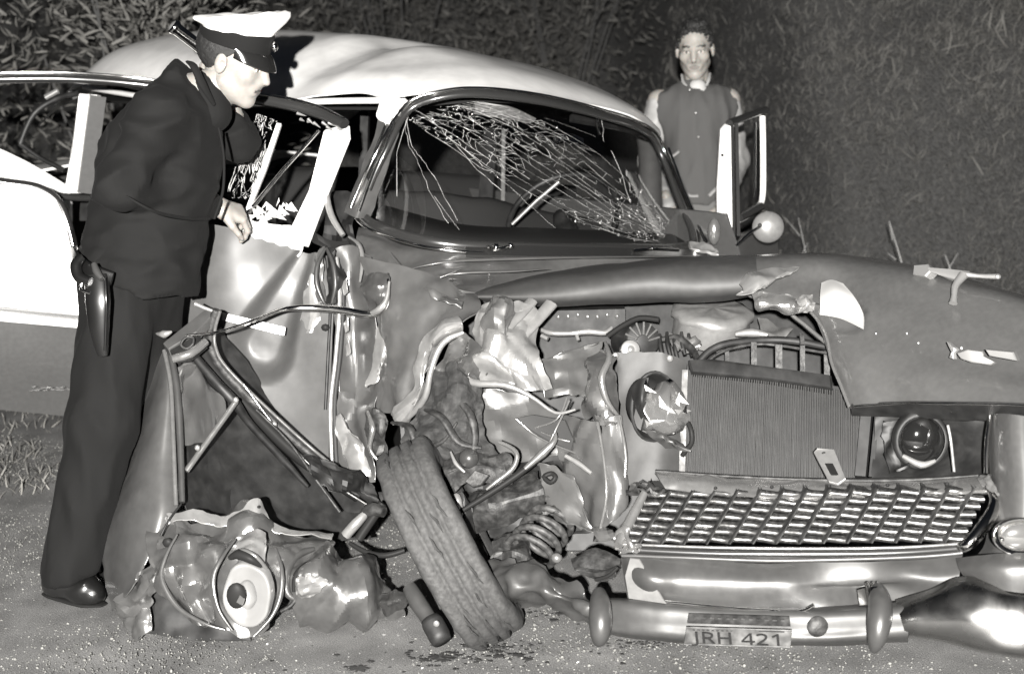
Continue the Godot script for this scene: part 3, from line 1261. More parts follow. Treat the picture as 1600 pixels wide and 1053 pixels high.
func on_pane(rows: Array, q: Vector2) -> Vector3:
	var x: float = clampf(q.x, 0, 1) * (rows[0].size() - 1)
	var y: float = clampf(q.y, 0, 1) * (rows.size() - 1)
	var i := mini(int(x), rows[0].size() - 2)
	var j := mini(int(y), rows.size() - 2)
	var a: Vector3 = (rows[j][i] as Vector3).lerp(rows[j][i + 1], x - i)
	var b: Vector3 = (rows[j + 1][i] as Vector3).lerp(rows[j + 1][i + 1], x - i)
	return a.lerp(b, y - j) + Vector3(0, 0.0, 0.002)


func crack(rows: Array, line: Array, r: float, wander: float):
	var p := []
	for i in line.size() - 1:
		var n := 5 if line.size() > 3 else 2
		for k in n:
			var q: Vector2 = (line[i] as Vector2).lerp(line[i + 1], float(k) / n)
			q += Vector2(nz.get_noise_2d(q.x * 60.0, q.y * 60.0 + r * 9000.0), nz.get_noise_2d(q.x * 60.0 + 40.0, q.y * 60.0)) * wander * 0.25
			p.append(on_pane(rows, q))
	p.append(on_pane(rows, line[-1]))
	var radii := []
	for i in p.size():
		radii.append(r * (0.45 + 1.1 * absf(nz.get_noise_3dv(p[i] * 31.0)) * 1.6))
	if radii.size() < 2:
		return
	tube(p, radii, 4, 1, 0.4)


func interior():
	shell([[v(-0.439,1.061,-5.036), v(-0.174,1.003,-4.973), v(0.111,0.977,-5.07), v(0.419,0.931,-5.315), v(0.633,0.887,-5.562)],
		[v(-0.452,1.035,-4.928), v(-0.21,0.978,-4.804), v(0.086,0.938,-4.908), v(0.407,0.893,-5.154), v(0.658,0.845,-5.451)],
		[v(-0.455,0.857,-4.922), v(-0.213,0.828,-4.834), v(0.087,0.79,-4.928), v(0.411,0.747,-5.175), v(0.658,0.704,-5.421)]], {s = 5, t = 0.02})
	part("dashboard", M.black, car)
	shell([[v(-0.579,1.05,-5.544), v(-0.383,1.065,-5.496), v(-0.145,1.036,-5.542), v(0.15,0.955,-5.729), v(0.414,0.893,-5.92)],
		[v(-0.574,1.013,-5.486), v(-0.378,1.034,-5.429), v(-0.143,1.006,-5.464), v(0.149,0.922,-5.671), v(0.41,0.862,-5.863)],
		[v(-0.576,0.771,-5.456), v(-0.38,0.758,-5.391), v(-0.143,0.728,-5.426), v(0.149,0.67,-5.618), v(0.41,0.61,-5.81)]], {s = 5, t = 0.08, amp = 0.01})
	part("front_seat", M.seat, car)
	shell([[v(-1.013,1.071,-6.315), v(-0.548,1.071,-6.315), v(-0.113,1.014,-6.507), v(0.296,0.938,-6.798)],
		[v(-1.005,1.014,-6.252), v(-0.543,1.014,-6.252), v(-0.112,0.958,-6.445), v(0.293,0.877,-6.734)],
		[v(-1.013,0.701,-6.238), v(-0.548,0.701,-6.238), v(-0.113,0.615,-6.424), v(0.296,0.539,-6.715)]], {s = 4, t = 0.08, amp = 0.01})
	part("rear_seat", M.seat, car)
	# far door pillar, near and far roof supports
	bar(v(-0.083,1.274,-6.409), v(-0.113,0.861,-6.169), 0.03, 0.04)
	var pil := part("door_pillar", M.inner, car)
	bar(v(-0.036,1.251,-6.353), v(-0.038,0.935,-6.164), 0.008, 0.01)
	part("bright_edge", M.pale, pil)
	tube([v(0.536,1.25,-6.148), v(0.563,1.163,-6.079), v(0.563,1.001,-5.994), v(0.564,0.875,-5.917)], [0.03, 0.045, 0.048, 0.05], 10, 4)
	part("door_pillar", M.paint_dusty, car)
	bar(v(-0.568,1.349,-5.76), v(-0.57,0.997,-5.584), 0.015, 0.03)
	part("door_pillar", M.inner, car)
	# headlining
	shell([[v(-0.413,1.382,-5.052), v(-0.088,1.405,-5.108), v(0.23,1.359,-5.354), v(0.537,1.224,-5.785)],
		[v(-0.837,1.368,-5.407), v(-0.463,1.478,-5.685), v(0,1.45,-6.037), v(0.348,1.312,-6.212)],
		[v(-1.78,1.344,-6.372), v(-1.446,1.54,-6.771), v(-1.02,1.491,-7.016), v(-0.617,1.275,-7.175)]], {s = 5, t = 0.01})
	part("headlining", M.black, car)
	shell([[v(-0.127,1.406,-5.077), v(-0.011,1.391,-5.135), v(0.085,1.345,-5.208)],
		[v(-0.126,1.382,-5.052), v(-0.011,1.362,-5.099), v(0.081,1.337,-5.196)]], {s = 4, t = 0.02})
	part("sun_visor", M.pale, car)
	shell([[v(0.219,1.36,-5.303), v(0.377,1.327,-5.47), v(0.492,1.286,-5.594)],
		[v(0.218,1.338,-5.278), v(0.376,1.301,-5.444), v(0.486,1.273,-5.571)]], {s = 4, t = 0.02})
	part("sun_visor", M.inner, car)
	# inside mirror
	tube([v(0.306,1.357,-5.353), v(0.309,1.303,-5.342), v(0.317,1.277,-5.316)], 0.006, 8)
	var mir := part("inside_mirror", M.chrome, car)
	shell([[v(0.149,1.274,-5.234), v(0.203,1.291,-5.237), v(0.254,1.272,-5.254)],
		[v(0.149,1.256,-5.23), v(0.203,1.266,-5.222), v(0.254,1.25,-5.249)]], {s = 4, t = 0.015})
	part("mirror_glass", M.chrome, mir)
	# steering wheel
	var c: Vector3 = v(0.189,0.96,-5.393)
	var b := axes(v(-0.25, 0.5, -0.8))
	var loop := []
	for k in 40:
		loop.append(c + b * Vector3(cos(TAU * k / 40.0) * 0.21, sin(TAU * k / 40.0) * 0.21, 0))
	ring(loop, 0.011, 8)
	var w := part("steering_wheel", M.inner, car)
	tube([v(0,0.964,-5.271), v(0.087,1.048,-5.268), v(0.169,1.117,-5.262)], 0.007, 8)
	part("spoke", M.pale, w)
	lathe([[0.0, 0.04], [0.03, 0.035], [0.04, 0.0], [0.03, -0.25]], c, b.z, 16)
	part("hub", M.inner, w)
	# wipers and vents at the foot of the glass
	tube([v(-0.077,0.973,-4.64), v(-0.051,0.968,-4.618), v(0,0.977,-4.64)], 0.007, 8, 3)
	ball(v(-0.051,0.976,-4.62), Vector3(0.012, 0.012, 0.012))
	ball(v(-0.004,0.98,-4.621), Vector3(0.01, 0.01, 0.01))
	part("wiper_pivot", M.chrome, car)
	tube([v(0.409,0.921,-4.905), v(0.478,0.92,-4.955), v(0.577,0.901,-5.054)], 0.006, 8, 3)
	ball(v(0.476,0.925,-4.936), Vector3(0.008, 0.008, 0.008))
	part("wiper_pivot", M.chrome, car)


func front_door():
	var door := Node3D.new()
	door.name = "passenger_door"
	car.add_child(door, true)
	# the skin, with a deep hollow pushed into it
	var hollow := func(p: Vector3, _u: float, _w: float) -> float:
		var a: Vector3 = v(-0.648,0.968,-4.588)
		var b: Vector3 = v(-0.79,0.673,-4.495)
		var ab := b - a
		var t := clampf((p - a).dot(ab) / ab.length_squared(), 0.0, 1.0)
		var d := (p - (a + ab * t)).length()
		var w := lerpf(0.03, 0.12, t)
		return -0.07 * smoothstep(w, w * 0.4, d) * (0.35 + 0.65 * t)
	shell([[v(-1.09,1.063,-4.638), v(-0.92,1.051,-4.574), v(-0.8,1.02,-4.568), v(-0.674,0.976,-4.589), v(-0.596,0.957,-4.606)],
		[v(-1.09,0.9,-4.604), v(-0.918,0.9,-4.532), v(-0.798,0.88,-4.528), v(-0.671,0.857,-4.544), v(-0.56,0.84,-4.53)],
		[v(-1.092,0.7,-4.572), v(-0.922,0.7,-4.511), v(-0.8,0.683,-4.497), v(-0.68,0.683,-4.497), v(-0.56,0.679,-4.466)],
		[v(-1.099,0.494,-4.56), v(-0.93,0.494,-4.509), v(-0.803,0.482,-4.476), v(-0.68,0.468,-4.452), v(-0.568,0.466,-4.421)],
		[v(-1.109,0.252,-4.55), v(-0.938,0.255,-4.5), v(-0.81,0.258,-4.47), v(-0.683,0.266,-4.431), v(-0.568,0.277,-4.382)]], {s = 14, amp = 0.006, f = 3.0, bump = hollow, t = 0.006})
	part("skin", M.door, door)
	# white window surround
	slab([v(-0.596,1.341,-4.696), v(-0.531,1.358,-4.679), v(-0.527,1.319,-4.661), v(-0.607,1.128,-4.641), v(-0.667,0.977,-4.64), v(-0.723,0.998,-4.665), v(-0.651,1.144,-4.675)], 0.035, Vector3(0, 0, -1), 0.008)
	part("window_post", M.white, door)
	shell([[v(-0.87,1.094,-4.614), v(-0.805,1.063,-4.607), v(-0.726,1.046,-4.614), v(-0.683,1.044,-4.624)],
		[v(-0.876,1.054,-4.554), v(-0.797,1.026,-4.549), v(-0.72,0.998,-4.563), v(-0.667,0.976,-4.579)]], {s = 4, ridge = 0.01, rf = 16.0, t = 0.01})
	part("window_sill", M.white, door)
	shell([[v(-0.71,0.991,-4.654), v(-0.674,1.006,-4.636), v(-0.658,0.994,-4.634)],
		[v(-0.698,0.962,-4.627), v(-0.675,0.949,-4.604), v(-0.661,0.964,-4.617)]], {s = 4, t = 0.01, rag = 0.006})
	part("torn_corner", M.white, door)
	tube([v(-0.527,1.358,-4.669), v(-0.61,1.391,-4.727), v(-0.715,1.418,-4.753), v(-0.821,1.433,-4.777), v(-0.971,1.44,-4.809)], [0.02, 0.026, 0.026, 0.024, 0.022], 10, 5, 0.8)
	var top := part("top_rail", M.trim_black, door)
	tube([v(-0.527,1.374,-4.672), v(-0.608,1.408,-4.71), v(-0.712,1.433,-4.736), v(-0.817,1.448,-4.759), v(-0.967,1.455,-4.791)], 0.004, 8, 5)
	part("bright_edge", M.chrome, top)
	for k in 9:
		var p: Vector3 = (v(-0.686,1.384,-4.715)).lerp(v(-0.542,1.343,-4.656), k / 9.0) + Vector3(rng.randfn(), rng.randfn(), rng.randfn()) * 0.006
		tube([p, p + Vector3(rng.randf_range(0.01, 0.05), rng.randf_range(-0.02, 0.005), 0.01)], [0.006, 0.001], 5)
	part("torn_headliner", M.pale, top)
	# vent window and its broken panes
	tube([v(-0.613,1.336,-4.705), v(-0.726,1.212,-4.649), v(-0.83,1.085,-4.591)], 0.007, 8)
	part("vent_frame", M.chrome, door)
	slab([v(-0.749,1.359,-4.72), v(-0.735,1.357,-4.72), v(-0.776,1.223,-4.661), v(-0.829,1.09,-4.613), v(-0.841,1.092,-4.613), v(-0.793,1.223,-4.661)], 0.02)
	part("division_bar", M.white, door)
	grid(refine([[v(-0.609,1.324,-4.703), v(-0.599,1.332,-4.704)],
		[v(-0.807,1.088,-4.602), v(-0.714,1.018,-4.608)]], 4, 4))
	part("vent_glass", M.glass, door)
	var pane := refine([[v(-0.823,1.389,-4.757), v(-0.742,1.363,-4.731)],
		[v(-0.908,1.136,-4.653), v(-0.823,1.113,-4.628)]], 6, 6)
	grid(pane)
	part("window_glass", M.glass, door)
	for k in 220:
		var p := Vector2(rng.randf(), rng.randf())
		if p.x + 0.25 * sin(p.y * 7.0) > 0.85:
			continue
		var d := Vector2.from_angle(rng.randf() * TAU) * rng.randf_range(0.03, 0.18)
		crack(pane, [p, p + d * 0.5 + Vector2(rng.randfn(), rng.randfn()) * 0.02, p + d], rng.randf_range(0.0006, 0.0013), 0.05)
	part("glass_cracks", M.crack, door, "stuff")
	# shards heaped on the sill
	for k in 26:
		var p: Vector3 = (v(-0.834,1.069,-4.588)).lerp(v(-0.709,1.09,-4.613), rng.randf()) + Vector3(0, rng.randf_range(-0.02, 0.03), 0.01)
		var q := [p, p + Vector3(rng.randf_range(0.01, 0.04), rng.randf_range(-0.01, 0.02), 0), p + Vector3(rng.randf_range(-0.01, 0.02), rng.randf_range(0.01, 0.035), 0)]
		slab(q, 0.003)
	part("glass_shards", M.pale, door, "stuff")
	tube([v(-0.564,1.278,-4.724), v(-0.589,1.218,-4.711), v(-0.593,1.143,-4.685), v(-0.573,1.07,-4.65), v(-0.534,1.013,-4.617)], [0.006, 0.01, 0.011, 0.011, 0.009], 8, 4)
	part("door_seal", M.pale, door)


func rear_door():
	var door := Node3D.new()
	door.name = "rear_door"
	car.add_child(door, true)
	shell([[v(-2.1,1.145,-5.258), v(-1.978,1.123,-5.294), v(-1.854,1.101,-5.33), v(-1.734,1.077,-5.387), v(-1.675,1.02,-5.426), v(-1.651,0.928,-5.437)],
		[v(-2.112,0.989,-5.256), v(-1.989,0.973,-5.293), v(-1.864,0.957,-5.331), v(-1.737,0.938,-5.368), v(-1.656,0.909,-5.403), v(-1.612,0.849,-5.421)],
		[v(-2.112,0.697,-5.195), v(-1.989,0.681,-5.232), v(-1.864,0.662,-5.269), v(-1.741,0.639,-5.316), v(-1.614,0.614,-5.361), v(-1.459,0.592,-5.398)]], {s = 5, amp = 0.003, t = 0.02})
	part("upper_skin", M.white, door)
	tube([v(-2.12,1.149,-5.31), v(-1.997,1.127,-5.346), v(-1.871,1.103,-5.382), v(-1.749,1.078,-5.418), v(-1.687,1.028,-5.438), v(-1.655,0.947,-5.441), v(-1.63,0.824,-5.426)], 0.018, 10, 5)
	part("belt_trim", M.trim_black, door)
	tube([v(-1.637,0.923,-5.406), v(-1.621,0.841,-5.399), v(-1.592,0.806,-5.391)], 0.012, 8, 4)
	part("latch_plate", M.chrome, door)
	bar(v(-2.1,0.689,-5.163), v(-1.451,0.586,-5.366), 0.012, 0.012)
	var mo := part("side_moulding", M.paint, door)
	bar(v(-2.092,0.675,-5.139), v(-1.445,0.571,-5.342), 0.014, 0.014)
	part("bright_strip", M.white, mo)
	shell([[v(-2.112,0.657,-5.186), v(-1.864,0.619,-5.26), v(-1.656,0.58,-5.334), v(-1.459,0.555,-5.39)],
		[v(-2.136,0.482,-5.211), v(-1.885,0.446,-5.285), v(-1.674,0.409,-5.36), v(-1.475,0.382,-5.415)],
		[v(-2.176,0.298,-5.275), v(-1.92,0.255,-5.348), v(-1.704,0.21,-5.42), v(-1.496,0.186,-5.456)]], {s = 5, amp = 0.003, t = 0.02})
	part("lower_skin", M.paint, door)
	# scraped paint
	for k in 14:
		var p: Vector3 = (v(-1.775,0.367,-5.233)).lerp(v(-1.646,0.353,-5.287), rng.randf()) + Vector3(0, rng.randfn() * 0.006, 0.004)
		tube([p, p + Vector3(rng.randf_range(0.01, 0.03), rng.randfn() * 0.002, -0.003)], 0.0016, 4, 1, 0.4)
	part("scratches", M.pale, door, "stuff")
	tube([v(-2.12,1.465,-5.376), v(-1.911,1.474,-5.439), v(-1.653,1.474,-5.511), v(-1.435,1.456,-5.578), v(-1.274,1.429,-5.603), v(-1.11,1.369,-5.611)], 0.021, 10, 5, 0.85)
	var top := part("top_rail", M.trim_black, door)
	tube([v(-2.116,1.488,-5.37), v(-1.907,1.495,-5.433), v(-1.65,1.495,-5.505), v(-1.432,1.477,-5.572), v(-1.272,1.45,-5.597), v(-1.108,1.391,-5.605)], 0.005, 8, 5)
	part("bright_edge", M.chrome, top)
	slab([v(-1.651,1.412,-5.671), v(-1.583,1.407,-5.67), v(-1.622,1.21,-5.649), v(-1.643,1.036,-5.633), v(-1.721,1.036,-5.633), v(-1.686,1.21,-5.649)], 0.06, Vector3(0, 0, -1), 0.01)
	part("window_post", M.white, door)
	bar(v(-1.572,1.403,-5.649), v(-1.632,1.038,-5.613), 0.008, 0.03)
	part("post_edge", M.paint, door)
	tube([v(-1.975,1.203,-5.934), v(-1.919,1.319,-5.958), v(-1.826,1.379,-5.971), v(-1.738,1.4,-5.955)], 0.012, 8, 5)
	tube([v(-1.975,1.203,-5.934), v(-1.898,1.148,-5.922), v(-1.79,1.099,-5.892)], 0.01, 8, 3)
	part("quarter_window_frame", M.inner, car)
	tube([v(-1.86,1.386,-5.931), v(-1.809,1.411,-5.936)], 0.012, 8)
	part("window_latch", M.pale, car)
	shell([[v(-2.44,1.276,-6.154), v(-2.21,1.212,-6.089), v(-1.983,1.124,-6.02), v(-1.79,1.027,-5.948)],
		[v(-2.42,1.047,-6.055), v(-2.191,1.001,-5.994), v(-1.966,0.981,-5.939), v(-1.775,0.962,-5.884)],
		[v(-2.42,0.687,-5.979), v(-2.191,0.695,-5.93), v(-1.966,0.703,-5.881), v(-1.775,0.711,-5.831)]], {s = 5, t = 0.02})
	part("quarter_panel", M.white, car)
	shell([[v(-1.717,1.267,-6.05), v(-1.573,1.27,-5.999)],
		[v(-1.738,1.083,-5.96), v(-1.575,1.088,-5.91)],
		[v(-1.749,0.893,-5.92), v(-1.59,0.899,-5.871)]], {s = 4, t = 0.04, amp = 0.01})
	part("door_trim_panel", M.inner, car)
	tube([v(-1.794,1.027,-5.693), v(-1.71,1.014,-5.69), v(-1.605,1.012,-5.669)], 0.014, 8, 3)
	part("sill_bar", M.trim_black, car)


func drivers_door():
	var door := Node3D.new()
	door.name = "drivers_door"
	car.add_child(door, true)
	slab([v(0.78,1.29,-5.543), v(0.796,1.308,-5.547), v(0.823,1.304,-5.546), v(0.824,1.083,-5.459), v(0.82,0.907,-5.382), v(0.803,0.878,-5.355), v(0.759,0.884,-5.377), v(0.762,1.083,-5.459)], 0.05, Vector3(0, 0, -1), 0.01)
	part("window_post", M.white, door)
	ball(v(0.78,1.195,-5.473), Vector3(0.006, 0.006, 0.006))
	part("screw_hole", M.black, door)
	bar(v(0.834,1.3,-5.525), v(0.829,0.901,-5.36), 0.006, 0.03)
	part("post_seal", M.trim_black, door)
	bar(v(0.82,1.3,-5.525), v(0.815,0.901,-5.36), 0.004, 0.012)
	part("post_seal", M.black, door)
	tube([v(0.813,1.308,-5.547), v(0.899,1.325,-5.673), v(0.991,1.345,-5.8)], 0.016, 8, 3, 0.8)
	part("top_rail", M.trim_black, door)
	tube([v(0.975,1.319,-5.774), v(0.974,1.155,-5.72), v(0.968,1.021,-5.671), v(0.942,0.983,-5.622), v(0.885,0.959,-5.536), v(0.837,0.948,-5.472)], 0.012, 10, 5)
	part("vent_frame", M.white, door)
	tube([v(0.942,1.296,-5.749), v(0.938,1.157,-5.7), v(0.933,1.019,-5.65)], 0.006, 8, 3)
	part("inner_frame", M.chrome, door)
	grid(refine([[v(0.842,1.29,-5.543), v(0.962,1.315,-5.753)],
		[v(0.836,0.955,-5.433), v(0.951,0.992,-5.624)]], 3, 3))
	part("vent_glass", M.glass, door)
	tube([v(0.848,0.964,-5.455), v(0.95,0.992,-5.583)], 0.016, 8)
	part("bottom_rail", M.trim_black, door)
	shell([[v(0.757,0.865,-5.393), v(0.837,0.887,-5.459), v(0.957,0.886,-5.684), v(1.074,0.875,-5.917)],
		[v(0.766,0.668,-5.352), v(0.85,0.666,-5.434), v(0.968,0.658,-5.657), v(1.081,0.652,-5.87)],
		[v(0.757,0.367,-5.289), v(0.837,0.377,-5.353), v(0.957,0.374,-5.577), v(1.074,0.348,-5.807)]], {s = 4, t = 0.04})
	part("skin", M.paint, door)
	# round outside mirror
	var m := Node3D.new()
	m.name = "outside_mirror"
	car.add_child(m, true)
	lathe([[0.0, 0.024], [0.022, 0.022], [0.042, 0.015], [0.056, 0.003], [0.059, -0.006], [0.054, -0.012], [0.0, -0.012]], v(0.941,0.94,-5.368), v(-0.1, 0.1, 1.0), 28)
	part("mirror_shell", M.pale, m)
	ball(v(0.904,0.952,-5.33), Vector3(0.008, 0.008, 0.012))
	part("mirror_joint", M.dirty, m)
	tube([v(0.906,0.946,-5.339), v(0.862,0.92,-5.323), v(0.813,0.882,-5.295)], 0.005, 8, 3)
	part("mirror_stalk", M.chrome, m)
	ball(v(0.734,0.932,-5.305), Vector3(0.025, 0.05, 0.025))
	part("hinge_cover", M.steel, car)
	shell([[v(0.636,0.906,-5.259), v(0.689,0.904,-5.238), v(0.736,0.884,-5.214)],
		[v(0.64,0.889,-5.215), v(0.683,0.883,-5.193), v(0.735,0.872,-5.17)]], {s = 4, t = 0.01, ridge = 0.01, rf = 15.0})
	part("cowl_corner", M.pale, car)


# ---------------------------------------------------------------- the front end

func car_front():
	hood()
	engine_bay()
	radiator_and_lamps()
	grille()
	bumper()


func hood():
	var h := Node3D.new()
	h.name = "hood"
	car.add_child(h, true)
	# left half, folded along the ridge
	shell([[v(-0.338,0.81,-4.789), v(0.108,0.862,-4.892), v(0.439,0.872,-4.996), v(0.659,0.885,-4.999), v(0.83,0.901,-4.951)],
		[v(-0.201,0.846,-4.552), v(0.101,0.892,-4.602), v(0.409,0.926,-4.65), v(0.613,0.938,-4.653), v(0.774,0.948,-4.614)],
		[v(-0.121,0.865,-4.433), v(0.097,0.915,-4.393), v(0.384,0.963,-4.372), v(0.574,0.98,-4.355), v(0.724,0.989,-4.316)],
		[v(-0.112,0.866,-4.382), v(0.095,0.904,-4.319), v(0.374,0.944,-4.245), v(0.558,0.954,-4.227), v(0.704,0.968,-4.189)],
		[v(-0.104,0.864,-4.351), v(0.095,0.871,-4.291), v(0.374,0.889,-4.234), v(0.557,0.901,-4.206), v(0.689,0.914,-4.178)],
		[v(-0.078,0.845,-4.388), v(0.096,0.841,-4.346), v(0.381,0.852,-4.308), v(0.569,0.863,-4.29), v(0.699,0.885,-4.253)]], {s = 8, amp = 0.007, f = 3.0, t = 0.006})
	part("left_panel", M.matte, h)
	# right half with the round dent
	var dent := func(p: Vector3, _u: float, _w: float) -> float:
		var c: Vector3 = v(0.891,0.901,-4.032)
		var q := p - c
		var x := q.x / 0.095
		var y := q.y / 0.085
		var r := x * x + y * y
		if r > 1.0:
			return 0.0
		# a flat-bottomed crater, steep at the right rim
		return -0.03 * (1.0 - smoothstep(0.35, 1.0, r)) * (0.5 + 0.5 * x) + 0.018 * (1.0 - r) * (1.0 if y < -0.1 else 0.0)
	shell([[v(0.83,0.901,-4.951), v(0.99,0.917,-4.904), v(1.139,0.919,-4.802), v(1.308,0.906,-4.646), v(1.53,0.871,-4.332), v(1.717,0.812,-4.116)],
		[v(0.764,0.957,-4.555), v(0.912,0.969,-4.516), v(1.057,0.966,-4.454), v(1.213,0.954,-4.309), v(1.426,0.919,-4.036), v(1.614,0.853,-3.869)],
		[v(0.724,0.989,-4.316), v(0.864,0.999,-4.277), v(1,0.997,-4.216), v(1.146,0.987,-4.07), v(1.357,0.95,-3.838), v(1.537,0.885,-3.681)],
		[v(0.693,0.917,-4.178), v(0.826,0.932,-4.161), v(0.967,0.931,-4.059), v(1.107,0.905,-3.91), v(1.315,0.884,-3.702), v(1.496,0.846,-3.571)],
		[v(0.84,0.874,-4.108), v(0.891,0.868,-4.025), v(0.974,0.852,-3.92), v(1.08,0.831,-3.793), v(1.287,0.825,-3.607), v(1.463,0.806,-3.481)],
		[v(0.878,0.756,-3.94), v(0.916,0.767,-3.861), v(0.988,0.769,-3.79), v(1.078,0.775,-3.679), v(1.263,0.788,-3.528), v(1.439,0.781,-3.414)],
		[v(0.904,0.664,-3.819), v(0.933,0.679,-3.781), v(1.006,0.7,-3.714), v(1.08,0.725,-3.617), v(1.245,0.757,-3.471), v(1.418,0.761,-3.359)]], {s = 12, amp = 0.004, f = 3.0, t = 0.006, bump = dent})
	part("right_panel", M.paint, h)
	shell([[v(0.867,0.956,-4.064), v(0.893,0.966,-4.056), v(0.919,0.961,-4.024)],
		[v(0.856,0.927,-4.022), v(0.893,0.945,-4), v(0.939,0.933,-3.967)],
		[v(0.853,0.895,-4), v(0.9,0.899,-3.976), v(0.954,0.895,-3.924)],
		[v(0.852,0.877,-4.001), v(0.905,0.871,-3.975), v(0.951,0.856,-3.905)]], {s = 6, t = 0.004})
	part("painted_glint", M.glint_paint, h)  # pale facet paints the flash glint on the buckled hood
	shell([[v(0.907,0.665,-3.814), v(1.004,0.699,-3.709), v(1.079,0.724,-3.612), v(1.243,0.757,-3.466), v(1.416,0.761,-3.354)],
		[v(0.925,0.622,-3.872), v(1.024,0.644,-3.774), v(1.1,0.665,-3.676), v(1.27,0.696,-3.53), v(1.451,0.698,-3.428)]], {s = 4, t = 0.006})
	part("nose_lip", M.inner_dark, h)
	tube([v(0.902,0.663,-3.809), v(1.003,0.699,-3.704), v(1.077,0.724,-3.607), v(1.242,0.757,-3.46), v(1.414,0.761,-3.349)], 0.003, 6, 4)
	part("lip_edge", M.chrome, h)
	# torn edge and buckled flap
	tube([v(0.695,0.889,-4.234), v(0.771,0.874,-4.129), v(0.838,0.873,-4.098), v(0.873,0.823,-4.016), v(0.876,0.758,-3.931), v(0.889,0.712,-3.87), v(0.902,0.663,-3.809)], 0.005, 8, 5)
	part("torn_edge", M.steel, h)
	shell([[v(0.644,0.945,-4.103), v(0.691,0.978,-4.13), v(0.758,0.989,-4.153), v(0.822,0.989,-4.153)],
		[v(0.645,0.938,-4.06), v(0.69,0.959,-4.065), v(0.742,0.966,-4.087), v(0.794,0.976,-4.119)],
		[v(0.627,0.928,-4.058), v(0.67,0.935,-4.039), v(0.711,0.943,-4.072), v(0.758,0.958,-4.115)]], {s = 8, facet = 0.01, folds = 6, t = 0.004, rag = 0.002})
	part("buckled_flap", M.pale, h)
	shell([[v(0.67,0.931,-4.059), v(0.722,0.935,-4.039), v(0.784,0.924,-4.037), v(0.834,0.903,-4.032)],
		[v(0.681,0.903,-4.032), v(0.726,0.905,-4.002), v(0.777,0.903,-4.012), v(0.822,0.898,-4.021)],
		[v(0.699,0.889,-4.05), v(0.738,0.882,-4.028), v(0.784,0.879,-4.027), v(0.835,0.878,-4.048)]], {s = 8, facet = 0.014, folds = 8, t = 0.004, rag = 0.003})
	part("crumpled_lip", M.steel, h)
	shell([[v(0.791,0.914,-4.035), v(0.809,0.931,-4.018), v(0.836,0.926,-4.027)],
		[v(0.796,0.898,-4.001), v(0.814,0.912,-3.983), v(0.844,0.907,-4.013)],
		[v(0.795,0.875,-4.027), v(0.812,0.883,-4.008), v(0.845,0.882,-4.028)]], {s = 5, ridge = 0.01, rf = 18.0, t = 0.006})
	part("crumpled_lip", M.pale, h)
	tube([v(0.783,0.861,-4.177), v(0.837,0.824,-4.139), v(0.897,0.775,-4.067)], 0.006, 8, 2)
	part("brace_rod", M.steel, h)
	# ridge ornament, a small winged bird
	var o := Node3D.new()
	o.name = "ornament"
	h.add_child(o, true)
	slab([v(1.119,1.008,-4.054), v(1.147,1.018,-4.016), v(1.152,1.004,-3.992), v(1.138,0.985,-3.998), v(1.113,0.985,-4.039)], 0.03, Vector3(0, 0, -1), 0.004)
	part("base", M.bright, o)
	shell([[v(1.145,1.009,-4.003), v(1.189,1.01,-3.973), v(1.239,1.01,-3.932)],
		[v(1.151,0.997,-3.991), v(1.2,0.989,-3.948), v(1.229,1.001,-3.92)],
		[v(1.162,0.997,-4.011), v(1.206,0.976,-3.966), v(1.228,0.988,-3.938)]], {s = 4, t = 0.01})
	part("wing", M.bright, o)
	tube([v(1.22,1.003,-3.931), v(1.257,1.001,-3.91), v(1.302,1.004,-3.88)], [0.009, 0.006, 0.008], 8, 3)
	ball(v(1.299,1.004,-3.88), Vector3(0.009, 0.007, 0.007))
	part("wing", M.bright, o)
	tube([v(1.219,1.001,-3.92), v(1.192,0.978,-3.895), v(1.182,0.954,-3.869), v(1.176,0.936,-3.855)], [0.014, 0.01, 0.008, 0.012], 8, 3)
	part("body", M.bright, o)
	# worn nose crest
	var e := Node3D.new()
	e.name = "crest"
	h.add_child(e, true)
	slab([v(1.129,0.847,-3.643), v(1.148,0.861,-3.625), v(1.181,0.86,-3.605), v(1.184,0.849,-3.602), v(1.206,0.838,-3.58), v(1.197,0.829,-3.588), v(1.155,0.831,-3.609), v(1.135,0.836,-3.63)], 0.02, Vector3(0, 0, -1), 0.003)
	part("left_wing", M.bright, e)
	slab([v(1.184,0.867,-3.596), v(1.241,0.869,-3.555), v(1.247,0.85,-3.541), v(1.225,0.85,-3.562), v(1.194,0.851,-3.593)], 0.02, Vector3(0, 0, -1), 0.003)
	part("right_wing", M.bright, e)
	slab([v(1.112,0.869,-3.678), v(1.122,0.859,-3.655), v(1.129,0.854,-3.654), v(1.12,0.845,-3.652), v(1.122,0.83,-3.649), v(1.115,0.831,-3.66), v(1.12,0.846,-3.663)], 0.012, Vector3(0, 0, -1), 0.002)
	part("small_star", M.bright, e)
	for k in 4:
		var p: Vector3 = (v(0.977,0.899,-3.858)).lerp(v(1.229,0.884,-3.64), rng.randf()) + Vector3(0, rng.randf_range(-0.08, 0.05), 0)
		ball(p + Vector3(0, 0, -0.008), Vector3.ONE * rng.randf_range(0.002, 0.004), 6)
	part("paint_chips", M.white, h, "stuff")


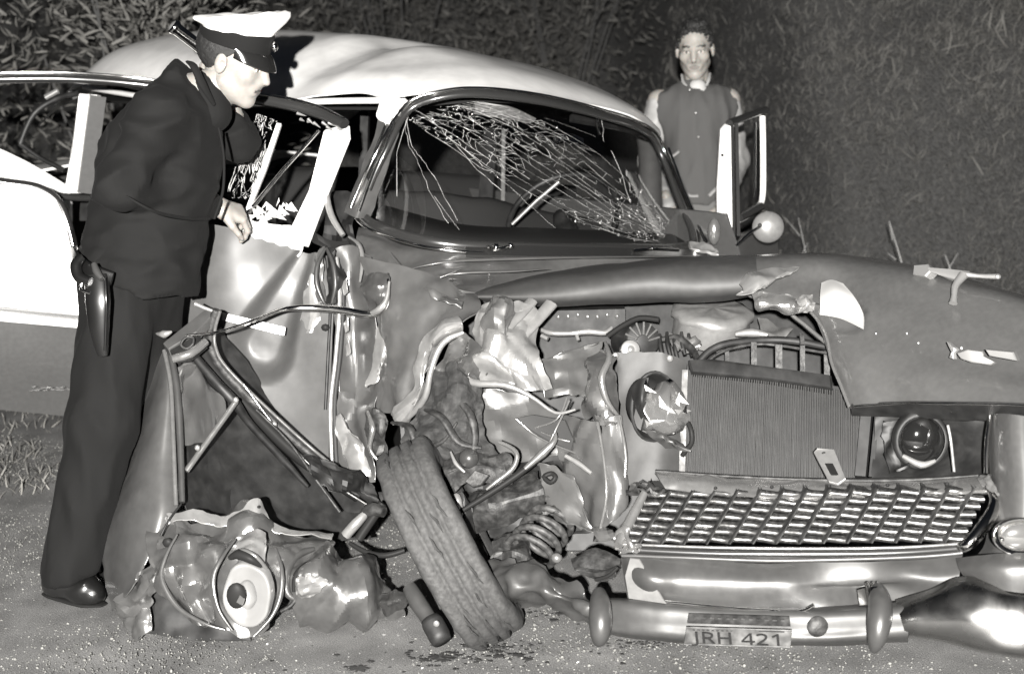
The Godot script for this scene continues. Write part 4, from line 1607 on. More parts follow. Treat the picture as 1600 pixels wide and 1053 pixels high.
func engine_bay():
	# dark firewall behind the engine
	slab([v(-0.211,0.837,-4.785), v(1.119,0.904,-4.901), v(1.144,0.462,-4.553), v(0.409,0.022,-4.461), v(-0.33,0.004,-4.509), v(-0.376,0.518,-4.667)], 0.03)
	part("firewall", M.inner_dark, car)
	shell([[v(-0.504,1.025,-4.804), v(-0.329,0.966,-4.689), v(-0.122,0.953,-4.635), v(0.104,0.93,-4.733), v(0.435,0.892,-4.95), v(0.722,0.838,-5.306)],
		[v(-0.501,0.969,-4.68), v(-0.342,0.929,-4.579), v(-0.12,0.918,-4.546), v(0.103,0.91,-4.698), v(0.435,0.88,-4.947), v(0.717,0.835,-5.265)],
		[v(-0.468,0.937,-4.55), v(-0.313,0.895,-4.44), v(-0.116,0.872,-4.394), v(0.102,0.862,-4.637), v(0.43,0.862,-4.892), v(0.714,0.824,-5.242)]], {s = 7, amp = 0.012, f = 3.0, ridge = 0.006, rf = 6.0, t = 0.01})
	part("cowl", M.paint, car)
	tube([v(-0.317,0.924,-4.507), v(-0.198,0.947,-4.512), v(0,0.943,-4.592), v(0.207,0.929,-4.712), v(0.649,0.874,-5.099)], [0.002, 0.009, 0.008, 0.002], 8, 5, 0.5)
	tube([v(-0.275,0.9,-4.461), v(-0.157,0.922,-4.445), v(0,0.92,-4.485), v(0.12,0.918,-4.546)], [0.002, 0.008, 0.006, 0.001], 8, 5, 0.5)
	part("cowl_fold", M.paint_dusty, car)
	tube([v(-0.383,0.961,-4.596), v(-0.295,0.892,-4.459), v(-0.215,0.911,-4.443), v(-0.157,0.934,-4.448)], [0.002, 0.009, 0.007, 0.001], 8, 4, 0.5)
	part("cowl_fold", M.paint_dusty, car)
	shell([[v(-0.147,0.983,-4.652), v(0.104,0.964,-4.73), v(0.435,0.922,-4.956), v(0.722,0.865,-5.312)],
		[v(-0.145,0.955,-4.595), v(0.103,0.939,-4.673), v(0.43,0.904,-4.901), v(0.714,0.847,-5.247)]], {s = 4, t = 0.01})
	part("cowl_vent", M.trim_black, car)
	# air cleaner
	lathe([[0.0, 0.052], [0.1, 0.05], [0.125, 0.04], [0.128, 0.02], [0.118, 0.012], [0.12, -0.05], [0.1, -0.055], [0.0, -0.055]], v(0.627,0.751,-4.532), v(0.05, 1.0, 0.18), 36, 1.0, 1.0, 0.006)
	part("air_cleaner", M.pale, car)
	shell([[v(0.753,0.792,-4.418), v(0.808,0.775,-4.394), v(0.853,0.76,-4.37)],
		[v(0.756,0.75,-4.368), v(0.801,0.747,-4.347), v(0.826,0.743,-4.346)]], {s = 4, t = 0.01, ridge = 0.01, rf = 12.0})
	part("bent_bracket", M.steel, car)
	# generator with its cooling slots and pulley
	var gen := Node3D.new()
	gen.name = "generator"
	car.add_child(gen, true)
	lathe([[0.0, 0.02], [0.05, 0.02], [0.055, 0.0], [0.055, -0.14], [0.0, -0.14]], v(0.393,0.73,-4.354), v(0.25, 0.25, 1.0), 24)
	part("case", M.inner_dark, gen)
	for k in 7:
		var a := PI * (0.05 + 0.14 * k)
		var c: Vector3 = v(0.391,0.737,-4.335)
		tube([c + Vector3(cos(a) * 0.018, sin(a) * 0.02, 0.03), c + Vector3(cos(a) * 0.052, sin(a) * 0.055, 0.01)], 0.004, 6)
		part("cooling_rib", M.steel, gen)
	lathe([[0.0, 0.012], [0.008, 0.012], [0.014, 0.004], [0.026, 0.008], [0.03, 0.0], [0.022, -0.008], [0.03, -0.016], [0.0, -0.016]], v(0.349,0.726,-4.241), v(0.1, 0.3, 1.0), 24)
	part("pulley", M.pale, gen)
	# cylinder head, its bolts, and the cracked manifold lying on it
	bar(v(0.041,0.742,-4.632), v(0.359,0.75,-4.634), 0.06, 0.035)
	part("cylinder_head", M.inner_dark, car)
	for k in 9:
		ball(v(0.085,0.762,-4.575) + Vector3(0.031 * k, 0.004 * sin(k * 2.0), 0), Vector3(0.008, 0.01, 0.008), 8)
		part("head_bolt", M.steel, car)
	tube([v(0.084,0.736,-4.508), v(0.119,0.726,-4.486), v(0.179,0.726,-4.476), v(0.238,0.732,-4.477), v(0.288,0.728,-4.476), v(0.311,0.742,-4.489)], [0.006, 0.009, 0.008, 0.011, 0.009, 0.006], 8, 4)
	tube([v(0.199,0.728,-4.476), v(0.206,0.707,-4.461)], 0.006, 8)
	tube([v(0.092,0.718,-4.484), v(0.111,0.709,-4.472)], 0.007, 8)
	part("manifold_pipe", M.pale, car)
	tube([v(0.293,0.733,-4.406), v(0.341,0.769,-4.393), v(0.388,0.794,-4.377), v(0.444,0.792,-4.357)], 0.009, 8, 4)
	part("hose", M.black, car)
	tube([v(0.456,0.731,-4.364), v(0.498,0.739,-4.346), v(0.536,0.716,-4.3), v(0.55,0.696,-4.255)], [0.008, 0.012, 0.012, 0.01], 8, 4)
	part("hose", M.dirty, car)
	shell([[v(0.476,0.752,-4.359), v(0.513,0.743,-4.346), v(0.569,0.74,-4.325)],
		[v(0.484,0.706,-4.318), v(0.517,0.716,-4.3), v(0.555,0.71,-4.299)]], {s = 5, ridge = 0.02, rf = 14.0, t = 0.008, rag = 0.008})
	part("bent_bracket", M.steel, car)
	for k in 5:
		var p: Vector3 = v(0.446,0.724,-4.322) + Vector3(0.022 * k, rng.randf_range(-0.01, 0.01), 0)
		tube([p + Vector3(0, 0.03, -0.03), p, p + Vector3(0.006, -0.03, 0.02)], [0.005, 0.008, 0.006], 6, 3)
	part("spark_leads", M.inner, car)
	# fan shroud: an arch with ribs
	tube([v(0.541,0.707,-4.155), v(0.576,0.738,-4.172), v(0.633,0.757,-4.186), v(0.748,0.762,-4.207), v(0.837,0.761,-4.187), v(0.929,0.75,-4.143)], 0.011, 10, 6)
	var sh := part("fan_shroud", M.inner_dark, car)
	tube([v(0.562,0.712,-4.136), v(0.599,0.735,-4.151), v(0.65,0.747,-4.173), v(0.744,0.754,-4.185), v(0.913,0.744,-4.101)], 0.005, 8, 6)
	part("inner_hoop", M.dirty, sh)
	for q in [[1136, 548, 1134, 572, 0.006], [1178, 534, 1176, 578, 0.008], [1217, 538, 1216, 583, 0.01], [1254, 538, 1254, 588, 0.007], [1292, 548, 1291, 590, 0.008], [1252, 520, 1250, 536, 0.006]]:
		shroud_rib(sh, q)
	tube([v(0.66,0.771,-4.25), v(0.708,0.777,-4.241), v(0.751,0.771,-4.23)], [0.008, 0.014, 0.008], 8, 3)
	part("neck_clamp", M.pale, sh)


func shroud_rib(under: Node3D, q: Array):
	var a: Vector3 = v(0.624,0.738,-4.172)
	var b: Vector3 = v(0.903,0.748,-4.123)
	var t: float = (q[0] - 1136.0) / 156.0
	var top := a.lerp(b, t) + Vector3(0, (548.0 - q[1]) * 0.0018, 0)
	var low := a.lerp(b, t) + Vector3(0, (548.0 - q[3]) * 0.0018, 0.02)
	bar(low, top, q[4], 0.004)
	part("rib", M.dirty, under)


func radiator_and_lamps():
	var r := Node3D.new()
	r.name = "radiator"
	car.add_child(r, true)
	slab([v(0.504,0.699,-4.092), v(0.945,0.673,-3.984), v(0.974,0.624,-3.933), v(0.948,0.455,-3.837), v(0.476,0.43,-3.954)], 0.06)
	part("core", M.inner, r)
	# the fins of the core, one narrow tube beside the other
	var tl: Vector3 = v(0.514,0.694,-4.081)
	var tr: Vector3 = v(0.959,0.67,-3.953)
	var bl: Vector3 = v(0.486,0.433,-3.944)
	var br: Vector3 = v(0.94,0.458,-3.827)
	for k in 72:
		var t := k / 71.0
		var a := tl.lerp(tr, t) + Vector3(rng.randfn() * 0.0006, 0, 0.004)
		var b := bl.lerp(br, t) + Vector3(rng.randfn() * 0.0006, 0, 0.004)
		tube([a, a.lerp(b, 0.5) + Vector3(rng.randfn() * 0.0008, 0, rng.randfn() * 0.001), b], 0.0022, 5)
	part("core_tubes", M.core_metal, r, "stuff")
	slab([v(0.501,0.73,-4.088), v(0.565,0.733,-4.089), v(0.889,0.71,-3.982), v(0.888,0.68,-3.955), v(0.717,0.693,-4.009), v(0.508,0.702,-4.062)], 0.08, Vector3(0, 0, -1), 0.006)
	part("top_tank", M.inner_dark, r)
	bar(v(0.491,0.702,-4.062), v(0.474,0.436,-3.935), 0.008, 0.02)
	part("side_channel", M.steel, r)
	bar(v(0.974,0.631,-3.904), v(0.942,0.464,-3.808), 0.014, 0.03)
	part("side_channel", M.inner_dark, r)
	bar(v(1,0.617,-3.891), v(0.968,0.467,-3.798), 0.006, 0.02)
	part("side_channel", M.inner, r)
	# panel that held the broken left lamp
	var w := Node3D.new()
	w.name = "lamp_panel"
	car.add_child(w, true)
	shell([[v(0.293,0.754,-4.063), v(0.36,0.762,-4.044), v(0.431,0.761,-4.033), v(0.496,0.729,-4.057)],
		[v(0.302,0.656,-4.022), v(0.358,0.668,-4.004), v(0.429,0.674,-3.995), v(0.491,0.654,-4.031)],
		[v(0.307,0.544,-3.957), v(0.362,0.549,-3.938), v(0.426,0.542,-3.937), v(0.487,0.521,-3.973)],
		[v(0.299,0.426,-3.882), v(0.358,0.429,-3.872), v(0.415,0.436,-3.874), v(0.481,0.436,-3.935)]], {s = 6, amp = 0.01, f = 5.0, t = 0.008, rag = 0.004})
	part("panel", M.matte, w)
	for k in 2:
		ball([v(0.291,0.754,-4.032), v(0.44,0.753,-4.001)][k], Vector3(0.01, 0.01, 0.006), 10)
		part("bolt_head", M.pale, w)
	# bucket: a crescent shell open to the right
	lathe([[0.1, 0.03], [0.098, 0.045], [0.088, 0.03], [0.07, -0.03], [0.0, -0.05]], v(0.375,0.635,-3.946), v(0.5, 0.05, 1.0), 30, 0.75, 1.0)
	part("lamp_bucket", M.inner_dark, w)
	shell([[v(0.323,0.694,-3.907), v(0.346,0.725,-3.873), v(0.369,0.731,-3.864)],
		[v(0.329,0.661,-3.859), v(0.347,0.677,-3.832), v(0.362,0.679,-3.843)],
		[v(0.351,0.613,-3.87), v(0.36,0.63,-3.853), v(0.367,0.644,-3.856)]], {s = 4, t = 0.006})
	part("bucket_flap", M.inner, w)
	# crushed lamp, all facets
	lathe([[0.0, 0.05], [0.03, 0.046], [0.055, 0.03], [0.07, 0.005], [0.075, -0.015], [0.06, -0.03]], v(0.41,0.639,-3.875), v(0.12, 0.02, 1.0), 22, 0.85, 1.0, 0.03)
	part("broken_lamp", M.lens, w)
	for k in 16:
		var c: Vector3 = v(0.406,0.657,-3.833)
		var p := c + Vector3(rng.randf_range(-0.055, 0.055), rng.randf_range(-0.06, 0.06), rng.randf_range(-0.02, 0.01))
		slab([p, p + Vector3(rng.randf_range(0.01, 0.035), rng.randf_range(-0.012, 0.012), rng.randf_range(-0.012, 0.012)), p + Vector3(rng.randf_range(-0.01, 0.012), rng.randf_range(0.012, 0.03), rng.randf_range(-0.012, 0.012))], 0.003)
		part("glass_shard", M.pale if k % 3 else M.chrome, w)
	shell([[v(0.35,0.586,-3.884), v(0.399,0.58,-3.853), v(0.456,0.554,-3.857)],
		[v(0.383,0.564,-3.859), v(0.425,0.562,-3.828), v(0.478,0.539,-3.834)],
		[v(0.418,0.534,-3.863), v(0.45,0.535,-3.833), v(0.485,0.532,-3.832)]], {s = 5, t = 0.006, ridge = 0.008, rf = 10.0})
	part("bent_rim", M.dull_chrome, w)
	tube([v(0.473,0.613,-3.87), v(0.485,0.59,-3.844), v(0.486,0.556,-3.837), v(0.472,0.533,-3.843), v(0.463,0.516,-3.849)], 0.007, 8, 4)
	part("gasket", M.black, w)
	# right lamp, bare in its dark well
	var x := Node3D.new()
	x.name = "lamp_well"
	car.add_child(x, true)
	shell([[v(0.986,0.627,-3.852), v(1.074,0.639,-3.793), v(1.169,0.653,-3.715), v(1.233,0.662,-3.655)],
		[v(0.979,0.542,-3.834), v(1.085,0.548,-3.815), v(1.181,0.567,-3.737), v(1.229,0.597,-3.621)],
		[v(0.958,0.472,-3.759), v(1.057,0.493,-3.702), v(1.15,0.521,-3.626), v(1.216,0.542,-3.569)]], {s = 5, amp = 0.014, f = 7.0, t = 0.008})
	part("panel", M.inner_dark, x)
	ball(v(1.069,0.601,-3.704), Vector3(0.058, 0.062, 0.035), 28)
	part("sealed_lamp", M.lamp_glass, x)
	lathe([[0.062, 0.01], [0.07, 0.012], [0.075, 0.0], [0.072, -0.03]], v(1.071,0.598,-3.713), v(-0.05, 0.1, 1.0), 32, 0.97, 1.05)
	part("retaining_ring", M.inner_dark, x)
	tube([v(1.016,0.567,-3.676), v(1.057,0.55,-3.652), v(1.094,0.56,-3.654)], [0.006, 0.01, 0.005], 8, 4)
	part("bent_bezel", M.pale, x)
	shell([[v(1,0.62,-3.81), v(1.024,0.634,-3.772), v(1.046,0.63,-3.751)],
		[v(0.988,0.573,-3.79), v(1.011,0.577,-3.75), v(1.03,0.573,-3.729)],
		[v(0.996,0.51,-3.715), v(1.015,0.522,-3.687), v(1.035,0.532,-3.689)]], {s = 5, ridge = 0.02, rf = 12.0, t = 0.006, rag = 0.008})
	part("torn_bracket", M.inner, x)
	tube([v(1.115,0.661,-3.635), v(1.123,0.619,-3.626), v(1.125,0.549,-3.591)], 0.004, 8, 3)
	part("stay_wire", M.pale, x)
	ball(v(1.12,0.703,-3.623), Vector3(0.008, 0.006, 0.006))
	part("hinge_bolt", M.chrome, x)
	# right fender
	var f := Node3D.new()
	f.name = "right_fender"
	car.add_child(f, true)
	shell([[v(1.207,0.697,-3.601), v(1.199,0.726,-3.505), v(1.231,0.74,-3.426), v(1.346,0.703,-3.48), v(1.533,0.622,-3.616)],
		[v(1.197,0.62,-3.565), v(1.19,0.651,-3.469), v(1.221,0.67,-3.381), v(1.331,0.638,-3.425), v(1.52,0.551,-3.571)],
		[v(1.187,0.522,-3.503), v(1.189,0.556,-3.408), v(1.216,0.578,-3.331), v(1.32,0.553,-3.377), v(1.512,0.478,-3.535)],
		[v(1.165,0.411,-3.439), v(1.172,0.446,-3.344), v(1.206,0.469,-3.278), v(1.309,0.449,-3.325), v(1.504,0.381,-3.494)],
		[v(1.114,0.345,-3.466), v(1.148,0.383,-3.331), v(1.203,0.4,-3.253), v(1.309,0.37,-3.308), v(1.504,0.305,-3.478)]], {s = 8, amp = 0.004, f = 3.0, t = 0.008})
	part("skin", M.paint, f)
	tube([v(1.197,0.704,-3.562), v(1.182,0.647,-3.529), v(1.174,0.575,-3.494)], 0.006, 8, 3)
	part("edge_trim", M.chrome, f)
	lathe([[0.036, 0.0], [0.05, 0.01], [0.054, 0.004], [0.05, -0.02]], v(1.191,0.49,-3.272), v(-0.1, 0.15, 1.0), 30, 1.25, 0.85)
	part("parking_lamp_rim", M.chrome, f)
	ball(v(1.194,0.49,-3.272), Vector3(0.052, 0.034, 0.02), 20)
	part("parking_lamp_lens", M.lens, f)
	ball(v(1.139,0.49,-3.251), Vector3(0.006, 0.006, 0.006))
	part("rim_screw", M.chrome, f)


func grille():
	var gr := Node3D.new()
	gr.name = "grille"
	car.add_child(gr, true)
	var tl: Vector3 = v(0.364,0.47,-3.676)
	var tr: Vector3 = v(1.184,0.547,-3.468)
	var bl: Vector3 = v(0.276,0.353,-3.591)
	var br: Vector3 = v(1.093,0.435,-3.383)
	# back plate painted black for the shade behind the bars
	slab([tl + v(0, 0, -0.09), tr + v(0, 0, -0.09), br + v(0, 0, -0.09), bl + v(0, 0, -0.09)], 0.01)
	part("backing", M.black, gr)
	for k in 14:
		var t := (k + 0.9) / 14.6
		var a := tl.lerp(tr, t)
		var b := bl.lerp(br, t)
		var bend := Vector3(0, 0, 0.006 * nz.get_noise_1d(k * 3.0))
		var mid := a.lerp(b, 0.5) + bend + Vector3(0.004 * nz.get_noise_1d(k * 5.0), 0, 0)
		grid_blade([a, mid, b], 0.0026, 0.05)
		part("upright_bar", M.dirty, gr)
	for k in 7:
		var t := (k + 0.55) / 7.0
		var p := []
		for i in 74:
			var u := i / 73.0
			var q := tl.lerp(tr, u).lerp(bl.lerp(br, u), t)
			q += Vector3(0, 0.0016 * nz.get_noise_2d(u * 9.0, k * 0.7) + 0.003 * nz.get_noise_2d(u * 2.0, k * 0.3) - 0.007 * (fposmod(u * 14.6 - 0.9, 1.0) - 0.5), -0.014 + 0.003 * nz.get_noise_2d(u * 14.0, k * 3.1))
			p.append(q)
		cross_blade(p, 0.045, 0.014)
		part("cross_bar", M.grille_metal, gr)
	# upper lip with its screw holes
	shell([[v(0.38,0.505,-3.745), v(0.537,0.503,-3.704), v(0.745,0.508,-3.654), v(0.978,0.523,-3.596), v(1.174,0.551,-3.55)],
		[v(0.386,0.497,-3.702), v(0.531,0.496,-3.661), v(0.738,0.501,-3.611), v(0.968,0.519,-3.554), v(1.165,0.55,-3.499)],
		[v(0.401,0.477,-3.678), v(0.529,0.476,-3.637), v(0.732,0.488,-3.578), v(0.963,0.51,-3.531), v(1.165,0.544,-3.467)]], {s = 7, amp = 0.004, f = 8.0, ridge = 0.003, rf = 9.0, t = 0.008})
	part("upper_lip", M.steel, gr)
	for k in 5:
		var p: Vector3 = (v(0.527,0.489,-3.65)).lerp(v(1.087,0.536,-3.522), k / 4.0)
		ball(p + Vector3(0, 0.001 * k, 0.004), Vector3(0.005, 0.005, 0.003), 8)
		part("screw_hole", M.black, gr)
	tube([v(0.38,0.505,-3.745), v(0.537,0.505,-3.704), v(0.745,0.51,-3.654), v(0.978,0.525,-3.596), v(1.174,0.552,-3.551)], 0.004, 6, 4)
	part("lip_edge", M.dirty, gr)
	# latch plate standing on the lip
	slab([v(0.788,0.571,-3.698), v(0.798,0.581,-3.7), v(0.839,0.581,-3.689), v(0.844,0.539,-3.568), v(0.825,0.526,-3.565), v(0.804,0.529,-3.576)], 0.006, Vector3(0, 0, -1), 0.001)
	var lp := part("latch_plate", M.pale, gr)
	slab([v(0.806,0.558,-3.639), v(0.826,0.558,-3.639), v(0.832,0.541,-3.594), v(0.813,0.541,-3.594)], 0.002)
	part("slot", M.black, lp)
	ball(v(0.812,0.57,-3.685), Vector3(0.006, 0.006, 0.003), 8)
	part("hole", M.black, lp)
	# end pieces
	tube([v(0.347,0.467,-3.676), v(0.319,0.424,-3.646), v(0.283,0.376,-3.595), v(0.271,0.36,-3.572)], [0.01, 0.014, 0.014, 0.012], 10, 4)
	part("end_bar", M.steel, gr)
	shell([[v(0.268,0.385,-3.618), v(0.295,0.399,-3.59), v(0.32,0.37,-3.574)],
		[v(0.26,0.363,-3.593), v(0.29,0.373,-3.564), v(0.325,0.361,-3.551)],
		[v(0.273,0.337,-3.587), v(0.3,0.348,-3.559), v(0.327,0.347,-3.569)]], {s = 5, ridge = 0.016, rf = 14.0, t = 0.008, rag = 0.008})
	part("crushed_corner", M.steel, gr)
	tube([v(1.177,0.541,-3.466), v(1.177,0.519,-3.421), v(1.142,0.481,-3.382), v(1.099,0.439,-3.363), v(1.083,0.426,-3.381)], [0.008, 0.016, 0.018, 0.016, 0.01], 10, 5)
	part("end_bar", M.chrome, gr)
	shell([[v(1.155,0.563,-3.512), v(1.173,0.578,-3.474), v(1.19,0.568,-3.452)],
		[v(1.155,0.55,-3.479), v(1.168,0.556,-3.439), v(1.186,0.544,-3.426)]], {s = 5, ridge = 0.012, rf = 18.0, t = 0.008, rag = 0.006})
	part("crushed_corner", M.steel, gr)
	tube([v(0.276,0.344,-3.589), v(0.487,0.351,-3.539), v(0.72,0.366,-3.491), v(0.944,0.39,-3.435), v(1.099,0.423,-3.38)], 0.012, 10, 5)
	part("lower_channel", M.trim_black, gr)
	tube([v(0.275,0.36,-3.582), v(0.485,0.369,-3.533), v(0.718,0.383,-3.485), v(0.942,0.406,-3.428), v(1.096,0.437,-3.373)], 0.004, 8, 5)
	part("lower_edge", M.steel, gr)
	shell([[v(0.314,0.465,-3.737), v(0.358,0.484,-3.72), v(0.403,0.484,-3.7)],
		[v(0.304,0.451,-3.713), v(0.341,0.47,-3.687), v(0.383,0.47,-3.666)]], {s = 5, ridge = 0.02, rf = 16.0, t = 0.008, rag = 0.01})
	part("crushed_corner", M.dirty, gr)


func grid_blade(p: Array, thin: float, deep: float):
	# a thin strip standing on edge: its narrow side to the front, slightly rounded
	var n := spline(p, 4)
	var rows := []
	for q in n:
		var row := PackedVector3Array()
		for c in [[-thin, -deep], [-thin * 1.3, -0.004], [-thin * 0.5, 0.0], [thin * 0.5, 0.0], [thin * 1.3, -0.004], [thin, -deep]]:
			row.append(q + Vector3(c[0], 0, c[1]))
		rows.append(row)
	grid(rows, true, false, false)


func cross_blade(p: Array, deep: float, drop: float):
	# a shelf with a rolled front edge, tilted down to the front
	var rows := []
	for q in p:
		var row := PackedVector3Array()
		for c in [[0.0025, -deep], [0.003, -0.008], [0.0, 0.0], [-drop * 0.6, 0.002], [-drop, -0.002], [-drop * 0.7, -0.006], [-0.003, -0.01], [-0.0015, -deep]]:
			row.append(q + Vector3(0, c[0], c[1]))
		rows.append(row)
	grid(rows, true, false, false)


func bumper():
	var b := Node3D.new()
	b.name = "bumper"
	car.add_child(b, true)
	# pan between the grille and the bumper
	var push := func(p: Vector3, _u: float, _w: float) -> float:
		var c: Vector3 = v(0.861,0.303,-3.396)
		return -0.06 * smoothstep(1.0, 0.0, Vector2((p.x - c.x) / 0.2, (p.y - c.y) / 0.07).length())
	shell([[v(0.279,0.321,-3.584), v(0.325,0.335,-3.546), v(0.453,0.336,-3.526), v(0.642,0.34,-3.496), v(0.841,0.358,-3.459), v(1.002,0.381,-3.413), v(1.094,0.401,-3.386)],
		[v(0.289,0.268,-3.573), v(0.338,0.296,-3.497), v(0.449,0.296,-3.487), v(0.635,0.305,-3.448), v(0.832,0.319,-3.41), v(0.993,0.343,-3.374), v(1.077,0.363,-3.348)],
		[v(0.299,0.215,-3.562), v(0.372,0.235,-3.505), v(0.45,0.236,-3.484), v(0.637,0.239,-3.444), v(0.834,0.257,-3.407), v(0.996,0.288,-3.373), v(1.074,0.314,-3.348)]], {s = 8, amp = 0.004, f = 4.0, t = 0.006, bump = push})
	part("pan", M.dull_chrome, b)
	tube([v(0.281,0.335,-3.566), v(0.452,0.346,-3.518), v(0.638,0.354,-3.478), v(0.836,0.371,-3.441), v(0.996,0.395,-3.395), v(1.088,0.414,-3.368)], 0.006, 8, 4)
	part("pan_rib", M.dull_chrome, b)
	slab([v(0.299,0.337,-3.541), v(0.32,0.339,-3.526), v(0.379,0.249,-3.477), v(0.385,0.24,-3.475), v(0.297,0.23,-3.534), v(0.287,0.287,-3.546)], 0.006, Vector3(0, 0, -1), 0.002)
	part("pan_end", M.pale, b)
	# main bar
	shell([[v(0.238,0.214,-3.582), v(0.327,0.223,-3.543), v(0.453,0.231,-3.504), v(0.638,0.241,-3.455), v(0.789,0.257,-3.417), v(0.962,0.295,-3.364)],
		[v(0.238,0.223,-3.533), v(0.323,0.232,-3.494), v(0.447,0.238,-3.454), v(0.629,0.25,-3.401), v(0.775,0.269,-3.354), v(0.945,0.304,-3.3)],
		[v(0.241,0.186,-3.515), v(0.322,0.192,-3.475), v(0.446,0.198,-3.436), v(0.627,0.211,-3.382), v(0.773,0.231,-3.335), v(0.942,0.267,-3.281)],
		[v(0.244,0.149,-3.512), v(0.322,0.155,-3.473), v(0.446,0.162,-3.433), v(0.628,0.178,-3.38), v(0.774,0.199,-3.334), v(0.945,0.23,-3.284)],
		[v(0.254,0.102,-3.6), v(0.33,0.109,-3.56), v(0.458,0.115,-3.521), v(0.643,0.134,-3.463), v(0.796,0.15,-3.426), v(0.97,0.184,-3.371)]], {s = 8, amp = 0.003, f = 5.0, t = 0.008})
	part("bar", M.dull_chrome, b)
	tube([v(0.386,0.242,-3.486), v(0.509,0.245,-3.445), v(0.63,0.251,-3.406), v(0.704,0.257,-3.387), v(0.735,0.279,-3.371)], 0.004, 8, 4)
	part("bar_edge", M.chrome, b)
	lathe([[0.0, 0.008], [0.014, 0.008], [0.022, 0.003], [0.026, -0.004]], v(0.738,0.241,-3.327), v(0.05, 0.1, 1.0), 20)
	part("bolt_boss", M.dirty, b)
	# right end sweeping round
	shell([[v(0.934,0.291,-3.373), v(0.998,0.334,-3.331), v(1.062,0.379,-3.3), v(1.143,0.384,-3.27), v(1.264,0.372,-3.268), v(1.451,0.342,-3.353)],
		[v(0.924,0.293,-3.312), v(0.996,0.336,-3.27), v(1.059,0.365,-3.236), v(1.125,0.369,-3.211), v(1.242,0.362,-3.204), v(1.43,0.327,-3.299)],
		[v(0.926,0.275,-3.278), v(1.002,0.3,-3.232), v(1.063,0.312,-3.189), v(1.13,0.308,-3.168), v(1.231,0.305,-3.162), v(1.418,0.271,-3.257)],
		[v(0.94,0.237,-3.291), v(1.008,0.251,-3.242), v(1.071,0.247,-3.201), v(1.132,0.246,-3.16), v(1.234,0.24,-3.158), v(1.43,0.202,-3.273)],
		[v(0.965,0.2,-3.354), v(1.031,0.21,-3.316), v(1.096,0.205,-3.274), v(1.158,0.204,-3.233), v(1.264,0.198,-3.231), v(1.463,0.16,-3.346)]], {s = 8, amp = 0.004, f = 4.0, t = 0.008})
	part("end_wing", M.wing_chrome, b)
	shell([[v(1.074,0.399,-3.375), v(1.105,0.433,-3.301), v(1.167,0.452,-3.264), v(1.256,0.449,-3.263), v(1.455,0.399,-3.375)],
		[v(1.071,0.386,-3.332), v(1.107,0.417,-3.257), v(1.168,0.435,-3.219), v(1.242,0.435,-3.219), v(1.447,0.378,-3.351)],
		[v(1.087,0.363,-3.327), v(1.122,0.373,-3.248), v(1.168,0.377,-3.207), v(1.245,0.37,-3.216), v(1.447,0.324,-3.339)]], {s = 6, amp = 0.004, f = 5.0, t = 0.008})
	part("gravel_shield", M.dull_chrome, b)
	# the two over-riders
	for q in [[v(0.22,0.254,-3.509), v(0.22,0.234,-3.443), v(0.218,0.188,-3.413), v(0.214,0.151,-3.446)], [v(0.88,0.33,-3.341), v(0.869,0.315,-3.266), v(0.856,0.268,-3.226), v(0.851,0.222,-3.236)]]:
		tube(q, [0.018, 0.028, 0.03, 0.022, 0.01], 16, 5, 1.15)
		part("guard", M.dull_chrome, b)
	for k in 3:
		tube([v(0.861,0.338,-3.363) + Vector3(0.012 * k, 0, 0), v(0.855,0.326,-3.299) + Vector3(0.012 * k, 0, 0)], 0.006, 8)
		part("guard_rib", M.chrome, b)
	shell([[v(0.836,0.323,-3.36), v(0.851,0.344,-3.323), v(0.87,0.354,-3.305)],
		[v(0.835,0.298,-3.324), v(0.847,0.316,-3.287), v(0.859,0.317,-3.277)]], {s = 4, t = 0.008})
	part("guard_shoulder", M.chrome, b)
	# left end, torn off and twisted
	shell([[v(-0.066,0.241,-3.772), v(0,0.262,-3.735), v(0.068,0.266,-3.695), v(0.134,0.244,-3.65), v(0.198,0.23,-3.585)],
		[v(-0.054,0.233,-3.688), v(0,0.26,-3.653), v(0.075,0.262,-3.612), v(0.14,0.241,-3.567), v(0.203,0.221,-3.522)],
		[v(-0.041,0.183,-3.678), v(0.01,0.215,-3.623), v(0.083,0.22,-3.583), v(0.148,0.2,-3.548), v(0.211,0.186,-3.505)],
		[v(-0.028,0.133,-3.729), v(0.02,0.152,-3.692), v(0.091,0.167,-3.654), v(0.154,0.15,-3.609), v(0.214,0.141,-3.546)]], {s = 7, ridge = 0.018, rf = 6.0, amp = 0.012, f = 6.0, t = 0.008, rag = 0.008})
	part("twisted_end", M.dull_chrome, b)
	# plate
	var p := Node3D.new()
	p.name = "license_plate"
	car.add_child(p, true)
	slab([v(0.427,0.219,-3.379), v(0.67,0.243,-3.302), v(0.67,0.196,-3.313), v(0.423,0.171,-3.389)], 0.004, Vector3(0, 0, -1), 0.001)
	part("panel", M.plate, p)
	ring([v(0.427,0.22,-3.376), v(0.67,0.244,-3.299), v(0.669,0.197,-3.31), v(0.423,0.172,-3.386)], 0.0022, 6)
	part("rim", M.plate, p)
	slab([v(0.435,0.243,-3.409), v(0.669,0.266,-3.333), v(0.668,0.252,-3.309), v(0.429,0.228,-3.386)], 0.003, Vector3(0, 0, -1), 0.001)
	part("bracket_strip", M.dirty, p)
	for k in 12:
		var q: Vector3 = (v(0.452,0.237,-3.395)).lerp(v(0.649,0.26,-3.321), k / 11.0)
		bar(q + v(-0.004, 0.002, 0.002), q + v(0.006, 0.001, 0.002), 0.002, 0.002)
	part("strip_embossing", M.dirty, p, "stuff")
	var o: Vector3 = v(0.549,0.206,-3.34)
	var x := (v(0.67,0.243,-3.302) - v(0.427,0.219,-3.379)).normalized()
	var y := (v(0.427,0.219,-3.379) - v(0.423,0.171,-3.389)).normalized()
	var z := x.cross(y).normalized()
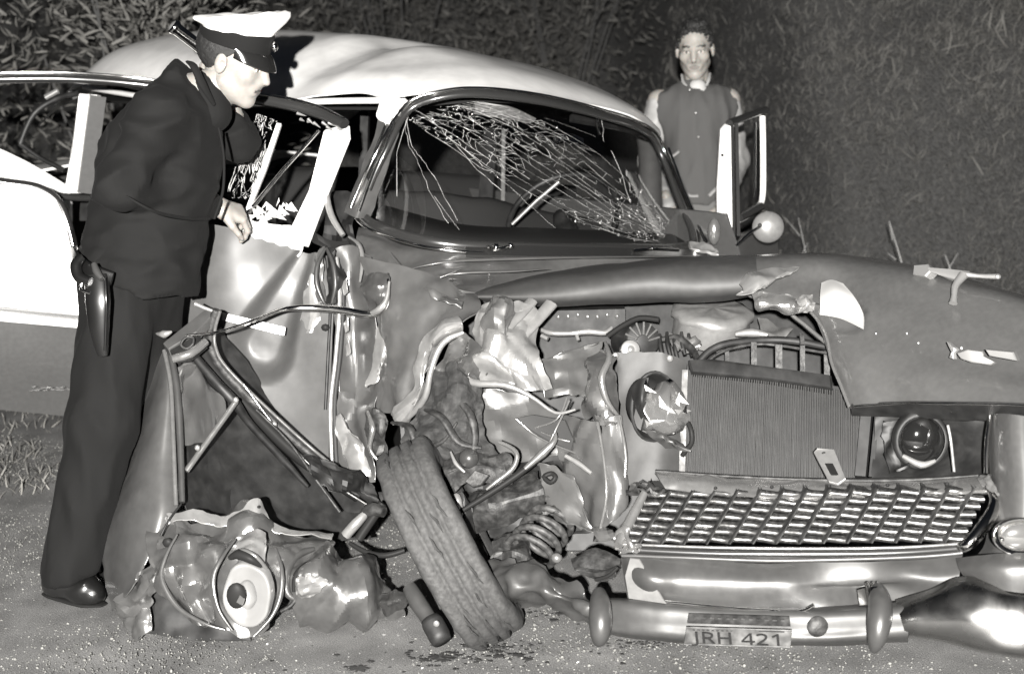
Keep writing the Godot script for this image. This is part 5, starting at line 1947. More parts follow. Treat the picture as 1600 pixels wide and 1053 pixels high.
	text("plate_lettering", "JRH 421", o + z * 0.002, Basis(x, z.cross(x).normalized(), z), 0.034, 0.003, M.ink, p, Vector2(1.35, 0.92))
	bar(v(0.595,0.233,-3.324), v(0.653,0.239,-3.305), 0.002, 0.0016)
	part("plate_tab", M.ink, p)
	for k in 9:
		var q: Vector3 = (v(0.444,0.216,-3.37)).lerp(v(0.533,0.225,-3.341), k / 8.0)
		bar(q + v(-0.003, 0, 0.001), q + v(0.003, -0.0006, 0.001), 0.0016, 0.001)
	part("plate_embossing", M.dirty, p, "stuff")


# ---------------------------------------------------------------- the crushed corner

func rod(called: String, m: Material, under: Node, p: Array, r: Variant, sub := 4, flat := 1.0):
	tube(p, r, 8, sub, flat)
	part(called, m, under)


func sheet(called: String, m: Material, under: Node, ctrl: Array, o := {}):
	var q := {"s": 9, "t": 0.005, "facet": 0.012, "ridge": 0.0, "rf": 9.0, "rag": 0.003, "hem": 0.0022, "at": float(under.get_child_count()) * 0.37}
	q.merge(o, true)
	if q.ridge > 0.0:
		q.facet = clampf(q.ridge * 0.9, 0.008, 0.02)
		q.ridge *= 0.12
	shell(ctrl, q)
	part(called, m, under)


func wreckage():
	torn_fender()
	lamp_wreck()
	door_hinge_area()
	fender_ruffles()
	suspension()
	wheel()


func torn_fender():
	var f := Node3D.new()
	f.name = "torn_fender"
	car.add_child(f, true)
	f.set_meta("label", "front fender peeled off and folded back, its bright skin outward")
	sheet("skin", M.fender_skin, f, [[v(-1.049,0.708,-4.237), v(-1.023,0.726,-4.21), v(-1.001,0.734,-4.181), v(-0.988,0.73,-4.17)],
		[v(-1.099,0.544,-4.223), v(-1.038,0.59,-4.12), v(-0.99,0.611,-4.074), v(-0.962,0.602,-4.087)],
		[v(-1.156,0.377,-4.188), v(-1.073,0.439,-4.048), v(-0.994,0.468,-3.982), v(-0.945,0.455,-4.005)],
		[v(-1.188,0.263,-4.113), v(-1.084,0.318,-3.951), v(-0.981,0.347,-3.875), v(-0.931,0.346,-3.911)],
		[v(-1.185,0.152,-4.039), v(-1.094,0.181,-3.892), v(-1.013,0.22,-3.818), v(-0.972,0.264,-3.848)],
		[v(-1.132,0.046,-3.915), v(-1.077,0.109,-3.826), v(-1.031,0.175,-3.799), v(-0.996,0.226,-3.85)]], {"s": 10, "facet": 0.003, "folds": 5, "amp": 0.002, "f": 2.6, "rag": 0.002})
	sheet("pleat", M.fender_skin, f, [[v(-1.118,0.065,-3.878), v(-1.045,0.156,-3.815), v(-0.982,0.237,-3.812), v(-0.94,0.288,-3.822)],
		[v(-1.092,0.063,-3.847), v(-1.019,0.137,-3.77), v(-0.967,0.21,-3.755), v(-0.924,0.271,-3.778)],
		[v(-1.077,0.045,-3.853), v(-1.003,0.09,-3.781), v(-0.963,0.154,-3.774), v(-0.925,0.23,-3.79)]], {"ridge": 0.02, "rf": 8.0})
	sheet("pleat", M.paint_dusty, f, [[v(-1.1,0.047,-3.874), v(-1.054,0.066,-3.837), v(-1.006,0.098,-3.823)],
		[v(-1.07,0.012,-3.846), v(-1.03,0.049,-3.803), v(-0.998,0.075,-3.798)],
		[v(-1.043,-0.007,-3.822), v(-1.015,0.02,-3.787), v(-0.991,0.035,-3.79)]], {"ridge": 0.014, "rf": 12.0})
	rod("flange", M.steel, f, [v(-1.012,0.736,-4.181), v(-0.98,0.655,-4.103), v(-0.959,0.528,-4.015), v(-0.933,0.358,-3.898)], 0.007)
	rod("flange", M.dull_chrome, f, [v(-0.989,0.733,-4.16), v(-0.959,0.639,-4.09), v(-0.936,0.495,-3.998), v(-0.915,0.367,-3.9)], [0.009, 0.011, 0.008])
	sheet("inner_face", M.inner_dark, f, [[v(-0.986,0.71,-4.227), v(-0.942,0.721,-4.321), v(-0.896,0.754,-4.43)],
		[v(-0.968,0.568,-4.146), v(-0.882,0.545,-4.325), v(-0.783,0.557,-4.491)],
		[v(-0.949,0.439,-4.058), v(-0.805,0.367,-4.288), v(-0.625,0.368,-4.472)],
		[v(-0.93,0.329,-3.974), v(-0.752,0.244,-4.181), v(-0.476,0.196,-4.355)],
		[v(-0.9,0.251,-3.937), v(-0.717,0.165,-4.123), v(-0.43,0.129,-4.279)]], {"s": 8, "amp": 0.012, "f": 3.0, "ridge": 0.004})
	sheet("stiffener", M.paint_dusty, f, [[v(-0.975,0.683,-4.16), v(-0.955,0.701,-4.184), v(-0.939,0.701,-4.215)],
		[v(-0.96,0.601,-4.092), v(-0.902,0.591,-4.192), v(-0.857,0.56,-4.267)],
		[v(-0.942,0.491,-4.038), v(-0.893,0.477,-4.127), v(-0.872,0.472,-4.188)]], {"ridge": 0.008, "rf": 7.0})
	sheet("bright_fold", M.fender_skin, f, [[v(-0.968,0.668,-4.126), v(-0.948,0.693,-4.152), v(-0.924,0.691,-4.192)],
		[v(-0.961,0.633,-4.099), v(-0.951,0.647,-4.122), v(-0.942,0.659,-4.165)],
		[v(-0.955,0.6,-4.082), v(-0.95,0.608,-4.093), v(-0.949,0.614,-4.115)]], {"s": 4, "ridge": 0.004})
	slab([v(-0.894,0.852,-4.226), v(-0.866,0.845,-4.225), v(-0.906,0.802,-4.134), v(-0.978,0.762,-4.085), v(-0.997,0.774,-4.108), v(-0.952,0.809,-4.176)], 0.03, Vector3(0, 0, -1), 0.003)
	part("bracket", M.paint_dusty, f)
	slab([v(-0.975,0.758,-4.089), v(-0.902,0.796,-4.128), v(-0.877,0.781,-4.109), v(-0.912,0.754,-4.063), v(-0.955,0.747,-4.061)], 0.03, Vector3(0, 0, -1), 0.003)
	part("bracket", M.inner_dark, f)
	ring(spline([v(-0.938,0.778,-4.073), v(-0.925,0.795,-4.081), v(-0.905,0.795,-4.081), v(-0.904,0.779,-4.068), v(-0.922,0.767,-4.065)], 4, 0.0, true), 0.004, 6)
	part("grommet", M.dirty, f)
	rod("bracket_edge", M.steel, f, [v(-0.956,0.742,-4.05), v(-0.909,0.755,-4.053), v(-0.874,0.78,-4.099)], [0.012, 0.014, 0.012], 3)
	rod("pin", M.pale, f, [v(-0.923,0.87,-4.21), v(-0.897,0.858,-4.207), v(-0.867,0.847,-4.205)], [0.007, 0.006, 0.005], 2)
	rod("pin", M.pale, f, [v(-1.017,0.801,-4.113), v(-0.989,0.803,-4.093), v(-0.967,0.81,-4.095)], [0.002, 0.012, 0.003], 3)
	rod("rail_and_gap", M.dirty, f, [v(-0.86,0.852,-4.206), v(-0.882,0.792,-4.214), v(-0.883,0.733,-4.222), v(-0.849,0.664,-4.228), v(-0.724,0.52,-4.239), v(-0.577,0.378,-4.25), v(-0.427,0.261,-4.266)], 0.013, 5)
	rod("rail_and_gap", M.black, f, [v(-0.894,0.819,-4.219), v(-0.909,0.742,-4.224), v(-0.878,0.661,-4.237), v(-0.765,0.519,-4.259), v(-0.637,0.384,-4.271), v(-0.467,0.26,-4.286)], 0.02, 5)  # black rod painted in for the dark gap of the channel
	rod("rail_edge", M.steel, f, [v(-0.848,0.85,-4.195), v(-0.867,0.794,-4.204), v(-0.867,0.74,-4.203), v(-0.834,0.674,-4.209), v(-0.705,0.533,-4.221), v(-0.559,0.392,-4.232), v(-0.413,0.278,-4.249)], 0.005, 5)
	rod("rail_and_gap", M.inner, f, [v(-0.917,0.739,-4.121), v(-0.854,0.643,-4.152), v(-0.808,0.59,-4.151), v(-0.77,0.517,-4.177), v(-0.686,0.401,-4.214), v(-0.615,0.307,-4.235)], [0.012, 0.015, 0.016, 0.012, 0.012, 0.006], 4)
	rod("cross_brace", M.steel, f, [v(-0.795,0.602,-4.113), v(-0.855,0.52,-4.055), v(-0.92,0.431,-3.985)], 0.009, 2)
	for q in [v(-0.793,0.61,-4.094), v(-0.889,0.494,-4.003), v(-0.7,0.513,-4.186)]:
		ball(q, Vector3(0.009, 0.009, 0.007), 8)
		part("bolt_head", M.pale, f)
	sheet("torn_strip", M.inner, f, [[v(-0.626,0.436,-4.201), v(-0.533,0.379,-4.209), v(-0.423,0.297,-4.233)],
		[v(-0.604,0.396,-4.172), v(-0.512,0.34,-4.18), v(-0.402,0.276,-4.208)],
		[v(-0.569,0.34,-4.18), v(-0.486,0.297,-4.192), v(-0.4,0.25,-4.223)]], {"ridge": 0.02, "rf": 9.0, "rag": 0.005})
	rod("torn_wire", M.dirty, f, [v(-0.748,0.563,-4.166), v(-0.657,0.466,-4.166), v(-0.585,0.359,-4.164), v(-0.509,0.257,-4.143)], 0.004)
	rod("torn_wire", M.steel, f, [v(-0.791,0.629,-4.21), v(-0.679,0.479,-4.189), v(-0.569,0.362,-4.185), v(-0.428,0.263,-4.185)], 0.003)
	# long bright spear pulled loose from the side
	rod("side_spear", M.chrome, f, [v(-0.922,0.804,-4.073), v(-0.84,0.805,-4.114), v(-0.767,0.814,-4.218), v(-0.692,0.826,-4.343), v(-0.619,0.826,-4.374), v(-0.522,0.82,-4.373), v(-0.434,0.809,-4.36), v(-0.389,0.824,-4.353), v(-0.371,0.867,-4.352), v(-0.374,0.915,-4.372)], [0.003, 0.004, 0.005, 0.007, 0.011, 0.012, 0.011, 0.008, 0.005, 0.004], 6)
	slab([v(-0.9,0.792,-4.479), v(-0.793,0.769,-4.474), v(-0.703,0.744,-4.479), v(-0.707,0.72,-4.474), v(-0.797,0.742,-4.469), v(-0.9,0.769,-4.474)], 0.006, Vector3(0, 0, -1), 0.002)
	part("moulding_strip", M.pale, f)
	ball(v(-0.807,0.761,-4.463), Vector3(0.004, 0.004, 0.003), 6)
	part("moulding_hole", M.black, f)


func lamp_wreck():
	var f := Node3D.new()
	f.name = "crushed_lamp_housing"
	car.add_child(f, true)
	f.set_meta("label", "crushed lamp housing full of folds with a round pale lamp in it")
	sheet("housing", M.crumple, f, [[v(-1.013,0.309,-3.868), v(-0.945,0.354,-3.856), v(-0.88,0.34,-3.864), v(-0.795,0.33,-3.892), v(-0.713,0.359,-3.919), v(-0.645,0.272,-3.921), v(-0.517,0.244,-3.966)],
		[v(-0.996,0.264,-3.817), v(-0.921,0.295,-3.783), v(-0.867,0.305,-3.795), v(-0.789,0.308,-3.796), v(-0.713,0.329,-3.831), v(-0.623,0.271,-3.849), v(-0.503,0.233,-3.923)],
		[v(-0.97,0.21,-3.785), v(-0.909,0.248,-3.722), v(-0.852,0.244,-3.752), v(-0.79,0.275,-3.707), v(-0.739,0.298,-3.773), v(-0.633,0.254,-3.795), v(-0.562,0.209,-3.877)],
		[v(-0.943,0.145,-3.772), v(-0.89,0.184,-3.698), v(-0.843,0.168,-3.715), v(-0.792,0.195,-3.67), v(-0.773,0.231,-3.739), v(-0.625,0.19,-3.751), v(-0.611,0.168,-3.818)],
		[v(-0.883,0.074,-3.757), v(-0.835,0.098,-3.68), v(-0.805,0.087,-3.699), v(-0.763,0.091,-3.659), v(-0.705,0.073,-3.655), v(-0.651,0.084,-3.698), v(-0.626,0.12,-3.767)]], {"s": 12, "ridge": 0.016, "folds": 20})
	for q in [[v(-0.902,0.32,-3.768), v(-0.926,0.272,-3.727), v(-0.932,0.221,-3.696), v(-0.886,0.157,-3.662), v(-0.811,0.122,-3.634), v(-0.757,0.105,-3.631)], [v(-0.74,0.315,-3.746), v(-0.768,0.283,-3.688), v(-0.787,0.235,-3.658), v(-0.772,0.165,-3.633), v(-0.735,0.107,-3.621)], [v(-0.64,0.278,-3.779), v(-0.617,0.235,-3.729), v(-0.617,0.175,-3.697), v(-0.639,0.125,-3.666), v(-0.683,0.083,-3.636)]]:
		tube(q, [0.003, 0.006, 0.008, 0.005, 0.003], 6, 6, 0.7)
		part("fold", M.crumple, f)
	# pale round lamp looking out
	var c: Vector3 = v(-0.695,0.198,-3.64)
	var d := v(-0.12, 0.12, 1.0)
	lathe([[0.0, -0.02], [0.022, -0.018], [0.03, -0.004], [0.034, 0.002], [0.048, 0.0], [0.052, 0.006], [0.062, 0.004], [0.068, 0.01], [0.074, 0.004], [0.077, -0.02]], c, d, 40, 0.88, 1.2, 0.004)
	part("lamp_bowl", M.enamel, f)
	ball(v(-0.721,0.202,-3.625), Vector3(0.026, 0.036, 0.012), 16)
	part("black_bulb_hole", M.black, f)  # black ball standing in for the shaded hole in the lamp
	slab([v(-0.709,0.209,-3.612), v(-0.697,0.201,-3.605), v(-0.703,0.185,-3.602), v(-0.718,0.191,-3.608)], 0.006)
	part("broken_bulb", M.lens, f)
	rod("black_strip", M.black, f, [v(-0.742,0.293,-3.66), v(-0.716,0.306,-3.652), v(-0.681,0.297,-3.64), v(-0.656,0.274,-3.646)], [0.006, 0.014, 0.013, 0.004])  # black strip painted in for the dark gap above the lamp
	sheet("brow", M.pale, f, [[v(-0.714,0.332,-3.76), v(-0.685,0.345,-3.753), v(-0.659,0.329,-3.759)],
		[v(-0.724,0.312,-3.715), v(-0.687,0.326,-3.697), v(-0.656,0.312,-3.715)],
		[v(-0.734,0.292,-3.69), v(-0.688,0.306,-3.663), v(-0.655,0.276,-3.677)]], {"ridge": 0.004})
	rod("brow_edge", M.steel, f, [v(-0.737,0.303,-3.672), v(-0.703,0.316,-3.654), v(-0.668,0.303,-3.642), v(-0.646,0.267,-3.654)], 0.006)
	sheet("flange", M.pale, f, [[v(-0.94,0.35,-3.835), v(-0.874,0.36,-3.837), v(-0.801,0.34,-3.854), v(-0.747,0.35,-3.866), v(-0.703,0.378,-3.882), v(-0.676,0.344,-3.885), v(-0.646,0.296,-3.885), v(-0.504,0.265,-3.94)],
		[v(-0.925,0.343,-3.813), v(-0.864,0.349,-3.804), v(-0.792,0.329,-3.821), v(-0.734,0.339,-3.833), v(-0.694,0.357,-3.847), v(-0.666,0.319,-3.859), v(-0.628,0.282,-3.862), v(-0.502,0.254,-3.917)]], {"sr": 3, "sc": 6, "ridge": 0.008, "rf": 13.0, "rag": 0.005})
	ball(v(-0.695,0.369,-3.854), Vector3(0.005, 0.005, 0.004), 6)
	part("rivet_hole", M.black, f)
	ball(v(-0.929,0.295,-3.773), Vector3(0.016, 0.014, 0.01), 8)
	part("bolt_hole", M.black, f)
	rod("support", M.dirty, f, [v(-0.626,0.11,-3.744), v(-0.597,0.127,-3.748), v(-0.577,0.154,-3.774)], 0.006)
	rod("loose_cord", M.inner, f, [v(-0.905,0.381,-3.842), v(-0.928,0.353,-3.795), v(-0.947,0.315,-3.767)], 0.003)
	sheet("shadow_sheet", M.inner_dark, f, [[v(-1.015,0.181,-3.922), v(-0.891,0.177,-3.881), v(-0.745,0.132,-3.851)],
		[v(-1.033,0.075,-3.9), v(-0.891,0.073,-3.859), v(-0.741,0.053,-3.814)],
		[v(-1.035,-0.016,-3.861), v(-0.887,-0.007,-3.822), v(-0.72,0.01,-3.785)]], {"ridge": 0.008})  # dark sheet standing in for the shadow under the housing
	# folded dark piece to the right of it
	sheet("bent_panel", M.crumple, f, [[v(-0.625,0.205,-3.846), v(-0.57,0.24,-3.894), v(-0.494,0.237,-3.924), v(-0.434,0.205,-3.948), v(-0.382,0.156,-3.958)],
		[v(-0.626,0.18,-3.8), v(-0.548,0.23,-3.79), v(-0.472,0.23,-3.81), v(-0.406,0.195,-3.844), v(-0.355,0.139,-3.893)],
		[v(-0.605,0.135,-3.77), v(-0.535,0.182,-3.749), v(-0.459,0.178,-3.758), v(-0.385,0.151,-3.794), v(-0.323,0.115,-3.847)],
		[v(-0.584,0.076,-3.778), v(-0.52,0.106,-3.754), v(-0.443,0.097,-3.762), v(-0.368,0.091,-3.791), v(-0.302,0.084,-3.841)],
		[v(-0.583,0.043,-3.812), v(-0.509,0.054,-3.794), v(-0.44,0.047,-3.803), v(-0.362,0.042,-3.832), v(-0.299,0.055,-3.855)]], {"s": 12, "ridge": 0.018, "folds": 16})
	rod("rolled_lip", M.dull_chrome, f, [v(-0.547,0.247,-3.855), v(-0.592,0.24,-3.822), v(-0.616,0.205,-3.784), v(-0.611,0.157,-3.764), v(-0.586,0.135,-3.76)], [0.006, 0.013, 0.016, 0.012, 0.006])
	rod("black_strip", M.black, f, [v(-0.592,0.161,-3.755), v(-0.585,0.203,-3.764), v(-0.557,0.229,-3.769), v(-0.519,0.247,-3.773)], [0.004, 0.009, 0.012, 0.006])
	sheet("torn_tongue", M.pale, f, [[v(-0.582,0.202,-3.743), v(-0.548,0.226,-3.728), v(-0.495,0.206,-3.734)],
		[v(-0.584,0.164,-3.725), v(-0.549,0.192,-3.7), v(-0.504,0.191,-3.72)],
		[v(-0.568,0.143,-3.731), v(-0.534,0.164,-3.715), v(-0.515,0.171,-3.726)]], {"ridge": 0.014, "rf": 12.0})
	sheet("curled_end", M.crumple_dark, f, [[v(-0.357,0.141,-3.792), v(-0.322,0.159,-3.775), v(-0.29,0.138,-3.791)],
		[v(-0.365,0.12,-3.767), v(-0.325,0.139,-3.74), v(-0.282,0.125,-3.768)],
		[v(-0.35,0.079,-3.789), v(-0.317,0.09,-3.771), v(-0.291,0.089,-3.791)]], {"ridge": 0.018, "rf": 15.0})


func door_hinge_area():
	var f := Node3D.new()
	f.name = "cowl_side"
	car.add_child(f, true)
	sheet("panel", M.paint_dusty, f, [[v(-0.581,0.961,-4.596), v(-0.514,0.983,-4.601), v(-0.436,0.959,-4.514)],
		[v(-0.548,0.8,-4.522), v(-0.493,0.795,-4.551), v(-0.417,0.8,-4.44)],
		[v(-0.546,0.57,-4.453), v(-0.486,0.549,-4.49), v(-0.413,0.546,-4.387)],
		[v(-0.562,0.375,-4.413), v(-0.485,0.384,-4.384), v(-0.427,0.417,-4.339)],
		[v(-0.566,0.254,-4.387), v(-0.491,0.276,-4.331), v(-0.417,0.304,-4.296)]], {"s": 10, "ridge": 0.012, "rf": 6.0})
	sheet("bright_crease", M.pale, f, [[v(-0.429,0.668,-4.382), v(-0.413,0.762,-4.391), v(-0.389,0.786,-4.386)],
		[v(-0.44,0.609,-4.359), v(-0.399,0.684,-4.344), v(-0.375,0.733,-4.355)],
		[v(-0.44,0.586,-4.354), v(-0.411,0.606,-4.338), v(-0.392,0.64,-4.345)]], {"ridge": 0.004})
	sheet("bright_crease", M.pale, f, [[v(-0.546,0.48,-4.404), v(-0.529,0.487,-4.395), v(-0.509,0.456,-4.389)],
		[v(-0.532,0.399,-4.366), v(-0.485,0.409,-4.338), v(-0.454,0.386,-4.333)],
		[v(-0.495,0.325,-4.341), v(-0.465,0.324,-4.31), v(-0.429,0.312,-4.307)]], {"ridge": 0.006})
	rod("seam", M.pale, f, [v(-0.546,0.956,-4.534), v(-0.535,0.827,-4.487), v(-0.545,0.657,-4.431), v(-0.561,0.502,-4.398), v(-0.553,0.278,-4.351)], [0.006, 0.009, 0.007, 0.008, 0.005])
	rod("seam", M.near_black, f, [v(-0.533,0.919,-4.536), v(-0.526,0.804,-4.502), v(-0.535,0.652,-4.45), v(-0.551,0.497,-4.418), v(-0.541,0.272,-4.371)], 0.007)
	rod("seam", M.inner, f, [v(-0.58,0.957,-4.555), v(-0.566,0.824,-4.506), v(-0.571,0.652,-4.45), v(-0.579,0.497,-4.418)], 0.005)
	# split sheet round the hinge opening
	sheet("split_edge", M.paint_dusty, f, [[v(-0.633,0.908,-4.555), v(-0.608,0.965,-4.556), v(-0.584,0.984,-4.56)],
		[v(-0.64,0.859,-4.534), v(-0.612,0.899,-4.512), v(-0.589,0.921,-4.527)],
		[v(-0.616,0.816,-4.525), v(-0.595,0.827,-4.487), v(-0.572,0.818,-4.495)]], {"ridge": 0.01})
	sheet("split_edge", M.inner, f, [[v(-0.58,0.984,-4.56), v(-0.552,0.977,-4.528), v(-0.532,0.937,-4.55)],
		[v(-0.573,0.902,-4.523), v(-0.545,0.904,-4.482), v(-0.526,0.882,-4.518)],
		[v(-0.573,0.816,-4.505), v(-0.55,0.821,-4.475), v(-0.53,0.808,-4.503)]], {"ridge": 0.01})
	rod("split_lip", M.dull_chrome, f, [v(-0.58,0.985,-4.53), v(-0.601,0.941,-4.5), v(-0.604,0.885,-4.478), v(-0.584,0.831,-4.467), v(-0.57,0.81,-4.473)], [0.004, 0.008, 0.009, 0.006, 0.004])
	rod("split_lip", M.dull_chrome, f, [v(-0.576,0.985,-4.53), v(-0.553,0.943,-4.49), v(-0.544,0.881,-4.467), v(-0.557,0.823,-4.465)], [0.004, 0.007, 0.008, 0.004])
	sheet("facet", M.pale, f, [[v(-0.637,0.87,-4.516), v(-0.624,0.907,-4.513), v(-0.607,0.885,-4.499)],
		[v(-0.66,0.781,-4.518), v(-0.62,0.794,-4.49), v(-0.596,0.79,-4.489)],
		[v(-0.668,0.722,-4.505), v(-0.637,0.726,-4.486), v(-0.605,0.726,-4.486)]], {"ridge": 0.004, "s": 4})
	ball(v(-0.579,0.746,-4.47), Vector3(0.014, 0.012, 0.01), 8)
	part("hinge_hole", M.black, f)
	for q in [v(-0.527,0.876,-4.497), v(-0.522,0.761,-4.463), v(-0.519,0.691,-4.458)]:
		sheet("torn_tab", M.pale, f, [[q, q + v(0.012, 0.02, 0.01)], [q + v(0.004, -0.03, 0.006), q + v(0.016, -0.02, 0.01)]], {"s": 4, "ridge": 0.006, "rf": 20.0})
	sheet("hinge_cover", M.dull_chrome, f, [[v(-0.458,0.911,-4.443), v(-0.417,0.929,-4.406), v(-0.375,0.934,-4.397)],
		[v(-0.448,0.857,-4.411), v(-0.404,0.885,-4.366), v(-0.372,0.907,-4.37)],
		[v(-0.436,0.807,-4.401), v(-0.401,0.824,-4.353), v(-0.374,0.839,-4.356)]], {"ridge": 0.012, "rf": 14.0})
	rod("hinge_cover_edge", M.pale, f, [v(-0.429,0.811,-4.361), v(-0.395,0.832,-4.334), v(-0.376,0.862,-4.341), v(-0.369,0.909,-4.361)], [0.006, 0.011, 0.007, 0.004])
	rod("split_lip", M.pale, f, [v(-0.521,1.002,-4.666), v(-0.478,0.985,-4.581), v(-0.464,0.944,-4.511), v(-0.468,0.892,-4.459)], [0.004, 0.007, 0.007, 0.004])
	sheet("hinge_post", M.black, f, [[v(-0.669,1.028,-4.753), v(-0.605,0.995,-4.685), v(-0.528,0.981,-4.723)],
		[v(-0.662,0.99,-4.725), v(-0.593,0.966,-4.659), v(-0.493,0.943,-4.674)]], {"s": 4})
	sheet("hinge_post", M.inner, f, [[v(-0.607,1.115,-4.945), v(-0.539,1.118,-4.915), v(-0.518,1.06,-4.862)],
		[v(-0.626,1.019,-4.853), v(-0.571,1.017,-4.833), v(-0.522,1.011,-4.811)],
		[v(-0.631,0.954,-4.799), v(-0.566,0.953,-4.778), v(-0.509,0.943,-4.756)]], {"s": 4})
	sheet("bracket", M.dirty, f, [[v(-0.442,0.512,-4.359), v(-0.406,0.525,-4.311), v(-0.383,0.487,-4.303)],
		[v(-0.45,0.436,-4.343), v(-0.405,0.46,-4.287), v(-0.386,0.433,-4.282)],
		[v(-0.442,0.369,-4.329), v(-0.407,0.386,-4.292), v(-0.38,0.371,-4.289)]], {"ridge": 0.02, "rf": 14.0})
	rod("bracket_edge", M.steel, f, [v(-0.439,0.516,-4.33), v(-0.421,0.471,-4.29), v(-0.43,0.411,-4.287), v(-0.406,0.374,-4.279)], [0.005, 0.01, 0.006, 0.005])


func fender_ruffles():
	var f := Node3D.new()
	f.name = "crumpled_fender"
	car.add_child(f, true)
	f.set_meta("label", "front fender crumpled into ruffles between windshield and radiator")
	sheet("upper_skin", M.paint_dusty, f, [[v(-0.472,0.959,-4.514), v(-0.373,0.944,-4.46), v(-0.233,0.921,-4.404), v(-0.106,0.881,-4.355)],
		[v(-0.419,0.838,-4.428), v(-0.343,0.828,-4.354), v(-0.224,0.824,-4.292), v(-0.098,0.845,-4.245)],
		[v(-0.393,0.67,-4.372), v(-0.34,0.678,-4.282), v(-0.297,0.712,-4.217), v(-0.182,0.787,-4.192)],
		[v(-0.407,0.512,-4.359), v(-0.374,0.521,-4.29), v(-0.334,0.553,-4.235), v(-0.277,0.634,-4.191)]], {"s": 12, "amp": 0.012, "f": 5.0, "facet": 0.01, "folds": 8, "rag": 0.0})
	sheet("curled_strip", M.paint_dusty, f, [[v(-0.258,0.9,-4.298), v(-0.207,0.894,-4.266), v(-0.147,0.87,-4.25)],
		[v(-0.241,0.883,-4.263), v(-0.191,0.874,-4.231), v(-0.146,0.852,-4.226)]], {"ridge": 0.006})
	# torn lips
	sheet("lip", M.pale, f, [[v(-0.156,0.829,-4.191), v(-0.205,0.819,-4.199), v(-0.254,0.768,-4.209), v(-0.284,0.691,-4.192), v(-0.292,0.615,-4.187), v(-0.354,0.532,-4.241)],
		[v(-0.144,0.82,-4.158), v(-0.188,0.809,-4.156), v(-0.233,0.762,-4.166), v(-0.259,0.693,-4.152), v(-0.272,0.612,-4.155), v(-0.337,0.522,-4.218)],
		[v(-0.145,0.789,-4.182), v(-0.182,0.781,-4.181), v(-0.22,0.741,-4.183), v(-0.246,0.677,-4.169), v(-0.262,0.6,-4.173), v(-0.335,0.505,-4.235)]], {"s": 6, "ridge": 0.01, "rf": 12.0})
	rod("lip_edge", M.pale, f, [v(-0.14,0.793,-4.163), v(-0.185,0.775,-4.159), v(-0.214,0.742,-4.152), v(-0.237,0.677,-4.138), v(-0.252,0.607,-4.144), v(-0.301,0.537,-4.191), v(-0.353,0.507,-4.215)], [0.005, 0.009, 0.01, 0.009, 0.01, 0.009, 0.005], 5)
	sheet("ruffle", M.crumple, f, [[v(-0.141,0.791,-4.172), v(-0.092,0.763,-4.126), v(-0.055,0.731,-4.099)],
		[v(-0.204,0.716,-4.167), v(-0.135,0.713,-4.095), v(-0.08,0.678,-4.088)],
		[v(-0.223,0.641,-4.162), v(-0.161,0.662,-4.105), v(-0.11,0.648,-4.102)]], {"ridge": 0.022, "rf": 9.0})
	# bright torn inner fender
	sheet("bright_tear", M.pale, f, [[v(-0.09,0.859,-4.248), v(-0.034,0.872,-4.22), v(0.022,0.856,-4.227), v(0.056,0.815,-4.239)],
		[v(-0.115,0.787,-4.172), v(-0.044,0.796,-4.112), v(0.011,0.781,-4.13), v(0.067,0.768,-4.188)],
		[v(-0.151,0.725,-4.128), v(-0.076,0.747,-4.061), v(0,0.725,-4.046), v(0.077,0.721,-4.096)],
		[v(-0.133,0.665,-4.126), v(-0.062,0.66,-4.084), v(0.018,0.651,-4.041), v(0.121,0.649,-4.082)]], {"s": 12, "ridge": 0.02, "folds": 16})
	sheet("bright_tear", M.fender_skin, f, [[v(-0.059,0.883,-4.182), v(-0.018,0.896,-4.154), v(0.018,0.863,-4.147)],
		[v(-0.081,0.835,-4.141), v(-0.025,0.848,-4.092), v(0,0.821,-4.097)],
		[v(-0.07,0.792,-4.132), v(-0.029,0.789,-4.09), v(-0.007,0.771,-4.087)]], {"ridge": 0.02, "rf": 9.0})
	rod("lower_fold", M.pale, f, [v(-0.153,0.699,-4.092), v(-0.109,0.673,-4.046), v(-0.018,0.673,-4.015), v(0.054,0.644,-3.999), v(0.121,0.605,-3.97), v(0.177,0.619,-3.953)], [0.006, 0.011, 0.01, 0.006, 0.005, 0.004])
	rod("strut", M.pale, f, [v(-0.015,0.745,-4.122), v(0.052,0.803,-4.185), v(0.116,0.863,-4.249)], [0.016, 0.02, 0.022], 2, 0.5)
	rod("strut", M.pale, f, [v(-0.044,0.785,-4.11), v(0.022,0.841,-4.183), v(0.06,0.874,-4.231)], [0.012, 0.018, 0.018], 2, 0.5)
	sheet("inner_fender", M.fender_skin, f, [[v(0.023,0.694,-4.214), v(0.113,0.708,-4.237), v(0.2,0.722,-4.27), v(0.275,0.74,-4.305)],
		[v(0.067,0.655,-4.165), v(0.131,0.659,-4.196), v(0.204,0.667,-4.228), v(0.262,0.672,-4.26)],
		[v(0.096,0.606,-4.134), v(0.142,0.602,-4.164), v(0.197,0.597,-4.183), v(0.238,0.597,-4.214)]], {"ridge": 0.003, "rag": 0.006})
	sheet("inner_fender", M.paint_dusty, f, [[v(-0.207,0.611,-4.206), v(-0.075,0.625,-4.179), v(0.056,0.602,-4.133), v(0.147,0.57,-4.096)],
		[v(-0.189,0.516,-4.197), v(-0.056,0.542,-4.172), v(0.074,0.534,-4.129), v(0.157,0.503,-4.102)],
		[v(-0.167,0.406,-4.204), v(-0.038,0.391,-4.181), v(0.093,0.424,-4.137), v(0.195,0.451,-4.122)]], {"amp": 0.01, "f": 6.0, "ridge": 0.004})
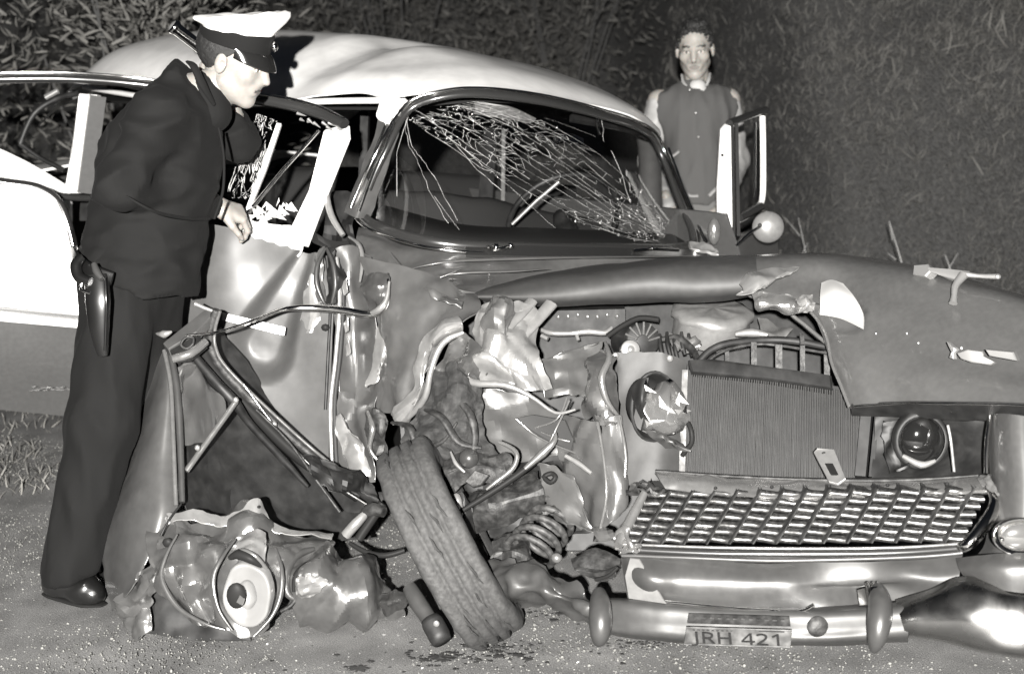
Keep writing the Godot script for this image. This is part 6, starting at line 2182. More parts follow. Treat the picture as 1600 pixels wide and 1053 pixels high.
	sheet("inner_fender", M.inner_dark, f, [[v(-0.168,0.403,-4.214), v(-0.038,0.436,-4.201), v(0.093,0.471,-4.147), v(0.195,0.477,-4.127)],
		[v(-0.161,0.307,-4.235), v(-0.038,0.29,-4.211), v(0.095,0.307,-4.173), v(0.225,0.356,-4.143)],
		[v(-0.155,0.162,-4.245), v(-0.039,0.15,-4.222), v(0.096,0.163,-4.184), v(0.246,0.195,-4.15)]], {"amp": 0.01, "f": 6.0})
	# muddy crumple behind the wheel
	sheet("muddy_crumple", M.mud, f, [[v(-0.252,0.68,-4.159), v(-0.172,0.711,-4.105), v(-0.088,0.667,-4.085)],
		[v(-0.29,0.575,-4.148), v(-0.18,0.621,-4.014), v(-0.087,0.579,-4.047)],
		[v(-0.333,0.471,-4.147), v(-0.197,0.521,-3.973), v(-0.065,0.499,-4.009)],
		[v(-0.229,0.389,-4.068), v(-0.122,0.423,-3.953), v(0.011,0.419,-4.013)]], {"s": 12, "ridge": 0.035, "rf": 7.0, "amp": 0.02, "f": 8.0, "rag": 0.005})
	for q in [[v(-0.351,0.526,-4.158), v(-0.294,0.533,-4.078), v(-0.265,0.481,-4.046), v(-0.198,0.513,-4.002), v(-0.154,0.573,-3.984)], [v(-0.247,0.593,-4.049), v(-0.197,0.587,-3.987), v(-0.15,0.526,-3.954), v(-0.086,0.509,-3.95)], [v(-0.181,0.643,-4.039), v(-0.125,0.608,-3.991), v(-0.103,0.544,-3.957), v(-0.114,0.474,-3.943)]]:
		rod("torn_ridge", M.dirty, f, q, [0.006, 0.012, 0.013, 0.01, 0.005], 5, 0.7)
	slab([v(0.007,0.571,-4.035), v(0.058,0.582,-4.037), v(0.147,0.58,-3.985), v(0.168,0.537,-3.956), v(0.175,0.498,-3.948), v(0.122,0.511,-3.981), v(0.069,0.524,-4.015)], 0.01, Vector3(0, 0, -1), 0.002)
	part("dark_hole_slab", M.near_black, f)  # near-black slab painted in for a dark hole in the wreck
	for q in [[v(0.011,0.576,-4.015), v(0.076,0.526,-3.995), v(0.177,0.5,-3.928)], [v(0.065,0.554,-4), v(0.125,0.587,-3.967), v(0.154,0.64,-3.998)], [v(0.093,0.5,-3.948), v(0.121,0.56,-3.951), v(0.161,0.633,-3.996)], [v(0.083,0.543,-3.988), v(0.121,0.539,-3.946), v(0.16,0.532,-3.934)]]:
		rod("bent_wire", M.steel, f, q, 0.003)
	# crushed column next to the lamp panel
	sheet("column", M.crumple, f, [[v(0.238,0.776,-4.047), v(0.263,0.771,-3.985), v(0.297,0.752,-4.021)],
		[v(0.208,0.679,-4.006), v(0.249,0.714,-3.921), v(0.295,0.675,-3.975)],
		[v(0.226,0.587,-3.987), v(0.261,0.619,-3.922), v(0.302,0.598,-3.948)]], {"s": 10, "ridge": 0.022, "rf": 9.0})
	rod("column_lip", M.steel, f, [v(0.26,0.798,-4.011), v(0.267,0.766,-3.943), v(0.245,0.719,-3.912), v(0.259,0.659,-3.9), v(0.292,0.611,-3.91)], [0.004, 0.009, 0.011, 0.009, 0.005])
	# front wing panel hanging below
	sheet("hanging_panel", M.paint_dusty, f, [[v(0.137,0.584,-4.027), v(0.192,0.591,-3.947), v(0.239,0.594,-3.907)],
		[v(0.13,0.474,-3.994), v(0.191,0.485,-3.904), v(0.25,0.503,-3.847)],
		[v(0.154,0.381,-3.944), v(0.204,0.392,-3.875), v(0.256,0.413,-3.808)],
		[v(0.212,0.302,-3.866), v(0.233,0.319,-3.808), v(0.262,0.346,-3.783)]], {"s": 8, "ridge": 0.006, "amp": 0.008, "f": 6.0})
	sheet("hanging_panel", M.paint, f, [[v(0.238,0.597,-3.897), v(0.266,0.613,-3.89), v(0.298,0.614,-3.901)],
		[v(0.25,0.505,-3.837), v(0.278,0.512,-3.838), v(0.306,0.513,-3.849)],
		[v(0.255,0.417,-3.798), v(0.28,0.42,-3.799), v(0.302,0.424,-3.82)],
		[v(0.262,0.349,-3.774), v(0.275,0.362,-3.776), v(0.291,0.38,-3.801)]], {"s": 6, "ridge": 0.006})
	rod("panel_edge", M.steel, f, [v(0.234,0.6,-3.887), v(0.249,0.508,-3.827), v(0.254,0.421,-3.784), v(0.239,0.329,-3.79)], 0.005)
	rod("panel_edge", M.steel, f, [v(0.293,0.616,-3.881), v(0.308,0.517,-3.829), v(0.297,0.41,-3.797)], [0.003, 0.006, 0.003])
	rod("panel_strip", M.pale, f, [v(0.148,0.499,-3.907), v(0.183,0.484,-3.884), v(0.217,0.463,-3.859)], [0.006, 0.008, 0.006], 3)
	sheet("panel_corner", M.steel, f, [[v(0.214,0.614,-3.972), v(0.246,0.618,-3.912), v(0.291,0.617,-3.901)],
		[v(0.22,0.591,-3.947), v(0.248,0.595,-3.876), v(0.286,0.599,-3.877)]], {"ridge": 0.02, "rf": 14.0})


func suspension():
	var f := Node3D.new()
	f.name = "suspension"
	car.add_child(f, true)
	sheet("cross_member", M.dirty, f, [[v(-0.117,0.35,-4.039), v(-0.037,0.388,-4.027), v(0.073,0.406,-4.031)],
		[v(-0.133,0.311,-3.95), v(-0.028,0.369,-3.9), v(0.082,0.39,-3.925)],
		[v(-0.119,0.251,-3.958), v(-0.025,0.293,-3.925), v(0.09,0.321,-3.952)]], {"s": 8, "ridge": 0.012, "amp": 0.01})
	rod("steering_rod", M.black, f, [v(-0.155,0.347,-3.855), v(-0.07,0.398,-3.866), v(0.014,0.453,-3.877), v(0.098,0.515,-3.89)], [0.006, 0.009, 0.01, 0.008], 3)
	rod("steering_rod_end", M.steel, f, [v(0.035,0.476,-3.862), v(0.084,0.517,-3.87), v(0.115,0.548,-3.877), v(0.119,0.569,-3.891)], [0.006, 0.012, 0.008, 0.004], 4)
	rod("brake_hose", M.steel, f, [v(-0.036,0.526,-3.954), v(0.011,0.504,-3.929), v(0.004,0.465,-3.91), v(-0.042,0.43,-3.893), v(-0.071,0.408,-3.888)], [0.005, 0.007, 0.008, 0.007, 0.004], 5)
	rod("brake_hose", M.pale, f, [v(-0.17,0.504,-3.929), v(-0.155,0.478,-3.903), v(-0.13,0.457,-3.888)], [0.003, 0.006, 0.004], 4)
	lathe([[0.0, 0.03], [0.014, 0.03], [0.016, 0.02], [0.026, 0.016], [0.028, 0.0], [0.0, 0.0]], v(-0.12,0.489,-3.915), v(0.1, 0.35, 1.0), 16)
	part("hub_nut", M.dull_chrome, f)
	slab([v(-0.131,0.43,-3.893), v(-0.102,0.461,-3.899), v(-0.063,0.45,-3.887), v(-0.085,0.423,-3.881), v(-0.109,0.416,-3.88)], 0.02, Vector3(0, 0, -1), 0.003)
	part("knuckle", M.dirty, f)
	sheet("control_arm", M.dirty, f, [[v(-0.198,0.462,-3.981), v(-0.125,0.509,-3.95), v(-0.018,0.482,-3.965)],
		[v(-0.203,0.432,-3.934), v(-0.113,0.478,-3.903), v(0,0.452,-3.928)],
		[v(-0.179,0.381,-3.944), v(-0.099,0.424,-3.912), v(0,0.411,-3.93)]], {"s": 8, "ridge": 0.03, "rf": 8.0, "rag": 0.005})
	rod("bracket", M.pale, f, [v(-0.155,0.389,-3.884), v(-0.151,0.381,-3.872), v(-0.144,0.35,-3.866), v(-0.148,0.295,-3.865)], [0.012, 0.014, 0.01, 0.004], 3)
	sheet("bracket", M.inner, f, [[v(-0.16,0.381,-3.913), v(-0.135,0.389,-3.905), v(-0.111,0.352,-3.917)],
		[v(-0.153,0.265,-3.899), v(-0.124,0.275,-3.881), v(-0.1,0.265,-3.899)]], {"ridge": 0.01})
	# coil spring
	var top: Vector3 = v(0.129,0.325,-3.942)
	var low: Vector3 = v(0.045,0.244,-3.813)
	var ax := (top - low).normalized()
	var b := axes(ax)
	var p := []
	for k in 101:
		var t := k / 100.0
		var a := t * TAU * 4.3 + 0.6
		var r := lerpf(0.066, 0.058, t)
		p.append(low.lerp(top, t) + b * Vector3(cos(a) * r, sin(a) * r, 0))
	tube(p, 0.0095, 10)
	part("coil_spring", M.spring, f)
	sheet("spring_seat", M.dirty, f, [[v(0.075,0.345,-3.936), v(0.118,0.366,-3.92), v(0.165,0.335,-3.934)],
		[v(0.082,0.33,-3.892), v(0.123,0.35,-3.866), v(0.168,0.313,-3.909)]], {"ridge": 0.02, "rf": 12.0})
	sheet("lower_arm", M.dirty, f, [[v(-0.05,0.261,-3.919), v(0,0.282,-3.903), v(0.053,0.247,-3.895)],
		[v(-0.056,0.243,-3.854), v(0,0.261,-3.817), v(0.056,0.223,-3.829)],
		[v(-0.049,0.209,-3.847), v(0.007,0.216,-3.828), v(0.064,0.199,-3.844)]], {"ridge": 0.03, "rf": 10.0, "rag": 0.005})
	ball(v(0.121,0.251,-3.774), Vector3(0.016, 0.014, 0.014))
	part("ball_joint", M.steel, f)
	sheet("pan_corner", M.dirty, f, [[v(0.159,0.251,-3.774), v(0.224,0.285,-3.76), v(0.285,0.286,-3.699)],
		[v(0.17,0.242,-3.71), v(0.226,0.256,-3.673), v(0.277,0.271,-3.635)],
		[v(0.205,0.217,-3.705), v(0.236,0.23,-3.667), v(0.271,0.251,-3.641)]], {"ridge": 0.01})
	rod("pan_corner_edge", M.black, f, [v(0.218,0.241,-3.639), v(0.25,0.258,-3.622), v(0.276,0.284,-3.617)], 0.005)
	sheet("stone_shield", M.paint_dusty, f, [[v(0.068,0.467,-3.941), v(0.117,0.462,-3.92), v(0.177,0.434,-3.894)],
		[v(0.089,0.369,-3.921), v(0.158,0.35,-3.866), v(0.226,0.315,-3.808)],
		[v(0.142,0.323,-3.891), v(0.21,0.309,-3.827), v(0.289,0.305,-3.754)]], {"ridge": 0.008, "rag": 0.008})
	ring(spline([v(0.088,0.445,-3.886), v(0.109,0.454,-3.888), v(0.119,0.446,-3.876), v(0.105,0.433,-3.873)], 4, 0.0, true), 0.007, 6)
	part("shield_hole", M.black, f)
	rod("brake_line", M.black, f, [v(-0.475,0.182,-4.086), v(-0.428,0.164,-4.062), v(-0.37,0.16,-4.041), v(-0.311,0.174,-4.044)], [0.006, 0.008, 0.009, 0.008], 5)
	rod("link", M.pale, f, [v(-0.482,0.218,-4.053), v(-0.451,0.254,-4.05), v(-0.426,0.276,-4.065)], [0.016, 0.016, 0.012], 3)
	rod("link", M.dirty, f, [v(-0.434,0.269,-4.074), v(-0.407,0.29,-4.068), v(-0.369,0.289,-4.047)], [0.014, 0.022, 0.016], 3)
	rod("link", M.black, f, [v(-0.445,0.207,-4.05), v(-0.415,0.25,-4.06), v(-0.374,0.308,-4.072)], 0.014, 3)
	sheet("frame_rail", M.inner_dark, f, [[v(-0.64,0.26,-4.409), v(-0.515,0.253,-4.367), v(-0.391,0.26,-4.307)],
		[v(-0.64,0.19,-4.394), v(-0.513,0.193,-4.334), v(-0.368,0.219,-4.257)]], {"ridge": 0.006})


func wheel():
	var w := Node3D.new()
	w.name = "front_wheel"
	car.add_child(w, true)
	w.set_meta("label", "dusty worn front wheel torn loose and leaning")
	var c: Vector3 = v(-0.169,0.271,-3.849)
	var ax := v(0.880, 0.464, -0.099).normalized()
	var pr := [[0.2, -0.078], [0.235, -0.09], [0.275, -0.094], [0.3, -0.09], [0.311, -0.082]]
	for k in 4:
		var x := -0.06 + 0.04 * k
		pr.append_array([[0.321 - 0.002 * (k - 1.5) * (k - 1.5), x - 0.011], [0.321 - 0.002 * (k - 1.5) * (k - 1.5), x + 0.011], [0.303, x + 0.013], [0.303, x + 0.027]])
	pr.resize(pr.size() - 2)
	pr.append_array([[0.311, 0.082], [0.3, 0.09], [0.275, 0.094], [0.235, 0.09], [0.2, 0.078]])
	for q in pr:
		q[0] *= 0.945
		q[1] *= 0.86
	lathe(pr, c, ax, 140, 1.0, 1.0, 0.003)
	var t := part("tyre", M.tyre, w)
	t.set_meta("label", "dusty tyre with worn ribbed tread")
	lathe([[0.19, -0.06], [0.195, -0.058], [0.18, -0.04], [0.16, -0.02], [0.08, -0.03], [0.05, -0.045], [0.0, -0.045]], c, ax, 40)
	lathe([[0.19, 0.06], [0.195, 0.058], [0.18, 0.04], [0.16, 0.0], [0.08, 0.0], [0.0, -0.01]], c, ax, 40)
	part("rim", M.dirty, w)
	for k in 30:
		var a := rng.randf() * TAU
		var b := axes(ax)
		var p := []
		var x0 := rng.randf_range(-0.058, 0.058)
		for i in 5:
			p.append(c + b * Vector3(cos(a + 0.06 * i) * 0.3015, sin(a + 0.06 * i) * 0.3015, x0 + 0.002 * i + 0.004 * nz.get_noise_1d(i + k)))
		tube(p, [0.001, 0.004, 0.005, 0.003, 0.001], 5, 1, 0.7)
	part("tread_scuffs", M.mud, w, "stuff")


func loose_parts():
	var t := thing("tie_rod_end", "short steel tie rod end lying on the gravel at the foot of the leaning tyre", "car part", v(-0.237,0,-3.873))
	tube([v(-0.277,0.173,-3.757), v(-0.254,0.147,-3.721), v(-0.225,0.118,-3.685), v(-0.21,0.1,-3.66)], [0.02, 0.024, 0.022, 0.026], 12, 4)
	part("shaft", M.dull_chrome, t)
	lathe([[0.0, 0.04], [0.026, 0.038], [0.03, 0.02], [0.03, -0.02], [0.026, -0.035], [0.0, -0.035]], v(-0.201,0.097,-3.65), v(0.45, -0.6, 0.6), 18)
	part("collar", M.inner_dark, t)
	ball(v(-0.198,0.129,-3.615), Vector3(0.009, 0.009, 0.006), 10)
	part("rivet", M.pale, t)
	# what dripped and broke
	for q in [[v(-0.052,0,-3.722), 0.11, 0.05, "dark oil stain on the gravel just in front of the leaning tyre"], [v(0.183,0,-3.965), 0.1, 0.035, "dark oil stain under the twisted left end of the bumper"], [v(0.366,0,-3.755), 0.08, 0.03, "small dark oil stain in front of the bumper left of the plate"], [v(-0.187,0,-3.66), 0.16, 0.06, "broad oil stain at the bottom edge below the tie rod end"]]:
		var s := thing("oil_stain", q[3], "stain", q[0], "oil stains on the road")
		var o: Vector3 = q[0]
		for n in 80:
			var far := absf(rng.randfn())
			var a0 := rng.randf() * TAU
			var cc := o + Vector3(cos(a0) * far * q[1], 0, sin(a0) * far * q[2])
			var r := rng.randf_range(0.12, 0.4) * float(q[1]) * (0.4 if n < 7 else 0.13)
			var loop := PackedVector3Array()
			var mid := PackedVector3Array()
			for i in 30:
				var a := TAU * i / 30.0
				var rr := r * (1.0 + 0.55 * nz.get_noise_2d(cos(a) * 1.8 + n * 5.0 + o.x * 9.0, sin(a) * 1.8) + 0.25 * nz.get_noise_2d(cos(a) * 6.0 + n, sin(a) * 6.0))
				loop.append(cc + Vector3(cos(a) * rr, 0.0105 + 0.00006 * n, sin(a) * rr * 0.8))
				mid.append(cc + Vector3(cos(a) * rr * 0.5, 0.0115 + 0.00006 * n, sin(a) * rr * 0.4))
			grid([loop, mid], true)
			cap(mid, false)
		part("spill", M.oil, s, "stuff")
	for k in 420:
		var p := Vector3(rng.randf_range(-0.7, 0.7), 0.004, rng.randf_range(-3.55, -4.4))
		var r := rng.randf_range(0.002, 0.007)
		slab([p, p + Vector3(r, rng.randf_range(0, 0.004), rng.randf_range(-r, r)), p + Vector3(rng.randf_range(-r, r), rng.randf_range(0, 0.004), -r)], 0.002, Vector3.DOWN)
	part("glass_crumbs", M.pale, self, "stuff").set_meta("label", "crumbs of broken glass scattered on the gravel under the wreck")


# ---------------------------------------------------------------- people

func flesh() -> Flesh:
	var f := Flesh.new()
	f.nz = nz
	return f


func head_flesh(jaw: float, open: float) -> Flesh:
	# axes of the head: x to a side, y up, z to the front; origin between the ears
	var h := flesh()
	h.blob(Vector3(0, 0.04, -0.016), Vector3(0.075, 0.083, 0.098), 0.02)
	h.blob(Vector3(0, -0.03, 0.034), Vector3(0.058 * jaw, 0.082, 0.058), 0.03)
	h.bone(Vector3(-0.05 * jaw, -0.055, 0.0), Vector3(-0.014, -0.1, 0.062), 0.016, 0.014, 0.03)
	h.bone(Vector3(0.05 * jaw, -0.055, 0.0), Vector3(0.014, -0.1, 0.062), 0.016, 0.014, 0.03)
	h.bone(Vector3(0, -0.1, 0.068), Vector3(0, -0.098, 0.066), 0.014, 0.014, 0.02)
	h.bone(Vector3(0, -0.05, -0.025), Vector3(0, -0.19, -0.045), 0.052, 0.056, 0.03)
	h.bone(Vector3(-0.034, 0.024, 0.078), Vector3(0.034, 0.024, 0.078), 0.011, 0.011, 0.02)
	h.bone(Vector3(0, 0.014, 0.09), Vector3(0, -0.028, 0.109), 0.0075, 0.0105, 0.014)
	h.bone(Vector3(-0.012, -0.034, 0.093), Vector3(0.012, -0.034, 0.093), 0.008, 0.008, 0.01)
	h.blob(Vector3(-0.042, -0.02, 0.058), Vector3(0.022, 0.02, 0.022), 0.02)
	h.blob(Vector3(0.042, -0.02, 0.058), Vector3(0.022, 0.02, 0.022), 0.02)
	for s in [-1.0, 1.0]:
		h.blob(Vector3(s * 0.031, 0.003, 0.075), Vector3(0.0135, 0.0125, 0.0125), 0.004)
		h.blob(Vector3(s * 0.077, -0.004, -0.012), Vector3(0.009, 0.03, 0.018), 0.008)
	h.bone(Vector3(-0.019, -0.056, 0.081), Vector3(0.019, -0.056, 0.081), 0.0055, 0.0055, 0.008)
	h.bone(Vector3(-0.016, -0.067, 0.08), Vector3(0.016, -0.067, 0.08), 0.006, 0.006, 0.008)
	for s in [-1.0, 1.0]:
		h.dig(Vector3(s * 0.033, 0.005, 0.106), 0.017, 0.01)
		h.dig(Vector3(s * 0.085, -0.002, -0.004), 0.008, 0.006)
	h.slit(Vector3(-0.022, -0.0615, 0.09), Vector3(0.022, -0.0615, 0.09), 0.0025 + open)
	return h


func face_color(skin: float) -> Variant:
	return func(p: Vector3) -> Color:
		var c := skin * (0.94 + 0.06 * nz.get_noise_3dv(p * 60.0))
		if p.z > 0.05:
			var x := absf(p.x)
			if Vector2((x - 0.032) / 0.02, (p.y - (0.0285 - absf(x - 0.03) * 0.12)) / 0.0048).length() < 1.0:
				c = 0.025
			elif Vector2((x - 0.031) / 0.0125, (p.y - 0.003) / 0.0055).length() < 1.0:
				c = 0.02 if Vector2(x - 0.031, p.y - 0.003).length() < 0.0058 else 0.5
			elif Vector2((x - 0.031) / 0.0145, (p.y - 0.007) / 0.0045).length() < 1.0:
				c = 0.06
			elif Vector2(p.x / 0.023, (p.y + 0.0615) / 0.0105).length() < 1.0:
				c = skin * 0.55
			elif Vector2((x - 0.0075) / 0.0035, (p.y + 0.038) / 0.0025).length() < 1.0:
				c = 0.04
		return Color(c * 1.06, c, c * 0.92)


func add_head(h: Flesh, tf: Transform3D, skin: float, cell := 0.0032):
	nets(h.at, Vector3(-0.1, -0.2, -0.135), Vector3(0.1, 0.14, 0.135), cell, tf, face_color(skin))


func plain_skin(skin: float) -> Variant:
	return func(p: Vector3) -> Color:
		var c := skin * (0.95 + 0.05 * nz.get_noise_3dv(p * 50.0))
		return Color(c * 1.06, c, c * 0.92)


func add_hand(wrist: Vector3, dir: Vector3, back: Vector3, thumb: float, curl: Array, skin: float, fan := 0.1):
	# a palm and five fingers; curl gives the bend of each joint for the four fingers
	var f := flesh()
	var d := dir.normalized()
	var n := (back - d * back.dot(d)).normalized()
	var side := d.cross(n) * thumb
	f.bone(wrist - d * 0.05, wrist, 0.026, 0.025, 0.02)
	for k in 4:
		var off := side * (0.028 - 0.0185 * k)
		f.bone(wrist + off * 0.55 + d * 0.012, wrist + off + d * (0.083 - 0.004 * absf(k - 1.0)), 0.0155, 0.0115, 0.018)
	f.bone(wrist + side * 0.012 + d * 0.02 - n * 0.008, wrist + side * 0.018 + d * 0.055 - n * 0.01, 0.018, 0.014, 0.02)
	for k in 4:
		var off := side * (0.028 - 0.0185 * k)
		var p := wrist + off + d * (0.085 - 0.004 * absf(k - 1.0))
		var a := 0.0
		var out := (d + side * fan * (1.5 - k) * 0.5).normalized()
		var lens: Array = [[0.04, 0.025, 0.02], [0.045, 0.029, 0.021], [0.042, 0.027, 0.02], [0.032, 0.02, 0.018]][k]
		for j in 3:
			a += curl[k][j]
			var q: Vector3 = p + (out * cos(a) - n * sin(a)) * lens[j]
			f.bone(p, q, 0.0098 - 0.0009 * j, 0.0092 - 0.0012 * j, 0.004)
			p = q
	var t0 := wrist + side * 0.024 + d * 0.022 - n * 0.004
	var t1 := t0 + (side * 0.72 + d * 0.7 - n * 0.3).normalized() * 0.042
	var t2 := t1 + (side * 0.3 + d * 0.9 - n * 0.45).normalized() * 0.032
	f.bone(t0, t1, 0.0155, 0.0115, 0.012)
	f.bone(t1, t2, 0.011, 0.0085, 0.004)
	f.bone(t2, t2 + (d * 0.85 - n * 0.6).normalized() * 0.022, 0.0092, 0.0072, 0.004)
	var r := Vector3.ONE * 0.19
	var mid := wrist + d * 0.06
	nets(f.at, mid - r, mid + r, 0.0036, Transform3D(), plain_skin(skin))


func cloth_part(called: String, m: Material, under: Node, f: Flesh, cell: float):
	var lo := Vector3.ONE * 1e3
	var hi := Vector3.ONE * -1e3
	for i in f.a.size():
		var r := Vector3.ONE * (maxf(f.ra[i], f.rb[i]) + f.grow + 0.03)
		lo = lo.min(f.a[i] - r).min(f.b[i] - r)
		hi = hi.max(f.a[i] + r).max(f.b[i] + r)
	nets(f.at, lo, hi, cell)
	part(called, m, under)


func shoe(called: String, m: Material, under: Node, heel: Vector3, toe: Vector3, ankle: Vector3):
	var f := flesh()
	var d := (toe - heel).normalized()
	var up := Vector3(0, 1, 0)
	f.bone(heel + up * 0.04, heel + d * 0.12 + up * 0.045, 0.037, 0.043, 0.03)
	f.bone(heel + d * 0.12 + up * 0.042, toe - d * 0.05 + up * 0.036, 0.044, 0.036, 0.03)
	f.bone(heel + d * 0.02 + up * 0.05, ankle, 0.042, 0.045, 0.03)
	f.planes.append([heel + up * 0.012, up])
	cloth_part(called, m, under, f, 0.007)
	tube([heel - d * 0.036 + up * 0.008, heel + up * 0.008, heel + d * 0.1 + up * 0.008, toe - d * 0.06 + up * 0.008, toe - d * 0.01 + up * 0.01], [0.022, 0.036, 0.042, 0.04, 0.014], 12, 4, 0.22, true, Vector3.UP)
	part("shoe_sole", M.black, under)


func officer():
	var o := thing("person", "man in dark uniform and white-topped peaked cap leaning over the open car door", "person", v(-1.249,0,-4.037))
	var skin := 0.22
	var pelvis: Vector3 = v(-1.107,0.947,-4.246)
	var hip_r: Vector3 = v(-1.13,0.914,-4.198)
	var hip_l: Vector3 = v(-1.087,0.906,-4.309)
	var knee_r: Vector3 = v(-1.178,0.538,-4.079)
	var knee_l: Vector3 = v(-1.121,0.485,-4.313)
	var ankle_r: Vector3 = v(-1.285,0.111,-4.03)
	var ankle_l: Vector3 = v(-1.229,0.037,-4.26)
	var chest: Vector3 = v(-1.025,1.286,-4.317)
	var neck: Vector3 = v(-0.912,1.5,-4.361)
	var sh_r: Vector3 = v(-0.995,1.404,-4.168)
	var sh_l: Vector3 = v(-0.96,1.41,-4.516)
	var el_r: Vector3 = v(-1.082,1.227,-4.039)
	var wr_r: Vector3 = v(-0.89,1.126,-4.416)
	var el_l: Vector3 = v(-0.841,1.317,-4.528)
	var wr_l: Vector3 = v(-0.88,1.468,-4.62)
	var head: Vector3 = v(-0.81,1.559,-4.364)
	# the body, one figure
	var b := flesh()
	b.bone(hip_r, knee_r, 0.078, 0.056, 0.05)
	b.bone(knee_r, ankle_r, 0.054, 0.038, 0.03)
	b.bone(hip_l, knee_l, 0.078, 0.056, 0.05)
	b.bone(knee_l, ankle_l, 0.054, 0.038, 0.03)
	b.bone(pelvis, chest, 0.095, 0.125, 0.08)
	b.bone(chest, neck + Vector3(-0.04, -0.06, 0), 0.13, 0.08, 0.06)
	b.bone(sh_r, el_r, 0.05, 0.04, 0.04)
	b.bone(el_r, wr_r, 0.04, 0.026, 0.03)
	b.bone(sh_l, el_l, 0.05, 0.04, 0.04)
	b.bone(el_l, wr_l, 0.04, 0.026, 0.03)
	b.bone(neck + Vector3(-0.03, -0.05, 0), head + Vector3(-0.03, -0.05, 0), 0.055, 0.052, 0.04)
	nets(b.at, v(-1.5, 0.02, -4.9), v(-0.6, 1.55, -3.7), 0.014, Transform3D(), plain_skin(skin))
	var hb := axes(v(0.93, -0.3, 0.16))
	hb = hb * Basis(Vector3(0, 0, 1), 0.05)
	var tf := Transform3D(hb, head)
	add_head(head_flesh(1.05, 0.001), tf, skin)
	add_hand(wr_r + v(0.004, 0.004, 0), v(0.6, -0.28, -0.4), v(0.3, 0.75, 0.45), 1.0, [[0.7, 0.7, 0.3], [0.75, 0.7, 0.35], [0.8, 0.7, 0.35], [0.8, 0.7, 0.35]], skin, 0.5)
	add_hand(wr_l, v(-0.3, 0.9, 0.0), v(0.55, 0.2, -0.8), 1.0, [[1.2, 1.1, 0.7], [1.2, 1.1, 0.7], [1.25, 1.1, 0.7], [1.3, 1.1, 0.7]], skin)
	part("body", M.skin, o)
	# hair under the cap
	var h := flesh()
	h.blob(Vector3(0, 0.036, -0.022), Vector3(0.081, 0.09, 0.102), 0.01)
	h.bone(Vector3(-0.074, 0.0, 0.012), Vector3(-0.075, -0.02, 0.012), 0.008, 0.005, 0.008)
	h.bone(Vector3(0.074, 0.0, 0.012), Vector3(0.075, -0.02, 0.012), 0.008, 0.005, 0.008)
	h.planes.append([Vector3(0, -0.012, -0.03), Vector3(0, 0.72, -0.69)])
	h.dig(Vector3(0, -0.02, 0.12), 0.1, 0.01)
	h.dig(Vector3(-0.085, -0.01, -0.01), 0.026, 0.01)
	h.dig(Vector3(0.085, -0.01, -0.01), 0.026, 0.01)
	h.planes.append([Vector3(0, 0.088, 0), Vector3(0, -1, 0)])
	h.fold = 0.003
	h.fold_f = Vector3(60, 160, 60)
	nets(h.at, Vector3(-0.1, -0.08, -0.14), Vector3(0.1, 0.15, 0.12), 0.0042, tf)
	part("hair", M.hair, o)
	cap_of(o, tf)
	# jacket
	var j := flesh()
	j.bone(v(-1.103,0.902,-4.236), v(-1.028,1.277,-4.315), 0.182, 0.158, 0.08)
	j.bone(v(-1.028,1.277,-4.315), v(-0.965,1.419,-4.345), 0.155, 0.11, 0.08)
	j.bone(sh_r, sh_l, 0.085, 0.08, 0.05)
	j.bone(sh_r, el_r, 0.076, 0.066, 0.045)
	j.bone(el_r, v(-0.914,1.137,-4.388), 0.064, 0.047, 0.03)
	j.bone(sh_l, el_l, 0.072, 0.055, 0.045)
	j.bone(el_l, v(-0.87,1.433,-4.603), 0.062, 0.046, 0.03)
	j.bone(v(-0.957,1.441,-4.349), v(-0.927,1.529,-4.368), 0.09, 0.07, 0.04)
	j.planes.append([v(-1.111,0.933,-4.243), Vector3(0.2, 0.98, 0)])
	j.planes.append([v(-0.909,1.485,-4.358), Vector3(-0.75, -0.66, 0)])
	j.fold = 0.015
	j.fold_f = Vector3(4.5, 8.0, 4.5)
	cloth_part("jacket", M.cloth, o, j, 0.0095)
	tube([v(-0.932,1.56,-4.292), v(-0.907,1.547,-4.259), v(-0.882,1.497,-4.248), v(-0.857,1.438,-4.277)], [0.006, 0.013, 0.014, 0.006], 8, 4, 0.6)
	part("collar", M.cloth, o)
	tube([v(-0.822,1.38,-4.153), v(-0.806,1.3,-4.126), v(-0.811,1.205,-4.116), v(-0.837,1.13,-4.11)], 0.004, 6, 5)
	part("jacket_edge", M.cloth, o)
	tube([v(-1.029,1.216,-3.914), v(-0.967,1.17,-3.955), v(-0.92,1.129,-4.131), v(-0.888,1.107,-4.29)], [0.003, 0.005, 0.005, 0.004], 6, 5)
	part("sleeve_seam", M.cloth, o)
	# shirt and tie show at the throat
	var s := flesh()
	s.bone(v(-0.879,1.412,-4.343), v(-0.894,1.474,-4.356), 0.06, 0.06, 0.03)
	cloth_part("shirt", M.cloth, o, s, 0.01)
	# trousers
	var t := flesh()
	t.bone(hip_r + v(0, 0.06, 0), hip_l + v(0, 0.06, 0), 0.115, 0.115, 0.06)
	t.bone(hip_r, knee_r, 0.112, 0.096, 0.06)
	t.bone(knee_r, ankle_r, 0.096, 0.082, 0.04)
	t.bone(hip_l, knee_l, 0.112, 0.096, 0.06)
	t.bone(knee_l, ankle_l, 0.096, 0.082, 0.04)
	t.planes.append([v(-1.29,0.094,-4.068), Vector3(-0.12, 0.98, 0)])
	t.fold = 0.01
	t.fold_f = Vector3(8.0, 3.0, 8.0)
	cloth_part("trousers", M.cloth, o, t, 0.012)
	shoe("shoe", M.leather, o, v(-1.358,0,-4.126), v(-1.18,0,-4.027), ankle_r)
	shoe("shoe", M.leather, o, v(-1.08, 0, -4.42), v(-0.86, 0, -4.3), ankle_l)
